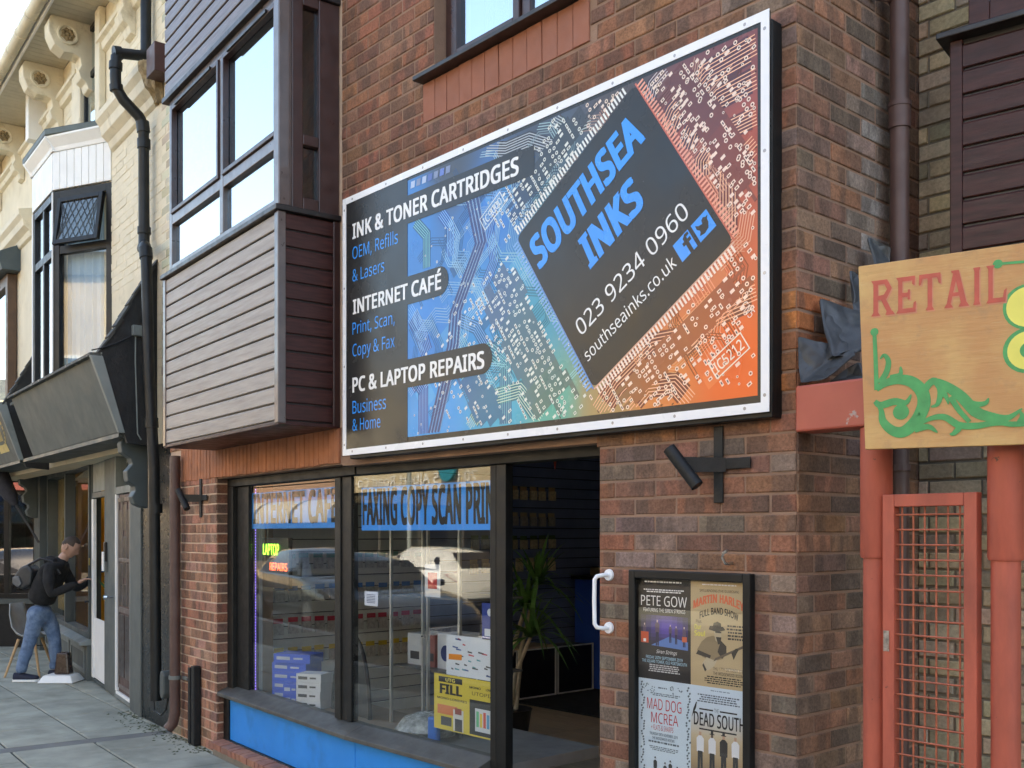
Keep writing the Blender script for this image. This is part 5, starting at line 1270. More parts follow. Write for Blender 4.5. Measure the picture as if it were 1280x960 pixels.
# pot plant in the doorway
pp = thing("pot_plant", "leafy green plant in a pale pot just inside the open shop door", "plant", FC, (-2.3,.26,.05))
m = MB(); m.lathe([(.10,.05), (.14,.35), (.15,.38), (.13,.38)], (-2.3,.26,.45), 14); part("pot", m, M['white'], pp, smooth=True)
m = MB(); m.box(-2.45, -2.15, .12, .40, .05, .45); part("stand", m, M['white'], pp)
m = MB()
for k in range(60):
    a = rw.uniform(0, 6.28); t = rw.uniform(.3, 1.2); r = rw.uniform(.08, .28); h = .83+rw.uniform(.05,.5)
    b = Vector((-2.3, .26, .82)); e = b+Vector((r*math.cos(a), r*math.sin(a), h-.83)); s = Vector((-math.sin(a), math.cos(a), 0))*.018
    mid = (b+e)/2+Vector((0,0,.06)); m.add([b, mid+s, e, mid-s], [(0,1,2), (0,2,3)])
part("leaves", m, mk("leaf_green", (.05,.11,.03), .5, .4, 30), pp)

# black rainwater pipe with its swan neck
p = thing("black_downpipe", "black rainwater pipe with swan neck running down the cream wall", "downpipe", FB, (-3.2,-.12,0))
path = [(-3.54,-.07,7.0), (-3.54,-.07,5.82), (-3.54,-.10,5.78), (-3.54,-.28,5.75), (-3.54,-.32,5.70), (-3.54,-.325,5.55), (-3.54,-.32,5.45), (-3.54,-.26,5.36), (-3.54,-.13,5.25), (-3.54,-.09,5.18), (-3.54,-.085,4.22), (-3.53,-.09,4.14), (-3.50,-.11,4.10), (-3.36,-.13,4.09), (-3.32,-.14,4.06), (-3.30,-.14,3.98), (-3.26,-.13,3.0), (-3.22,-.10,2.2), (-3.2,-.09,.25)]
m = MB(); m.tube(path, .047, 14); part("pipe", m, M['pipe_black'], p, smooth=True)
for pt, d in (((-3.54,-.28,5.75), (-3.54,-.34,5.74)), ((-3.54,-.322,5.66), (-3.54,-.324,5.60)), ((-3.54,-.32,5.47), (-3.54,-.315,5.42)), ((-3.54,-.10,5.21), (-3.54,-.09,5.12)), ((-3.54,-.088,5.06), (-3.54,-.087,4.98)), ((-3.54,-.085,4.3), (-3.54,-.085,4.24)), ((-3.32,-.14,4.06), (-3.30,-.14,3.97)), ((-3.24,-.115,2.62), (-3.238,-.113,2.54)), ((-3.21,-.09,1.9), (-3.21,-.09,1.82))):
    m = MB(); m.tube([pt, d], .056, 14); part("collar", m, M['pipe_black'], p, smooth=True)
# junction box with its cable on the black cheek
p = thing("junction_box", "small white junction box with cables on the black roof cheek", "junction box", FB, (-3.44,-.17,3.36))
m = MB(); m.box(-3.449, -3.40, -.22, -.10, 3.33, 3.42); part("box", m, M['grey_light'], p, .006)
for pts in ([(-3.43,-.19,3.33), (-3.435,-.19,3.1), (-3.44,-.17,2.5), (-3.44,-.14,2.45)], [(-3.43,-.13,3.33), (-3.43,-.08,3.15), (-3.43,-.12,2.95), (-3.43,-.05,2.7)], [(-3.43,-.2,3.34), (-3.42,-.35,3.25), (-3.42,-.46,3.2), (-3.42,-.55,3.17)]):
    m = MB(); m.tube(pts, .006, 6); part("cable", m, M['grey_light'] if pts[0][1] == -.19 else M['pipe_black'], p, smooth=True)

# ------------------------------------------------------------------ the next house along the terrace
c2 = building("terrace_house", "farther cream terrace house with a dark fascia and gold wreath emblem", "building", tuple((FB @ Vector((-11,0,0)))))
m = MB(); m.box(-18, -7.404, .002, .3, 2.42, 6.86); m.box(-18, -7.404, .3, 8, 6.7, 6.86); bpart("wall", m, M['cream'], c2, FB)
m = MB(); m.box(-18, -7.404, -.45, -.001, 6.872, 6.90); so = bpart("soffit", m, M['mortar_cream'], c2, FB)
m = MB()
for k in range(60): m.box(-7.41-k*.1-.093, -7.41-k*.1, -.448, -.002, 6.861, 6.8715)
o = child("soffit_boards", m, M['soffit'], so); o["kind"] = "stuff"
m = MB(); m.box(-18, -7.404, -.475, -.451, 6.83, 7.0); bpart("eaves_board", m, M['white'], c2, FB, .003)
m = MB(); m.tube([(-18,-.54,6.90), (-7.404,-.54,6.90)], .062, 14); gu = bpart("gutter", m, M['cream_trim'], c2, FB, smooth=True)
for k in range(8):
    m = MB(); x_ = -7.7-k*.6; m.tube([(x_,-.54,6.90), (x_+.035,-.54,6.90)], .07, 14); child("gutter_clip", m, M['cream_trim'], gu)
m = MB(); m.box(-18, -7.404, -.45, 4, 7.002, 7.03); bpart("roof", m, M['slate'], c2, FB)
for u in (-8.9, -10.4): eaves_bracket(c2, u)
m = MB(); m.box(-7.75, -7.6, -.2, -.0, 6.3, 6.86); bpart("dentil", m, M['white'], c2, FB, .01)
m = MB(); m.prism([(0,6.40), (-.04,6.42), (-.05,6.48), (-.085,6.50), (-.085,6.54), (0,6.57)], 'x', -12, -7.41); bpart("string_course", m, M['cream_trim'], c2, FB)
m = MB(); m.prism(prof, 'x', -12, -8.3); bpart("string_course", m, M['cream_trim'], c2, FB)
m = hole_frame(-11.2, -9.25, 3.2, 5.06, -.12, -.01, .14); w3 = bpart("window", m, mk("brown_timber", (.10,.055,.03), .5, .2, 8), c2, FB)
m = MB(); m.box(-11.06, -9.39, -.07, -.06, 3.34, 4.92); child("pane", m, M['glass_up'], w3)
m = MB(); m.prism([(-.001,5.07), (-.22,5.07), (-.26,5.2), (-.24,5.3), (-.001,5.42)], 'x', -11.3, -9.05); child("lead_hood", m, mk("blue_grey_lead", (.06,.08,.085), .6, .2, 6), w3)
m = MB(); m.box(-14, -7.505, -.46, -.002, 3.10, 3.13); bpart("flat_roof", m, M['slate'], c2, FB)
m = MB(); m.prism([(-.002,4.02), (-.50,3.13), (-.50,3.11), (-.25,2.42), (-.002,2.40)], 'x', -7.5, -7.45); ck2 = bpart("roof_cheek", m, bpy.data.materials["black_felt"], c2, FB); coping(ck2, -7.53)
m = MB(); m.prism(fasc, 'x', -13, -7.47); f2 = bpart("fascia_board", m, M['grey_dark'], c2, FB, .005)
m = MB(); m.prism([(-.56,3.132), (-.56,3.155), (-.46,3.165), (-.46,3.132)], 'x', -13, -7.44); child("capping", m, M['grey_light'], f2)
m = MB(); m.prism([(-.56,3.13), (-.33,2.50), (-.28,2.50), (-.46,3.13)], 'x', -7.468, -7.415); child("end_board", m, M['grey_light'], f2, .004)
gold = mk("gold_leaf", (.55,.42,.14), .4, .15, 20)
em = MB(); tl = (.22, .62); ln = math.hypot(*tl)
def on_f(u, h): t = h/.62; return (u, -.30-.22*t-.0035, 2.51+.62*t)   # a point of the sloping board
for s in (-1, 1):
    for k in range(9):
        a = rad(-70+k*17); cu, ch = -8.15+s*.33*math.cos(a), .36+.20*math.sin(a)
        for w_ in (-.5, .5): em.add([on_f(cu, ch), on_f(cu+s*.06*math.cos(a+w_), ch+.03+.02*w_), on_f(cu+s*.05, ch+.055), on_f(cu-s*.02, ch+.04)], [(0,1,2,3)] if s > 0 else [(3,2,1,0)])
for k in range(5): em.add([on_f(-8.15+(k-2)*.05, .25), on_f(-8.12+(k-2)*.05, .25), on_f(-8.13+(k-2)*.09, .50), on_f(-8.16+(k-2)*.09, .48)], [(0,1,2,3)])
em.add([on_f(-8.42,.12), on_f(-7.88,.12), on_f(-7.92,.21), on_f(-8.38,.21)], [(0,1,2,3)])
child("wreath_emblem", em, gold, f2)
m = MB(); m.box(-14, -7.5, -.31, 1.6, 2.47, 2.505); bpart("shopfront_soffit", m, M['grey_dark'], c2, FB)
FD = frame(-13.62, 1.60, 48.3)
m = hole_frame(-2.2, -.12, .70, 2.47, -.02, .08, .07); m.box(-.62,-.55,-.018,.078,.77,2.4); sf2 = bpart("shopfront", m, M['black_paint'], c2, FD, .004)
m = MB(); m.box(-2.13, -.19, .02, .026, .77, 2.40); child("pane", m, M['glass_far'], sf2)
m = MB(); m.box(-2.2, -.12, -.05, .3, .0, .62); child("stall_riser", m, M['steel_black'], sf2)
m = MB(); m.box(-2.25, -.1, -.09, .1, .625, .70); child("sill", m, M['grey_dark'], sf2)
m = MB(); m.box(-.12, .25, -.06, .25, .0, 2.47); child("pilaster", m, M['grey_dark'], sf2)
m = MB(); m.prism([(y-.061, min(z, 2.46)) for y, z in cprof[1:-1]]+[(-.061,1.87),(-.061,2.46)], 'x', -.08, .16); child("corbel", m, M['grey_light'], sf2, .006)
m = MB(); m.box(-2.2, .2, 1.0, 1.1, 0, 2.45); child("inner_wall", m, mk("far_inner", (.10,.07,.045), .8, .5, 5), sf2)
m = MB(); m.box(-2.2, .2, .1, 1.0, 0, .3); child("display_bed", m, M['dark_room'], sf2)
# furled banner on a slanting pole
fl = thing("furled_banner", "furled dark grey banner on a slanting pole in front of the far shop window", "banner", FA, (-13.0,1.0,1.5))
m = MB(); a, b = Vector((-12.9,.42,3.0)), Vector((-12.33,1.1,1.53)); m.tube([a, b], .016, 8); part("pole", m, M['dark_trim'], fl, smooth=True)
d = b-a; m = MB(); m.tube([a+d*.08, a+d*.2, a+d*.4, a+d*.58, a+d*.66], [.05,.13,.14,.09,.04], 10); part("cloth", m, mk("dark_canvas", (.035,.035,.045), .8, .3, 12, .5, 20), fl, smooth=True)

# moss and litter at the foot of the wall
m = MB(); rm = random.Random(12)
for k in range(260):
    u, y = rm.uniform(-4.3, -2.1), -abs(rm.gauss(0, .10))-.015
    if u < -3.9: y += .02
    p_ = Vector((u, y, .001)); r = rm.uniform(.005, .017); n = 5; h = rm.uniform(.002, .008)
    m.add([(p_.x+r*math.cos(2*math.pi*i/n+k), p_.y+r*math.sin(2*math.pi*i/n+k), .0) for i in range(n)]+[(p_.x, p_.y, h)], [(i, (i+1) % n, n) for i in range(n)])
solo("moss", m, M['moss'], "green moss growing along the foot of the walls", "moss", FB, kind="stuff")
# ------------------------------------------------------------------ inside the ink shop
sw = mk("grey_slatwall", (.72,.74,.70), .6, .1, 5); swn = mk("navy_slatwall", (.20,.25,.42), .6, .12, 5)
XW = -5.25
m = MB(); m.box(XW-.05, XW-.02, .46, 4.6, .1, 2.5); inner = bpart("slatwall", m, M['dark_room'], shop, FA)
s1 = MB(); s1.prism([(-.02,.006), (-.001,.006), (-.001,.094), (-.008,.098), (-.02,.098)], 'y', 0, 1.75); s1m = s1.mesh("slat", sw)
s2 = MB(); s2.prism([(-.02,.006), (-.001,.006), (-.001,.094), (-.008,.098), (-.02,.098)], 'y', 0, 2.35); s2m = s2.mesh("slat", swn)
for k in range(24): link_child("slat", s1m, inner, (XW, .46, .1+k*.1)); link_child("slat", s2m, inner, (XW, 2.22, .1+k*.1))
m = MB(); m.box(XW, -.3, 4.6, 4.7, .1, 2.5); bpart("inner_wall", m, mk("navy_wall", (.45,.5,.6), .7), shop, FA)
m = MB(); m.box(-.35, -.3, .5, 4.6, .1, 2.5); bpart("inner_wall", m, M['white'], shop, FA)
m = MB(); m.box(-5.3, -.26, .25, 4.7, 2.5, 2.55); bpart("ceiling", m, mk("ceiling_white", (.8,.78,.72), .9), shop, FA)
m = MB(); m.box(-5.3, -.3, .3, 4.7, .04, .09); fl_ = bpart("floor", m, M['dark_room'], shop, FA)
pk = []
for i, c in enumerate(((.60,.45,.30), (.63,.48,.32), (.56,.42,.28))):
    q = MB(); q.box(0, 1.68, 0, .187, 0, .011); pk.append(q.mesh("floor_plank", mk("oak_laminate%d" % i, c, .45, .25, 9, .05, 30, stretch=(.4,6,1))))
for r in range(14):
    for k in range(3): link_child("floor_plank", pk[(r*2+k) % 3], fl_, (-5.28+k*1.69-(r % 3)*.0, .31+r*.19, .091))
m = MB(); m.box(-5.2, -.4, 2.98, 4.59, .1025, .112); bpart("floor_mat", m, mk("black_mat", (.03,.03,.03), .9), shop, FA)
# display bed in the window
m = MB(); m.box(-2.0, -.02, .21, .72, .38, .44); bpart("display_shelf", m, mk("shelf_laminate", (.36,.26,.18), .6), shop, FB)
m = MB(); m.box(-3.05, -1.9, .21, .95, .38, .44); bpart("display_shelf", m, mk("shelf_dark", (.25,.25,.24), .6), shop, FA)
m = MB(); m.box(-1.86, -1.80, .20, .26, .44, 1.99); bpart("window_liner", m, M['white'], shop, FB)
# vinyl bands on the glass
bl = mk("blue_vinyl", (.006,.30,.92), .5, .04, 6); bkv = mk("black_vinyl", (.004,.005,.008), .6)
m = MB(); m.box(-1.698, -.302, YG+.0075, YG+.0085, 1.685, 1.945); vb = sfpart("window_vinyl", m, bl, FB, 0)
m = MB(); letter(m, "INTERNET CAFE", -1.68, -.33, 1.72, 1.935, YG+.0070, bold=.05); sfpart("vinyl_lettering", m, bkv, FB, 0)
m = MB(); m.box(-3.09, -1.858, YG+.0075, YG+.0085, 1.668, 1.925); sfpart("window_vinyl", m, bl, FA, 0)
m = MB(); letter(m, "FAXING COPY SCAN PRINT", -3.08, -1.80, 1.70, 1.915, YG+.0070, bold=.05); m.v = [(min(x, -1.859), y, z) for x, y, z in m.v]; sfpart("vinyl_lettering", m, bkv, FA, 0)

# hanging cartridge packs on the slatwall
def pack_mesh(ctop, cbody, w=.085, h=.13):
    q = MB(); q.box(0, .022, 0, w, 0, h*.7); q.mi = 1; q.box(.002, .008, .0, w, h*.705, h); q.mi = 0; q.box(.022, .0235, w*.15, w*.85, h*.1, h*.55); 
    return q.mesh("cartridge_pack", [mk("pack_body", cbody, .4, .3, 40), mk("pack_card", ctop, .5)])
rp5 = random.Random(31)
rows = [(1.36, .70, 2.10, 12, (.10,.36,.30), (.55,.56,.55), "green-carded ink packs above the blue row"), (1.10, .60, 2.10, 13, (.03,.2,.62), (.6,.62,.62), "blue-topped ink packs"), (.84, .60, 2.10, 13, (.62,.03,.08), (.6,.58,.56), "red-topped ink packs"), (.60, .60, 2.10, 13, (.8,.58,.06), (.6,.56,.5), "yellow-topped ink packs"),
        (1.98, 2.75, 3.75, 9, (.6,.4,.2), (.85,.7,.45), "brown ink packs in the top row"), (1.72, 2.75, 3.75, 9, (.6,.5,.3), (.5,.46,.4), "dark ink packs in the second row"), (1.50, 2.75, 3.75, 9, (.10,.16,.06), (.55,.5,.36), "green-topped ink packs"), (1.28, 2.75, 3.75, 8, (.6,.5,.3), (.8,.68,.45), "tan ink packs above the plant")]
for z, y0, y1, n, ct, cbd, nm in rows:
    me = pack_mesh(ct, cbd)
    for k in range(n):
        o = bpy.data.objects.new("cartridge_pack", me); col.objects.link(o); o.location = (XW+.004, y0+(y1-y0)*k/(n-1)+rp5.uniform(-.008,.008), z+rp5.uniform(-.006,.006)); o.rotation_euler = (0,0,rp5.uniform(-.12,.12)*0)
        tag(o, nm.replace("packs", "pack")+" hanging on the shop slatwall", "ink pack", nm+" on the slatwall")
# boxes in the window
def carton(w, d, h, cbody, cside, mark):
    q = MB(); q.box(-w/2, w/2, -d/2, d/2, 0, h); q.mi = 1
    q.box(-w*.42, -w*.05, -d/2-.0012, -d/2-.0004, h*.35, h*.7); q.box(w*.05, w*.3, -d/2-.0012, -d/2-.0004, h*.42, h*.62); q.box(-w/2-.0012, -w/2-.0004, -d*.3, 0.0, h*.3, h*.75)
    return q.mesh("carton", [mk("carton_"+mark, cbody, .4, .06, 6), mk("carton_print_"+mark, cside, .5)])
bxm = carton(.30, .19, .066, (.012,.09,.62), (.45,.5,.6), "blue"); wxm = carton(.19, .15, .060, (.66,.68,.70), (.04,.04,.05), "white"); sbm = carton(.12, .12, .07, (.012,.08,.6), (.5,.55,.65), "small")
ords = ("lowest", "second", "third", "fourth", "top")
def place(me, fr, u, y, z, rz, name, label, cat, grp):
    o = bpy.data.objects.new(name, me); col.objects.link(o); o.matrix_world = fr @ Matrix.Translation((u, y, z)) @ Matrix.Rotation(rad(rz), 4, 'Z'); tag(o, label, cat, grp); return o
for k in range(5): place(bxm, FB, -1.50+(.03 if k == 4 else 0), .40, .442+k*.0675, 28+(0 if k < 4 else 6), "blue_carton", "%s blue carton of the tall stack behind the shop window" % ords[k], "box", "cartons in the shop window")
for k in range(2): place(sbm, FB, -1.30, .29, .442+k*.071, 40, "blue_carton", "%s small blue carton beside the white cartons in the window" % ("lower", "upper")[k], "box", "cartons in the shop window")
for k in range(4): place(wxm, FB, -1.05, .32, .442+k*.061, 34+rp5.uniform(-2,2), "white_carton", "%s white carton of the short stack behind the shop window" % ("lowest", "second", "third", "top")[k], "box", "cartons in the shop window")
# arched dark display panel
pts = [(-.92,.445)]+[(-.62-.30*math.cos(t)*(.75 if t > 1.57 else 1), .445+.52*math.sin(t)) for t in [math.pi*k/14 for k in range(1, 14)]]+[(-.40,.445)]
dp = thing("arched_panel", "dark mesh panel with an arched black rim behind the left shop pane", "display panel", FB, (-.66,.4,.44))
m = MB(); m.prism(pts, 'y', .40, .412); part("mesh", m, mk("grey_mesh", (.06,.062,.058), .8), dp)
m = MB(); m.tube([(a, .40, b) for a, b in pts], .014, 8); part("rim", m, M['dark_trim'], dp, smooth=True)
# glazed cabinet with white cartons
gc = thing("glass_cabinet", "tall glass display cabinet with metal uprights behind the right shop pane", "cabinet", FA, (-2.7,.75,.1))
alu = mk("aluminium", (.55,.57,.57), .35, .1, 5, metal=.8)
for a, b in ((-3.32,.5), (-2.98,.5), (-2.93,.5), (-2.62,.5)): m = MB(); m.box(a, a+.018, b, b+.018, .1, 1.98); part("upright", m, alu, gc)
for z in (.42, .80, 1.25): m = MB(); m.box(-3.31, -2.55, .52, .96, z, z+.012); part("shelf", m, mk("cabinet_shelf", (.10,.10,.095), .4), gc)
for k, (u, w, h, c, lb) in enumerate(((-3.18,.16,.2,(.55,.57,.57),"white printer carton with a dark print, left end of the cabinet shelf"), (-3.0,.06,.2,(.30,.10,.09),"narrow dusky red carton between white ones on the cabinet shelf"), (-2.86,.17,.22,(.62,.64,.66),"tall white carton with a blue roundel on the cabinet shelf"), (-2.66,.15,.2,(.58,.60,.60),"white carton at the right end of the cabinet shelf"))):
    t_ = thing("shelf_carton", lb, "box", FA, (u,.70,.813), "cartons on the cabinet shelf")
    m = MB(); m.box(u-w/2, u+w/2, .60, .80, .813, .813+h); part("box", m, mk("shelf_carton", c, .45, .08), t_, .002)
    m = MB()
    if k == 2: m.disc((u,.5985,.813+h*.45), .05, n=20); part("print", m, mk("navy_print", (.03,.05,.16), .5), t_)
    else: m.quad((u-w*.3,.5985,.85), (u+w*.3,.5985,.85), (u+w*.3,.5985,.9), (u-w*.3,.5985,.9)); part("print", m, mk("dark_print", (.05,.05,.06), .5), t_)
# bag of packing and a blue tape reel on the window bed
m = MB(); m.lathe([(.02,0), (.17,.02), (.2,.06), (.15,.12), (.06,.15), (.01,.15)], (-2.75,.38,.441), 12)
o = solo("plastic_bag", m, mk("clear_bag", (.35,.37,.35), .25, .5, 20, .9, 18), "crumpled pale plastic bag lying low in the right shop window", "bag", FA, (-2.75,.38,.441), smooth=True)
m = MB(); m.box(-2.60,-2.52,.26,.30,.441,.60); solo("blue_pouch", m, mk("blue_pouch", (.01,.13,.5), .4, .15, 10), "small upright blue pouch beside the plastic bag in the shop window", "pouch", FA, (-2.56,.28,.441), bevel=.012)
# notices on the glass
def notice(name, label, u0, u1, z0, z1, c, draw=None, tilt=0):
    t_ = thing(name, label, "poster", FA, ((u0+u1)/2, YG+.012, z0))
    m = MB(); m.box(u0, u1, YG+.0095, YG+.0105, z0, z1); part("paper", m, mk(name, c, .6, .05), t_)
    k = MB()
    if draw:
        draw(k, u0, u1-u0, z1, z1-z0); part("print", k, M['print_matt'], t_)
    return t_
def dfill(k, x0, W, zt, H):
    y = YG+.0090
    def R(a, b, c, d, cc, dy=0): k.col = cc; k.quad((x0+a*W, y-dy, zt-d*H), (x0+b*W, y-dy, zt-d*H), (x0+b*W, y-dy, zt-c*H), (x0+a*W, y-dy, zt-c*H))
    def T(s, a, b, c, d, cc, **kw): k.col = cc; letter(k, s, x0+a*W, x0+b*W, zt-d*H, zt-c*H, y-.0003, **kw)
    bk_ = (.015,.015,.015)
    R(.08,.48,.04,.14,bk_); T("UTG", .2,.36,.06,.12,(.7,.6,.1), bold=.03); T("FILL", .10,.48,.17,.35,bk_, bold=.06); T("MONO LONDRES", .06,.56,.41,.45,bk_, bold=.02); T("MONO", .60,.78,.13,.17,bk_, bold=.03); T("LONDRES", .86,1.0,.13,.17,bk_, bold=.03); T("UTOPIA", .64,.98,.22,.28,bk_)
    R(.60,1.0,.36,.97,(.02,.02,.02)); R(.69,.95,.50,.90,(.55,.58,.6),.0002)
    for i, cc in enumerate(((.1,.45,.2), (.7,.5,.05), (.6,.08,.05), (.06,.3,.5))): R(.71+i*.055,.75+i*.055,.55+.03*(i%2),.82,cc,.0004)
    R(.06,.4,.55,.72,(.6,.18,.06)); R(.33,.5,.60,.98,(.55,.55,.52),.0002); R(.36,.47,.57,.68,(.25,.05,.04),.0004); R(.12,.3,.76,.92,(.05,.05,.06)); R(.36,.48,.76,.98,(.04,.04,.05),.0004)
notice("yellow_poster", "yellow FILL poster taped inside the shop pane beside the door", -2.375, -1.862, .585, .885, (.60,.47,.05), dfill)
def dwh(k, x0, W, zt, H):
    y = YG+.0090; r = random.Random(2)
    for i in range(26):
        a, b = r.uniform(.08,.9), r.uniform(.06,.92); k.col = r.choice(((.05,.05,.06), (.05,.1,.3), (.5,.08,.1), (.1,.3,.35), (.05,.05,.05))); s = r.uniform(.02,.06)
        k.quad((x0+(a-s)*W,y,zt-(b+.02)*H), (x0+(a+s)*W,y,zt-(b+.03)*H), (x0+(a+s)*W,y,zt-b*H), (x0+(a-s)*W,y,zt-(b-.02)*H))
    k.col = (.75,.25,.03); k.quad((x0+.05*W,y-.0003,zt-.62*H), (x0+.33*W,y-.0003,zt-.60*H), (x0+.33*W,y-.0003,zt-.46*H), (x0+.05*W,y-.0003,zt-.48*H))
notice("white_poster", "white illustrated poster above the yellow one inside the shop pane", -2.265, -1.862, .888, 1.105, (.62,.66,.70), dwh)
def dnote(k, x0, W, zt, H):
    y = YG+.0090
    for i in range(6): k.col = (.12,.13,.2); k.quad((x0+.15*W,y,zt-(.25+i*.11)*H), (x0+.8*W,y,zt-(.25+i*.11)*H), (x0+.8*W,y,zt-(.2+i*.11)*H), (x0+.15*W,y,zt-(.2+i*.11)*H))
notice("paper_note", "small white paper note stuck on the right shop pane", -3.06, -2.92, 1.22, 1.305, (.66,.68,.76), dnote)
def dst(k, x0, W, zt, H): y = YG+.0090; k.col = (.5,.04,.04); k.quad((x0+.2*W,y,zt-.75*H), (x0+.8*W,y,zt-.75*H), (x0+.8*W,y,zt-.25*H), (x0+.2*W,y,zt-.25*H))
notice("red_sticker", "white sticker with a red square pattern on the right shop pane", -2.46, -2.32, 1.30, 1.48, (.55,.55,.55), dst)
def dbl(k, x0, W, zt, H): y = YG+.0090; k.col = (.6,.65,.7); k.quad((x0+.2*W,y,zt-.9*H), (x0+.9*W,y,zt-.9*H), (x0+.9*W,y,zt-.7*H), (x0+.2*W,y,zt-.7*H)); k.disc((x0+.6*W,y,zt-.25*H), .02, n=10)
notice("blue_notice", "narrow blue notice at the door-side edge of the shop pane", -1.965, -1.862, 1.10, 1.29, (.01,.04,.24), dbl)
# lit signs
ns = thing("neon_sign", "lit green LAPTOP and orange REPAIRS sign in the left shop pane", "neon sign", FB, (-1.42,.2,1.36))
m = MB(); m.box(-1.66, -1.20, .20, .23, 1.26, 1.62); part("panel", m, M['dark_trim'], ns, .003)
m = MB(); letter(m, "LAPTOP", -1.64, -1.36, 1.495, 1.575, .197, bold=.03); part("green_tubes", m, emit("neon_green", (.25,.9,.06), 1.1), ns)
m = MB(); letter(m, "REPAIRS", -1.52, -1.22, 1.385, 1.44, .197, bold=.02); part("orange_tubes", m, emit("neon_orange", (.9,.13,.03), .9), ns)
ls = thing("led_strip", "vertical strip of violet lights down the left edge of the shop pane", "light strip", FB, (-1.685,.165,.5))
m = MB(); m.box(-1.70, -1.672, .160, .166, .5, 1.99); part("strip", m, mk("strip_dark", (.03,.02,.10), .5), ls)
m = MB()
for k in range(70): m.box(-1.689, -1.683, .1565, .1595, .505+k*.0212, .513+k*.0212)
part("leds", m, emit("violet_led", (.25,.15,1.0), .8), ls)["kind"] = "stuff"
# through the doorway: cabinets, counter, plant, bunting
for k, (y, lb) in enumerate(((2.55,"left"), (3.05,"middle"), (3.56,"right"))):
    c = thing("low_cabinet", "low black cabinet with pale rounded edge, %s of three along the slatwall" % {"left": "nearest the door", "middle": "middle", "right": "farthest"}[lb], "cabinet", FA, (-5.05,y+.24,.113), "low cabinets inside the shop")
    m = MB(); m.box(-5.22, -4.92, y+.01, y+.48, .114, .56); part("body", m, M['dark_trim'], c, .012)
    m = MB(); q = hole_frame(y, y+.49, .112, .57, -.0, .02, .012); q.v = [(-4.92+yy_*.6, x_, z_) for x_, yy_, z_ in q.v]; part("edge_trim", q, mk("pale_edge", (.75,.75,.72), .5), c)
    if k < 2: m = MB(); m.box(-5.23, -4.91, y, y+.49, .571, .585); part("top", m, mk("wood_top", (.5,.38,.25), .5), c)
ct = thing("blue_counter", "dark blue shop counter at the back behind the low cabinets", "counter", FA, (-4.6,4.2,.1))
m = MB(); m.box(-5.2, -3.4, 4.08, 4.5, .113, 1.19); part("body", m, mk("counter_blue", (.03,.12,.62), .5, .1, 4), ct, .004)
m = MB(); m.box(-5.22, -3.38, 4.04, 4.52, 1.192, 1.225); part("top", m, M['dark_trim'], ct, .004)
for k in range(5): 
    m = MB(); u = -5.1+k*.22; h = .08+.05*(k % 3); m.box(u, u+.13, 4.2, 4.3, 1.226, 1.226+h); solo("counter_carton", m, mk("tan_carton", (.34,.24,.12), .6), "small tan carton standing on the blue counter", "box", FA, (u+.06,4.25,1.226), "cartons on the counter", bevel=.003)
pl = thing("dracaena", "tall dracaena with long drooping green leaves inside the shop doorway", "plant", FA, (-3.35,1.55,.1))
m = MB(); m.lathe([(.12,0), (.16,.28), (.17,.3), (.14,.3)], (-3.35,1.55,.103), 16); part("pot", m, M['dark_trim'], pl, smooth=True)
heads = []
for k, (a, h, lx, ly) in enumerate(((0,1.05,.12,.10), (1,.85,.22,.0), (2,1.2,.05,.16))):
    b = Vector((-3.38+.04*k, 1.53+.02*k, .38)); e = b+Vector((lx, ly, h-.3)); mid = (b+e)/2+Vector((-.05,0,0))
    m = MB(); m.tube([b, mid, e], [.018,.016,.013], 8); part("stem", m, mk("pale_bark", (.5,.44,.32), .8, .3, 20), pl, smooth=True); heads.append(e)
m = MB(); rl = random.Random(17)
for e in heads:
    for k in range(34):
        a = rl.uniform(0, 6.28); L = rl.uniform(.3, .6); el = rl.uniform(.1, 1.3); d = Vector((math.cos(a)*math.cos(el), math.sin(a)*math.cos(el), math.sin(el))); s = Vector((-math.sin(a), math.cos(a), 0)); prev = None
        for i in range(7):
            t = i/6; p_ = e+d*L*t+Vector((0,0,-L*.75*t*t*math.cos(el))); w_ = .016*(1-t**2)+.001
            cur = (p_-s*w_, p_+s*w_)
            if prev: m.add([prev[0], prev[1], cur[1], cur[0]], [(0,1,2,3)])
            prev = cur
part("leaves", m, mk("dracaena_leaf", (.09,.22,.05), .45, .4, 20), pl, smooth=True)
for u, y, c, lb in ((-2.62,1.3,(.45,.06,.03),"red bunting pennant hanging inside the shop doorway"), (-2.25,1.55,(.48,.40,.24),"cream bunting pennant hanging inside the shop doorway")):
    m = MB(); m.prism([(u-.1,2.46), (u+.1,2.46), (u,2.06)], 'y', y, y+.003); solo("pennant", m, mk("bunting", c, .8), lb, "bunting", FA, (u,y,2.06), "bunting inside the shop")
m = MB(); m.tube([(-4.5,1.0,2.5), (-3.5,1.15,2.47), (-2.62,1.302,2.462), (-2.25,1.552,2.462), (-1.0,2.2,2.5)], .003, 5); solo("bunting_cord", m, M['white'], "thin cord carrying the pennants under the shop ceiling", "cord", FA, (-2.5,1.4,2.46))
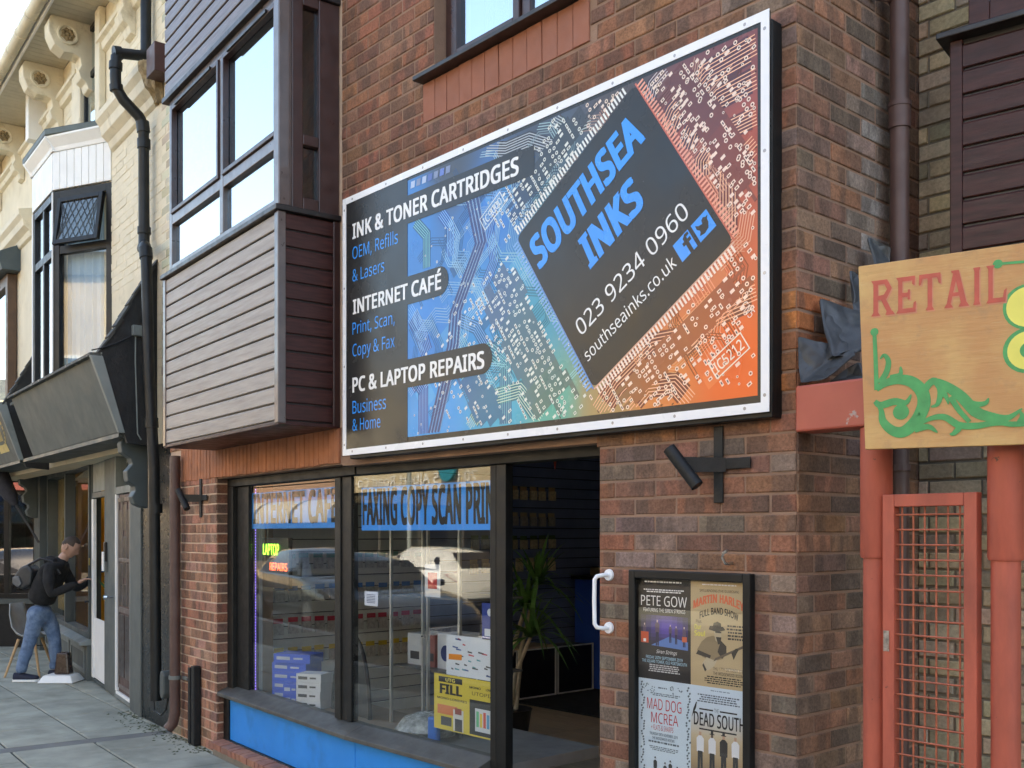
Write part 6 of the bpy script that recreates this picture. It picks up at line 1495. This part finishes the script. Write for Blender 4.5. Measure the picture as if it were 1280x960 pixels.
# ------------------------------------------------------------------ the other side of the street (seen in the glass)
def opp(name, label, x, y, rz, w, h, wallc, fasc_c, txt=None, awn=None, glassy=True, txc=(.1,.08,.06), tx=None):
    fr = frame(x, y, 180+rz); b = building(name, label, "building", tuple(fr @ Vector((0,0,0))))
    wm_ = mk(name+"_wall", wallc, .85, .12, 2, .2, 30)
    m = MB(); m.box(-w/2, w/2, .05, 6, 3.6, h); m.box(-w/2, -w/2+.35, .05, .5, -.02, 3.6); m.box(w/2-.35, w/2, .05, .5, -.02, 3.6); bpart("wall", m, wm_, b, fr)
    m = MB(); m.box(-w/2+.35, w/2-.35, 1.2, 6, -.02, 3.59); bpart("shop_interior", m, M['dark_room'], b, fr)
    m = MB(); m.prism([(-.12,2.92), (-.18,3.5), (.05,3.55), (.05,2.92)], 'x', -w/2+.02, w/2-.02); f_ = bpart("fascia", m, mk(name+"_fascia", fasc_c, .6, .06, 3), b, fr, .01)
    if txt:
        m = MB(); a0, a1 = tx or (-w*.38, w*.38); letter(m, txt, a0, a1, 3.08, 3.36, -.19, bold=.01); child("lettering", m, mk(name+"_text", txc, .6), f_)
    m = hole_frame(-w/2+.36, w/2-.36, .0, 2.9, .08, .16, .08, .5); n = max(2, int(w/2))
    for k in range(1, n): x_ = -w/2+.36+(w-.72)*k/n; m.box(x_-.03, x_+.03, .082, .158, .5, 2.82)
    s_ = bpart("shopfront", m, mk(name+"_frame", (.08,.07,.06), .5), b, fr)
    m = MB(); m.box(-w/2+.44, w/2-.44, .11, .116, .5, 2.82); child("pane", m, M['glass_dark'], s_)
    k = 0; u = -w/2+1.2
    while u < w/2-.8:
        for z in (4.4,) if h < 7 else (4.3, 6.6):
            if z+1.6 < h:
                m = hole_frame(u-.5, u+.5, z, z+1.6, -.0, .049, .07); m.box(u-.43,u+.43,.002,.047,z+.78,z+.84); wd = bpart("window", m, M['white'], b, fr)
                m = MB(); m.box(u-.43, u+.43, .02, .03, z+.07, z+1.53); child("pane", m, M['glass_dark'], wd)
                m = MB(); m.box(u-.6, u+.6, -.08, .049, z-.12, z-.005); child("sill", m, M['white'], wd)
        u += 2.1
    m = MB(); m.prism([(-.1,h), (3,h+1.4), (6,h)], 'x', -w/2, w/2); bpart("roof", m, M['slate'], b, fr)
    if awn:
        m = MB()
        for a0, a1 in awn:
            am = mk("awning_cloth", (.22,.195,.15), .8, .08, 6)
            q = MB(); n_ = 8; prf = [(-.15-1.0*math.sin(t*math.pi/2/n_), 2.2+.72*math.cos(t*math.pi/2/n_)) for t in range(n_+1)]
            for i in range(n_): q.add([(a0,*prf[i]), (a1,*prf[i]), (a1,*prf[i+1]), (a0,*prf[i+1])], [(0,1,2,3)])
            for xx in (a0, a1): q.add([(xx,-.15,2.2)]+[(xx,*p_) for p_ in prf], [list(range(n_+2))])
            nn = int((a1-a0)/.2)
            for i in range(nn): x_ = a0+(a1-a0)*i/nn; w_ = (a1-a0)/nn; q.add([(x_,-1.15,2.2), (x_+w_,-1.15,2.2), (x_+w_,-1.15,2.08), (x_+w_/2,-1.15,2.02), (x_,-1.15,2.08)], [(0,1,2,3,4)])
            bpart("awning", q, am, b, fr)
    return b
opp("restaurant_building", "peach restaurant front with cream awnings across the street", -36, -11.2, -7, 11, 7.5, (.22,.14,.09), (.24,.145,.095), "HOUSE RESTAURANT", [(-4.6,-1.9), (-1.6,1.3), (1.6,4.6)])
opp("corner_store", "beige grocery front with a wide pale fascia across the street", -22, -14.2, 0, 13, 6.5, (.50,.42,.29), (.55,.46,.30), "70 to 75 Albert Road Co-op", None, True, (.75,.75,.72), (-3.0,3.6))
opp("sandstone_house", "yellow sandstone shop building across the street", -9.7, -14.2, 0, 11, 7.8, (.52,.40,.24), (.20,.05,.04))
opp("pale_house", "pale rendered shop building across the street opposite the ink shop", 2, -14.2, 0, 12, 7.2, (.60,.55,.46), (.05,.10,.12))
opp("red_brick_house", "red brick shop building at the far end across the street", 14, -14.2, 0, 11, 8, (.35,.16,.10), (.35,.33,.28))
opp("street_end_house", "pale house closing the view along the street", -58, -1.5, 100, 26, 8, (.55,.42,.26), (.4,.2,.1))
# round street sign on the store front
m = MB(); n = 24; m.tube([(-20.1,-13.9,3.42), (-20.1,-13.8,3.42)], .34, n); solo("round_sign", m, mk("teal_sign", (.01,.22,.30), .5), "round teal sign with a white numeral over the store fascia", "sign", FA, (-20.1,-13.9,3.1))
# bollards / lamp post
lp = thing("lamp_post", "grey steel street lamp post on the opposite pavement", "lamp post", FA, (-19.6,-12.2,0))
m = MB(); m.tube([(-19.6,-12.2,0), (-19.6,-12.2,1.2), (-19.6,-12.2,1.25), (-19.6,-12.2,7.5)], [.09,.09,.06,.05], 12); part("post", m, M['grey_light'], lp, smooth=True)
m = MB(); m.tube([(-19.6,-12.2,7.5), (-19.6,-11.7,7.8), (-19.6,-11.0,7.85)], .04, 10); part("arm", m, M['grey_light'], lp, smooth=True)
m = MB(); m.box(-19.75,-19.45,-11.1,-10.5,7.8,7.9); part("lantern", m, M['grey_dark'], lp, .02)

def car(label, x, y, rz, paint, rough, plate, L=4.05, W=1.74, H=1.47, white=False):
    fr = frame(x, y, rz) @ Matrix.Translation((0,0,-.12)); t = bpy.data.objects.new("parked_car", None); col.objects.link(t); t.matrix_world = fr; BASE[t.name] = (0,0,0); tag(t, label, "car", "cars parked along the street")
    pm_ = mk("car_paint", paint, rough, .04, 2, spec=.6, coat=1.0); gm_ = glass("car_glass", .12, (.18,.2,.2)); bk_ = M['dark_trim']; h = W/2
    # stations: x, sill z, belt z, top z, top half width
    F, B_ = L/2, -L/2
    st = [(F,.42,.58,.60,.30), (F-.10,.30,.66,.70,.62), (F-.35,.24,.76,.84,.70), (F-.80,.22,.86,.93,.72), (F-1.12,.20,.92,.98,.70), (F-1.55,.20,.93,H-.17,.60), (F-1.95,.20,.94,H-.02,.57), (0.0,.20,.95,H,.57), (B_+1.3,.20,.96,H-.02,.57), (B_+.65,.22,.97,H-.12,.54), (B_+.28,.26,.97,H-.42,.55), (B_+.10,.32,.92,.98,.58), (B_,.40,.70,.74,.50)]
    def ring_(s):
        x_, sl_, be, tp, tw = s; hw = h*(1.0 if abs(x_) < L/2-.5 else .96 if abs(x_) < L/2-.2 else .88 if abs(x_) < L/2-.02 else .74)
        half = [(hw*.90, sl_), (hw*.985, sl_+.14), (hw, (sl_+be)/2+.05), (hw*.975, be-.02), (hw*.95, be+.01)]
        if tp > be+.1: half += [(tw+(hw*.95-tw)*.5, be+(tp-be)*.55), (tw+.03, tp-.05), (tw-.06, tp), (0, tp+.02)]
        else: half += [(hw*.9, be+(tp-be)*.5), (hw*.8, tp-.01), (hw*.55, tp), (0, tp+.01)]
        return [(x_, a, b) for a, b in half]+[(x_, -a, b) for a, b in half[-2::-1]]
    R_ = [ring_(s) for s in st]; n = len(R_[0]); m = MB()
    m.v = [p_ for r in R_ for p_ in r]
    for i in range(len(R_)-1):
        for k in range(n-1): m.f.append([i*n+k, (i+1)*n+k, (i+1)*n+k+1, i*n+k+1]); m.c.append(None); m.m.append(0)
        m.f.append([i*n+n-1, (i+1)*n+n-1, (i+1)*n, i*n]); m.c.append(None); m.m.append(0)
    m.f.append(list(range(n))); m.f.append([(len(R_)-1)*n+k for k in range(n)][::-1]); m.c += [None]*2; m.m += [0]*2
    part("body", m, pm_, t, smooth=True)
    def pan(nm, pts, mat): q = MB(); q.add(pts, [list(range(len(pts)))]); q.add(pts[::-1], [list(range(len(pts)))]) if 0 else None; part(nm, q, mat, t)
    for s in (1, -1):
        def sp(x_, t_): # point on the side glass at height fraction t_
            return (x_, s*(h*.95*(1-t_)+.60*t_+.012), .965+(H-.14-.965)*t_)
        a = [sp(F-1.28,.04), sp(.02,.04), sp(.02,.93), sp(F-1.72,.90)]; b = [sp(-.05,.04), sp(B_+.62,.06), sp(B_+.80,.80), sp(-.05,.93)]
        pan("side_window", a if s < 0 else a[::-1], bk_); pan("side_window", b if s < 0 else b[::-1], bk_)
    ws = [(F-1.10,.64,.99), (F-1.10,-.64,.99), (F-1.60,-.55,H-.13), (F-1.60,.55,H-.13)]; pan("windscreen", [(x_+.03, y_, z_+.03) for x_, y_, z_ in ws], bk_)
    rw_ = [(B_+.22,.56,1.04), (B_+.22,-.56,1.04), (B_+.60,-.50,H-.13), (B_+.60,.50,H-.13)]; pan("rear_window", [(x_-.035, y_, z_+.02) for x_, y_, z_ in rw_][::-1], bk_)
    for s in (1, -1):
        q = MB(); q.add([(F-.04,s*.50,.60), (F-.10,s*.72,.62), (F-.38,s*.80,.74), (F-.22,s*.62,.76)], [(0,1,2,3)] if s > 0 else [(3,2,1,0)]); part("headlight", q, mk("headlight", (.7,.72,.74), .1, metal=.5), t)
        q = MB(); q.add([(B_+.03,s*.62,.74), (B_+.10,s*.78,.76), (B_+.36,s*.855,.90), (B_+.12,s*.74,.96)], [(3,2,1,0)] if s > 0 else [(0,1,2,3)]); part("tail_light", q, mk("tail_light", (.35,.02,.02), .2, coat=1), t)
        q = MB(); q.box(F-1.42, F-1.28, s*(h+.0)-.0 if s > 0 else -h-.16, h+.16 if s > 0 else -h, .98, 1.08); part("mirror", q, pm_, t, .03)
        for wx in (F-.78, B_+.72):
            q = MB(); q.tube([(wx, s*(h-.20), .31), (wx, s*(h+.005), .31)], .31, 24); wh = part("wheel", q, mk("tyre", (.015,.015,.015), .8), t)
            q = MB(); q.tube([(wx, s*(h+.0), .31), (wx, s*(h+.012), .31)], .20, 16); part("rim", q, mk("alloy", (.45,.46,.47), .3, metal=.9), wh)
    q = MB(); q.box(F-.001, F+.012, -.26, .26, .40, .51); pl_ = part("number_plate", q, M['white'], t)
    q = MB(); letter(q, plate, -.22, .22, .425, .488, 0, bold=.02); q.v = [(F+.0135, x_, z_) for x_, y_, z_ in q.v]; part("plate_text", q, M['dark_trim'], pl_)
    q = MB(); q.box(F-.08, F+.006, -.45, .45, .28, .36); part("grille", q, bk_, t)
car("dark grey hatchback parked at the near kerb", -10.9, -5.0, 0, (.022,.025,.028), .25, "V MXY 5")
car("black estate car parked behind the dark grey hatchback", -16.9, -4.95, 0, (.012,.013,.015), .2, "KT 12", 4.4)
car("white hatchback parked at the opposite kerb", -16.6, -10.6, 180, (.70,.70,.66), .25, "GX 07")
car("silver hatchback parked at the opposite kerb behind the white car", -23.4, -10.6, 180, (.32,.33,.34), .25, "RV 58")
# ------------------------------------------------------------------ man cleaning the cafe window
FM = frame(-9.90, .51, 48.3)      # x: the way he faces, y: his left, z up
man = thing("person", "person in black hooded top and blue jeans wiping the grey shop window", "person", FM, (-.15,0,0))
jeans = mk("blue_denim", (.10,.16,.27), .85, .3, 14, .5, 50, dirt=(.20,.27,.36), dirtscale=7, dlo=.45, dhi=.7)
black = mk("black_fleece", (.010,.010,.011), .9, .3, 14, .5, 60); skin = mk("skin", (.42,.24,.17), .55, .08, 20); hairm = mk("brown_hair", (.045,.028,.018), .7, .4, 60, .8, 120)
def skinned(name, pts, edges, mat, parent, sub_=2, root=0):
    me = bpy.data.meshes.new(name); base = BASE[parent.name]
    me.from_pydata([tuple(Vector(p[:3])-Vector(base)) for p in pts], edges, []); me.materials.append(mat)
    o = bpy.data.objects.new(name, me); col.objects.link(o); o.parent = parent
    s = o.modifiers.new("skin", 'SKIN'); s.use_smooth_shade = True
    lay = me.skin_vertices[0] if me.skin_vertices else None
    if lay is None:
        bm = bmesh.new(); bm.from_mesh(me); bm.verts.layers.skin.verify(); bm.to_mesh(me); bm.free(); lay = me.skin_vertices[0]
    for i, p in enumerate(pts):
        r = p[3] if isinstance(p[3], tuple) else (p[3], p[3]); lay.data[i].radius = r; lay.data[i].use_root = (i == root)
    m_ = o.modifiers.new("sub", 'SUBSURF'); m_.levels = sub_; m_.render_levels = sub_
    BASE[o.name] = base
    return o
def crease(o, s, n):
    tx = bpy.data.textures.new('cloth_creases', 'CLOUDS'); tx.noise_scale = n; tx.noise_depth = 3
    d = o.modifiers.new('creases', 'DISPLACE'); d.texture = tx; d.strength = s; d.texture_coords = 'GLOBAL'; d.mid_level = .5
# body: hooded top with sleeves (near arm = his right, y negative)
T = [(-.15,0,.84,(.185,.15)), (-.11,0,.98,(.185,.155)), (-.04,0,1.11,(.19,.155)), (.04,0,1.235,(.19,.14)), (.095,0,1.33,(.10,.085)), (.125,0,1.38,(.062,.06)),
     (.04,-.17,1.25,.075), (.06,-.235,1.11,.066), (.10,-.245,.985,.060), (.23,-.20,1.04,.050), (.34,-.15,1.10,.038),
     (.04,.17,1.25,.075), (.09,.23,1.12,.066), (.16,.22,1.02,.058), (.28,.17,1.07,.048), (.38,.12,1.16,.038)]
E_ = [(0,1),(1,2),(2,3),(3,4),(4,5),(3,6),(6,7),(7,8),(8,9),(9,10),(3,11),(11,12),(12,13),(13,14),(14,15)]
crease(skinned("hooded_top", T, E_, black, man, 3), .022, .09)
skinned("hood", [(.0,-.09,1.335,.055), (-.05,0,1.325,.075), (.0,.09,1.335,.055), (.09,.095,1.355,.03), (.09,-.095,1.355,.03)], [(0,1),(1,2),(2,3),(0,4)], black, man, 2, 1)
J = [(-.13,0,.86,(.145,.115)), (-.14,0,.78,(.15,.12)), (-.16,-.085,.70,.098), (-.215,-.10,.43,.072), (-.30,-.11,.16,.062), (-.305,-.11,.09,.066), (-.09,.085,.70,.098), (-.02,.10,.45,.074), (-.02,.11,.17,.062), (-.018,.11,.10,.066)]
crease(skinned("jeans", J, [(0,1),(1,2),(2,3),(3,4),(4,5),(1,6),(6,7),(7,8),(8,9)], jeans, man, 3), .026, .08)
def shoe(cx, cy, z=0.0):
    q = MB(); prof_ = [(-.11,.035), (-.06,.042), (.0,.045), (.06,.05), (.12,.048), (.155,.03)]; vs = []; n = 10
    for x_, w_ in prof_:
        hh = .085 if x_ < -.02 else .085-.05*(x_+.02)/.175
        for k in range(n): a = 2*math.pi*k/n; vs.append((cx+x_, cy+w_*math.cos(a), z+.045+(hh*.5)*math.sin(a)+(.0 if math.sin(a) < 0 else hh*.2*math.sin(a))))
    q.add(vs, [(i*n+k, (i+1)*n+k, (i+1)*n+(k+1) % n, i*n+(k+1) % n) for i in range(len(prof_)-1) for k in range(n)]+[list(range(n)), [(len(prof_)-1)*n+k for k in range(n)][::-1]])
    s = part("shoe", q, mk("navy_canvas", (.012,.016,.035), .8), man, smooth=True)
    q = MB(); pts = [(cx-.12,cy-.03), (cx-.05,cy-.045), (cx+.08,cy-.052), (cx+.145,cy-.04), (cx+.168,cy), (cx+.145,cy+.04), (cx+.08,cy+.052), (cx-.05,cy+.045), (cx-.12,cy+.03)]
    q.prism(pts, 'z', z+.002, z+.03)
    o = bpy.data.objects.new("sole", q.mesh("sole", M['white'], BASE[man.name])); col.objects.link(o); o.parent = s; add_bevel(o, .006)
shoe(-.27, -.11); shoe(.02, .11)
# head with face, ears, hair
hd = Matrix.Translation((.20, 0, 1.50)) @ Matrix.Rotation(rad(32), 4, 'Y')
def headmesh(scale=1.0, hair=False):
    q = MB(); nu, nv = 28, 20; vs = []
    for j in range(nv+1):
        v_ = math.pi*j/nv; z = math.cos(v_)
        for i in range(nu):
            a = 2*math.pi*i/nu; x = math.sin(v_)*math.cos(a); y = math.sin(v_)*math.sin(a)
            X, Y, Z = x*.098, y*.076, z*.122
            if z < 0: X = X*(1+.10*z) + .012*(-z)*(1 if x > 0 else .2); Y *= (1+.22*z)
            if x > 0:
                n_ = math.exp(-(y/.16)**2)*math.exp(-((z+.18)/.16)**2); X += .026*n_*(1 if z > -.34 else .35)     # nose
                X -= .010*math.exp(-((abs(y)-.38)/.16)**2)*math.exp(-((z-.04)/.12)**2)                           # eye sockets
                X += .006*math.exp(-(y/.3)**2)*math.exp(-((z+.52)/.06)**2)                                       # lips
                X += .012*math.exp(-(y/.35)**2)*math.exp(-((z+.85)/.15)**2)                                      # chin
                X += .006*math.exp(-((z-.2)/.08)**2)*(1 if abs(y) < .7 else 0)                                   # brow
            if hair:
                k = 1.06; keep = (z > .30-.55*max(0, -x)) and not (x > .45 and z < .62)
                if not keep: k = .93
                X, Y, Z = X*k, Y*k, Z*k
            vs.append(hd @ Vector((X, Y, Z)))
    fs = [(j*nu+i, (j+1)*nu+i, (j+1)*nu+(i+1) % nu, j*nu+(i+1) % nu) for j in range(nv) for i in range(nu)]
    q.add(vs, fs); return q
head = part("head", headmesh(), skin, man, smooth=True)
def hp(nm, q, mat, sm=True):
    o = bpy.data.objects.new(nm, q.mesh(nm, mat, BASE[man.name], sm)); col.objects.link(o); o.parent = head; return o
hp("hair", headmesh(hair=True), hairm)
for s in (1, -1):
    q = MB(); q.v = []; vs = []
    for k in range(8): a = 2*math.pi*k/8; vs.append(hd @ Vector((-.008+.018*math.cos(a), s*.076, -.012+.030*math.sin(a))))
    vs2 = [hd @ Vector((-.016+.022*math.cos(2*math.pi*k/8), s*.092, -.010+.034*math.sin(2*math.pi*k/8))) for k in range(8)]
    q.add(vs+vs2, [(k, (k+1) % 8, 8+(k+1) % 8, 8+k) for k in range(8)]+[list(range(8, 16)), list(range(8))]); hp("ear", q, skin)
    q = MB(); vs = [hd @ Vector((.083+.004*math.cos(a), s*.030+.011*math.cos(a*1), .006+.006*math.sin(a))) for a in [2*math.pi*k/8 for k in range(8)]]; q.add(vs, [list(range(8))]); hp("eye", q, mk("eye_dark", (.03,.02,.02), .3), False)
q = MB(); q.tube([hd @ Vector((.0,0,-.09)), Vector((.115,0,1.365))], [.05,.056], 14); part("neck", q, skin, man, smooth=True)
# hands: palm and five fingers each
def hand(w, d, upv, curl, sgn):
    w, d, upv = Vector(w), Vector(d).normalized(), Vector(upv).normalized(); side = d.cross(upv).normalized()*sgn
    pts = [(*w, .026), (*(w+d*.045), (.036,.019)), (*(w+d*.085), (.036,.017))]; ed = [(0,1),(1,2)]
    for k, (o_, L) in enumerate(((-.030,.062), (-.010,.076), (.010,.072), (.028,.056))):
        b = w+d*.09+side*o_; i = len(pts); c1 = b+d*L*.5-upv*curl*.4*L; c2 = b+d*L*.85-upv*curl*1.1*L
        pts += [(*b, .0098), (*c1, .0090), (*c2, .0075)]; ed += [(2,i), (i,i+1), (i+1,i+2)]
    b = w+d*.035-side*.036; i = len(pts); pts += [(*b, .0125), (*(b+d*.03-side*.025), .0105), (*(b+d*.062-side*.03-upv*.01), .0085)]; ed += [(1,i), (i,i+1), (i+1,i+2)]
    skinned("hand", pts, ed, skin, man, 1)
hand((.34,-.15,1.10), (.8,.25,.45), (-.45,0,.85), .5, 1); hand((.38,.12,1.16), (.75,-.1,.6), (-.6,0,.75), .4, -1)
q = MB(); q.box(.48,.56,.02,.09,1.21,1.29); solo("cleaning_cloth", q, mk("blue_cloth", (.12,.18,.42), .9, .3, 20, .8, 30), "small blue cloth in the hand of the person at the grey shop window", "cloth", FM, (.52,.05,1.21), bevel=.02)
# bag on his back
bg = thing("shoulder_bag", "dark grey shoulder bag on the back of the person in the hooded top", "bag", FM, (-.30,-.06,1.02))
q = MB(); prof_ = [(-.36,1.08), (-.28,1.02), (-.18,1.08), (-.16,1.24), (-.21,1.31), (-.30,1.28), (-.38,1.17)]; q.prism(prof_, 'y', -.15, .08); part("bag_body", q, mk("dark_nylon", (.030,.032,.034), .5, .4, 12, .5, 20), bg, .03)
q = MB(); q.prism([(-.375,1.10), (-.31,1.05), (-.27,1.09), (-.30,1.18), (-.37,1.17)], 'y', -.175, -.15); part("pocket", q, mk("grey_nylon", (.12,.125,.13), .4, .4, 14), bg, .01)
q = MB(); q.tube([(-.22,-.12,1.30), (-.06,-.15,1.375), (.06,-.155,1.34), (.14,-.13,1.20)], .014, 8); part("strap", q, M['dark_trim'], bg, smooth=True)

# ------------------------------------------------------------------ pedestal, chair
pb = thing("brown_planter", "brown tapered planter standing on a flat white base by the grey window", "planter", FM, (.30,.02,.0))
q = MB(); n = 4
def frus(q, cx, cy, z0, z1, a0, b0, a1, b1): q.add([(cx-a0,cy-b0,z0),(cx+a0,cy-b0,z0),(cx+a0,cy+b0,z0),(cx-a0,cy+b0,z0),(cx-a1,cy-b1,z1),(cx+a1,cy-b1,z1),(cx+a1,cy+b1,z1),(cx-a1,cy+b1,z1)], [(3,2,1,0),(4,5,6,7),(0,1,5,4),(1,2,6,5),(2,3,7,6),(3,0,4,7)])
frus(q, .14, -.10, .004, .085, .20, .17, .15, .12); part("base", q, M['white'], pb, .012)
q = MB(); frus(q, .16, -.08, .086, .33, .085, .07, .062, .055); part("planter", q, mk("dark_brown_glaze", (.045,.026,.02), .25, .35, 9), pb, .02)
ch = thing("shell_chair", "grey plastic shell chair with wooden legs behind the person", "chair", FM, (-.45,.42,0))
q = MB(); R = []
for i, (x_, z_, w_) in enumerate(((-.66,.84,.17), (-.645,.72,.21), (-.61,.58,.23), (-.56,.47,.23), (-.46,.43,.22), (-.32,.44,.21), (-.24,.46,.19))):
    for k in range(9): s = (k-4)/4; q.v.append((x_+.05*s*s*(1 if i < 4 else .1), .42+w_*s, z_+(.05*s*s if i >= 3 else 0)))
for i in range(6):
    for k in range(8): q.f.append([i*9+k, i*9+k+1, (i+1)*9+k+1, (i+1)*9+k]); q.c.append(None); q.m.append(0)
o = part("seat_shell", q, mk("grey_shell", (.34,.35,.34), .45), ch, smooth=True); md = o.modifiers.new("t", 'SOLIDIFY'); md.thickness = .012
wd_ = mk("beech", (.45,.28,.13), .5, .2, 9)
for a, b in ((-1,-1), (-1,1), (1,-1), (1,1)): q = MB(); q.tube([(-.45+.09*a,.42+.09*b,.43), (-.45+.20*a,.42+.20*b,.0)], [.018,.013], 8); part("leg", q, wd_, ch, smooth=True)
q = MB(); q.tube([(-.56,.31,.34), (-.34,.53,.34)], .006, 6); q.tube([(-.56,.53,.34), (-.34,.31,.34)], .006, 6); part("brace", q, M['dark_trim'], ch)
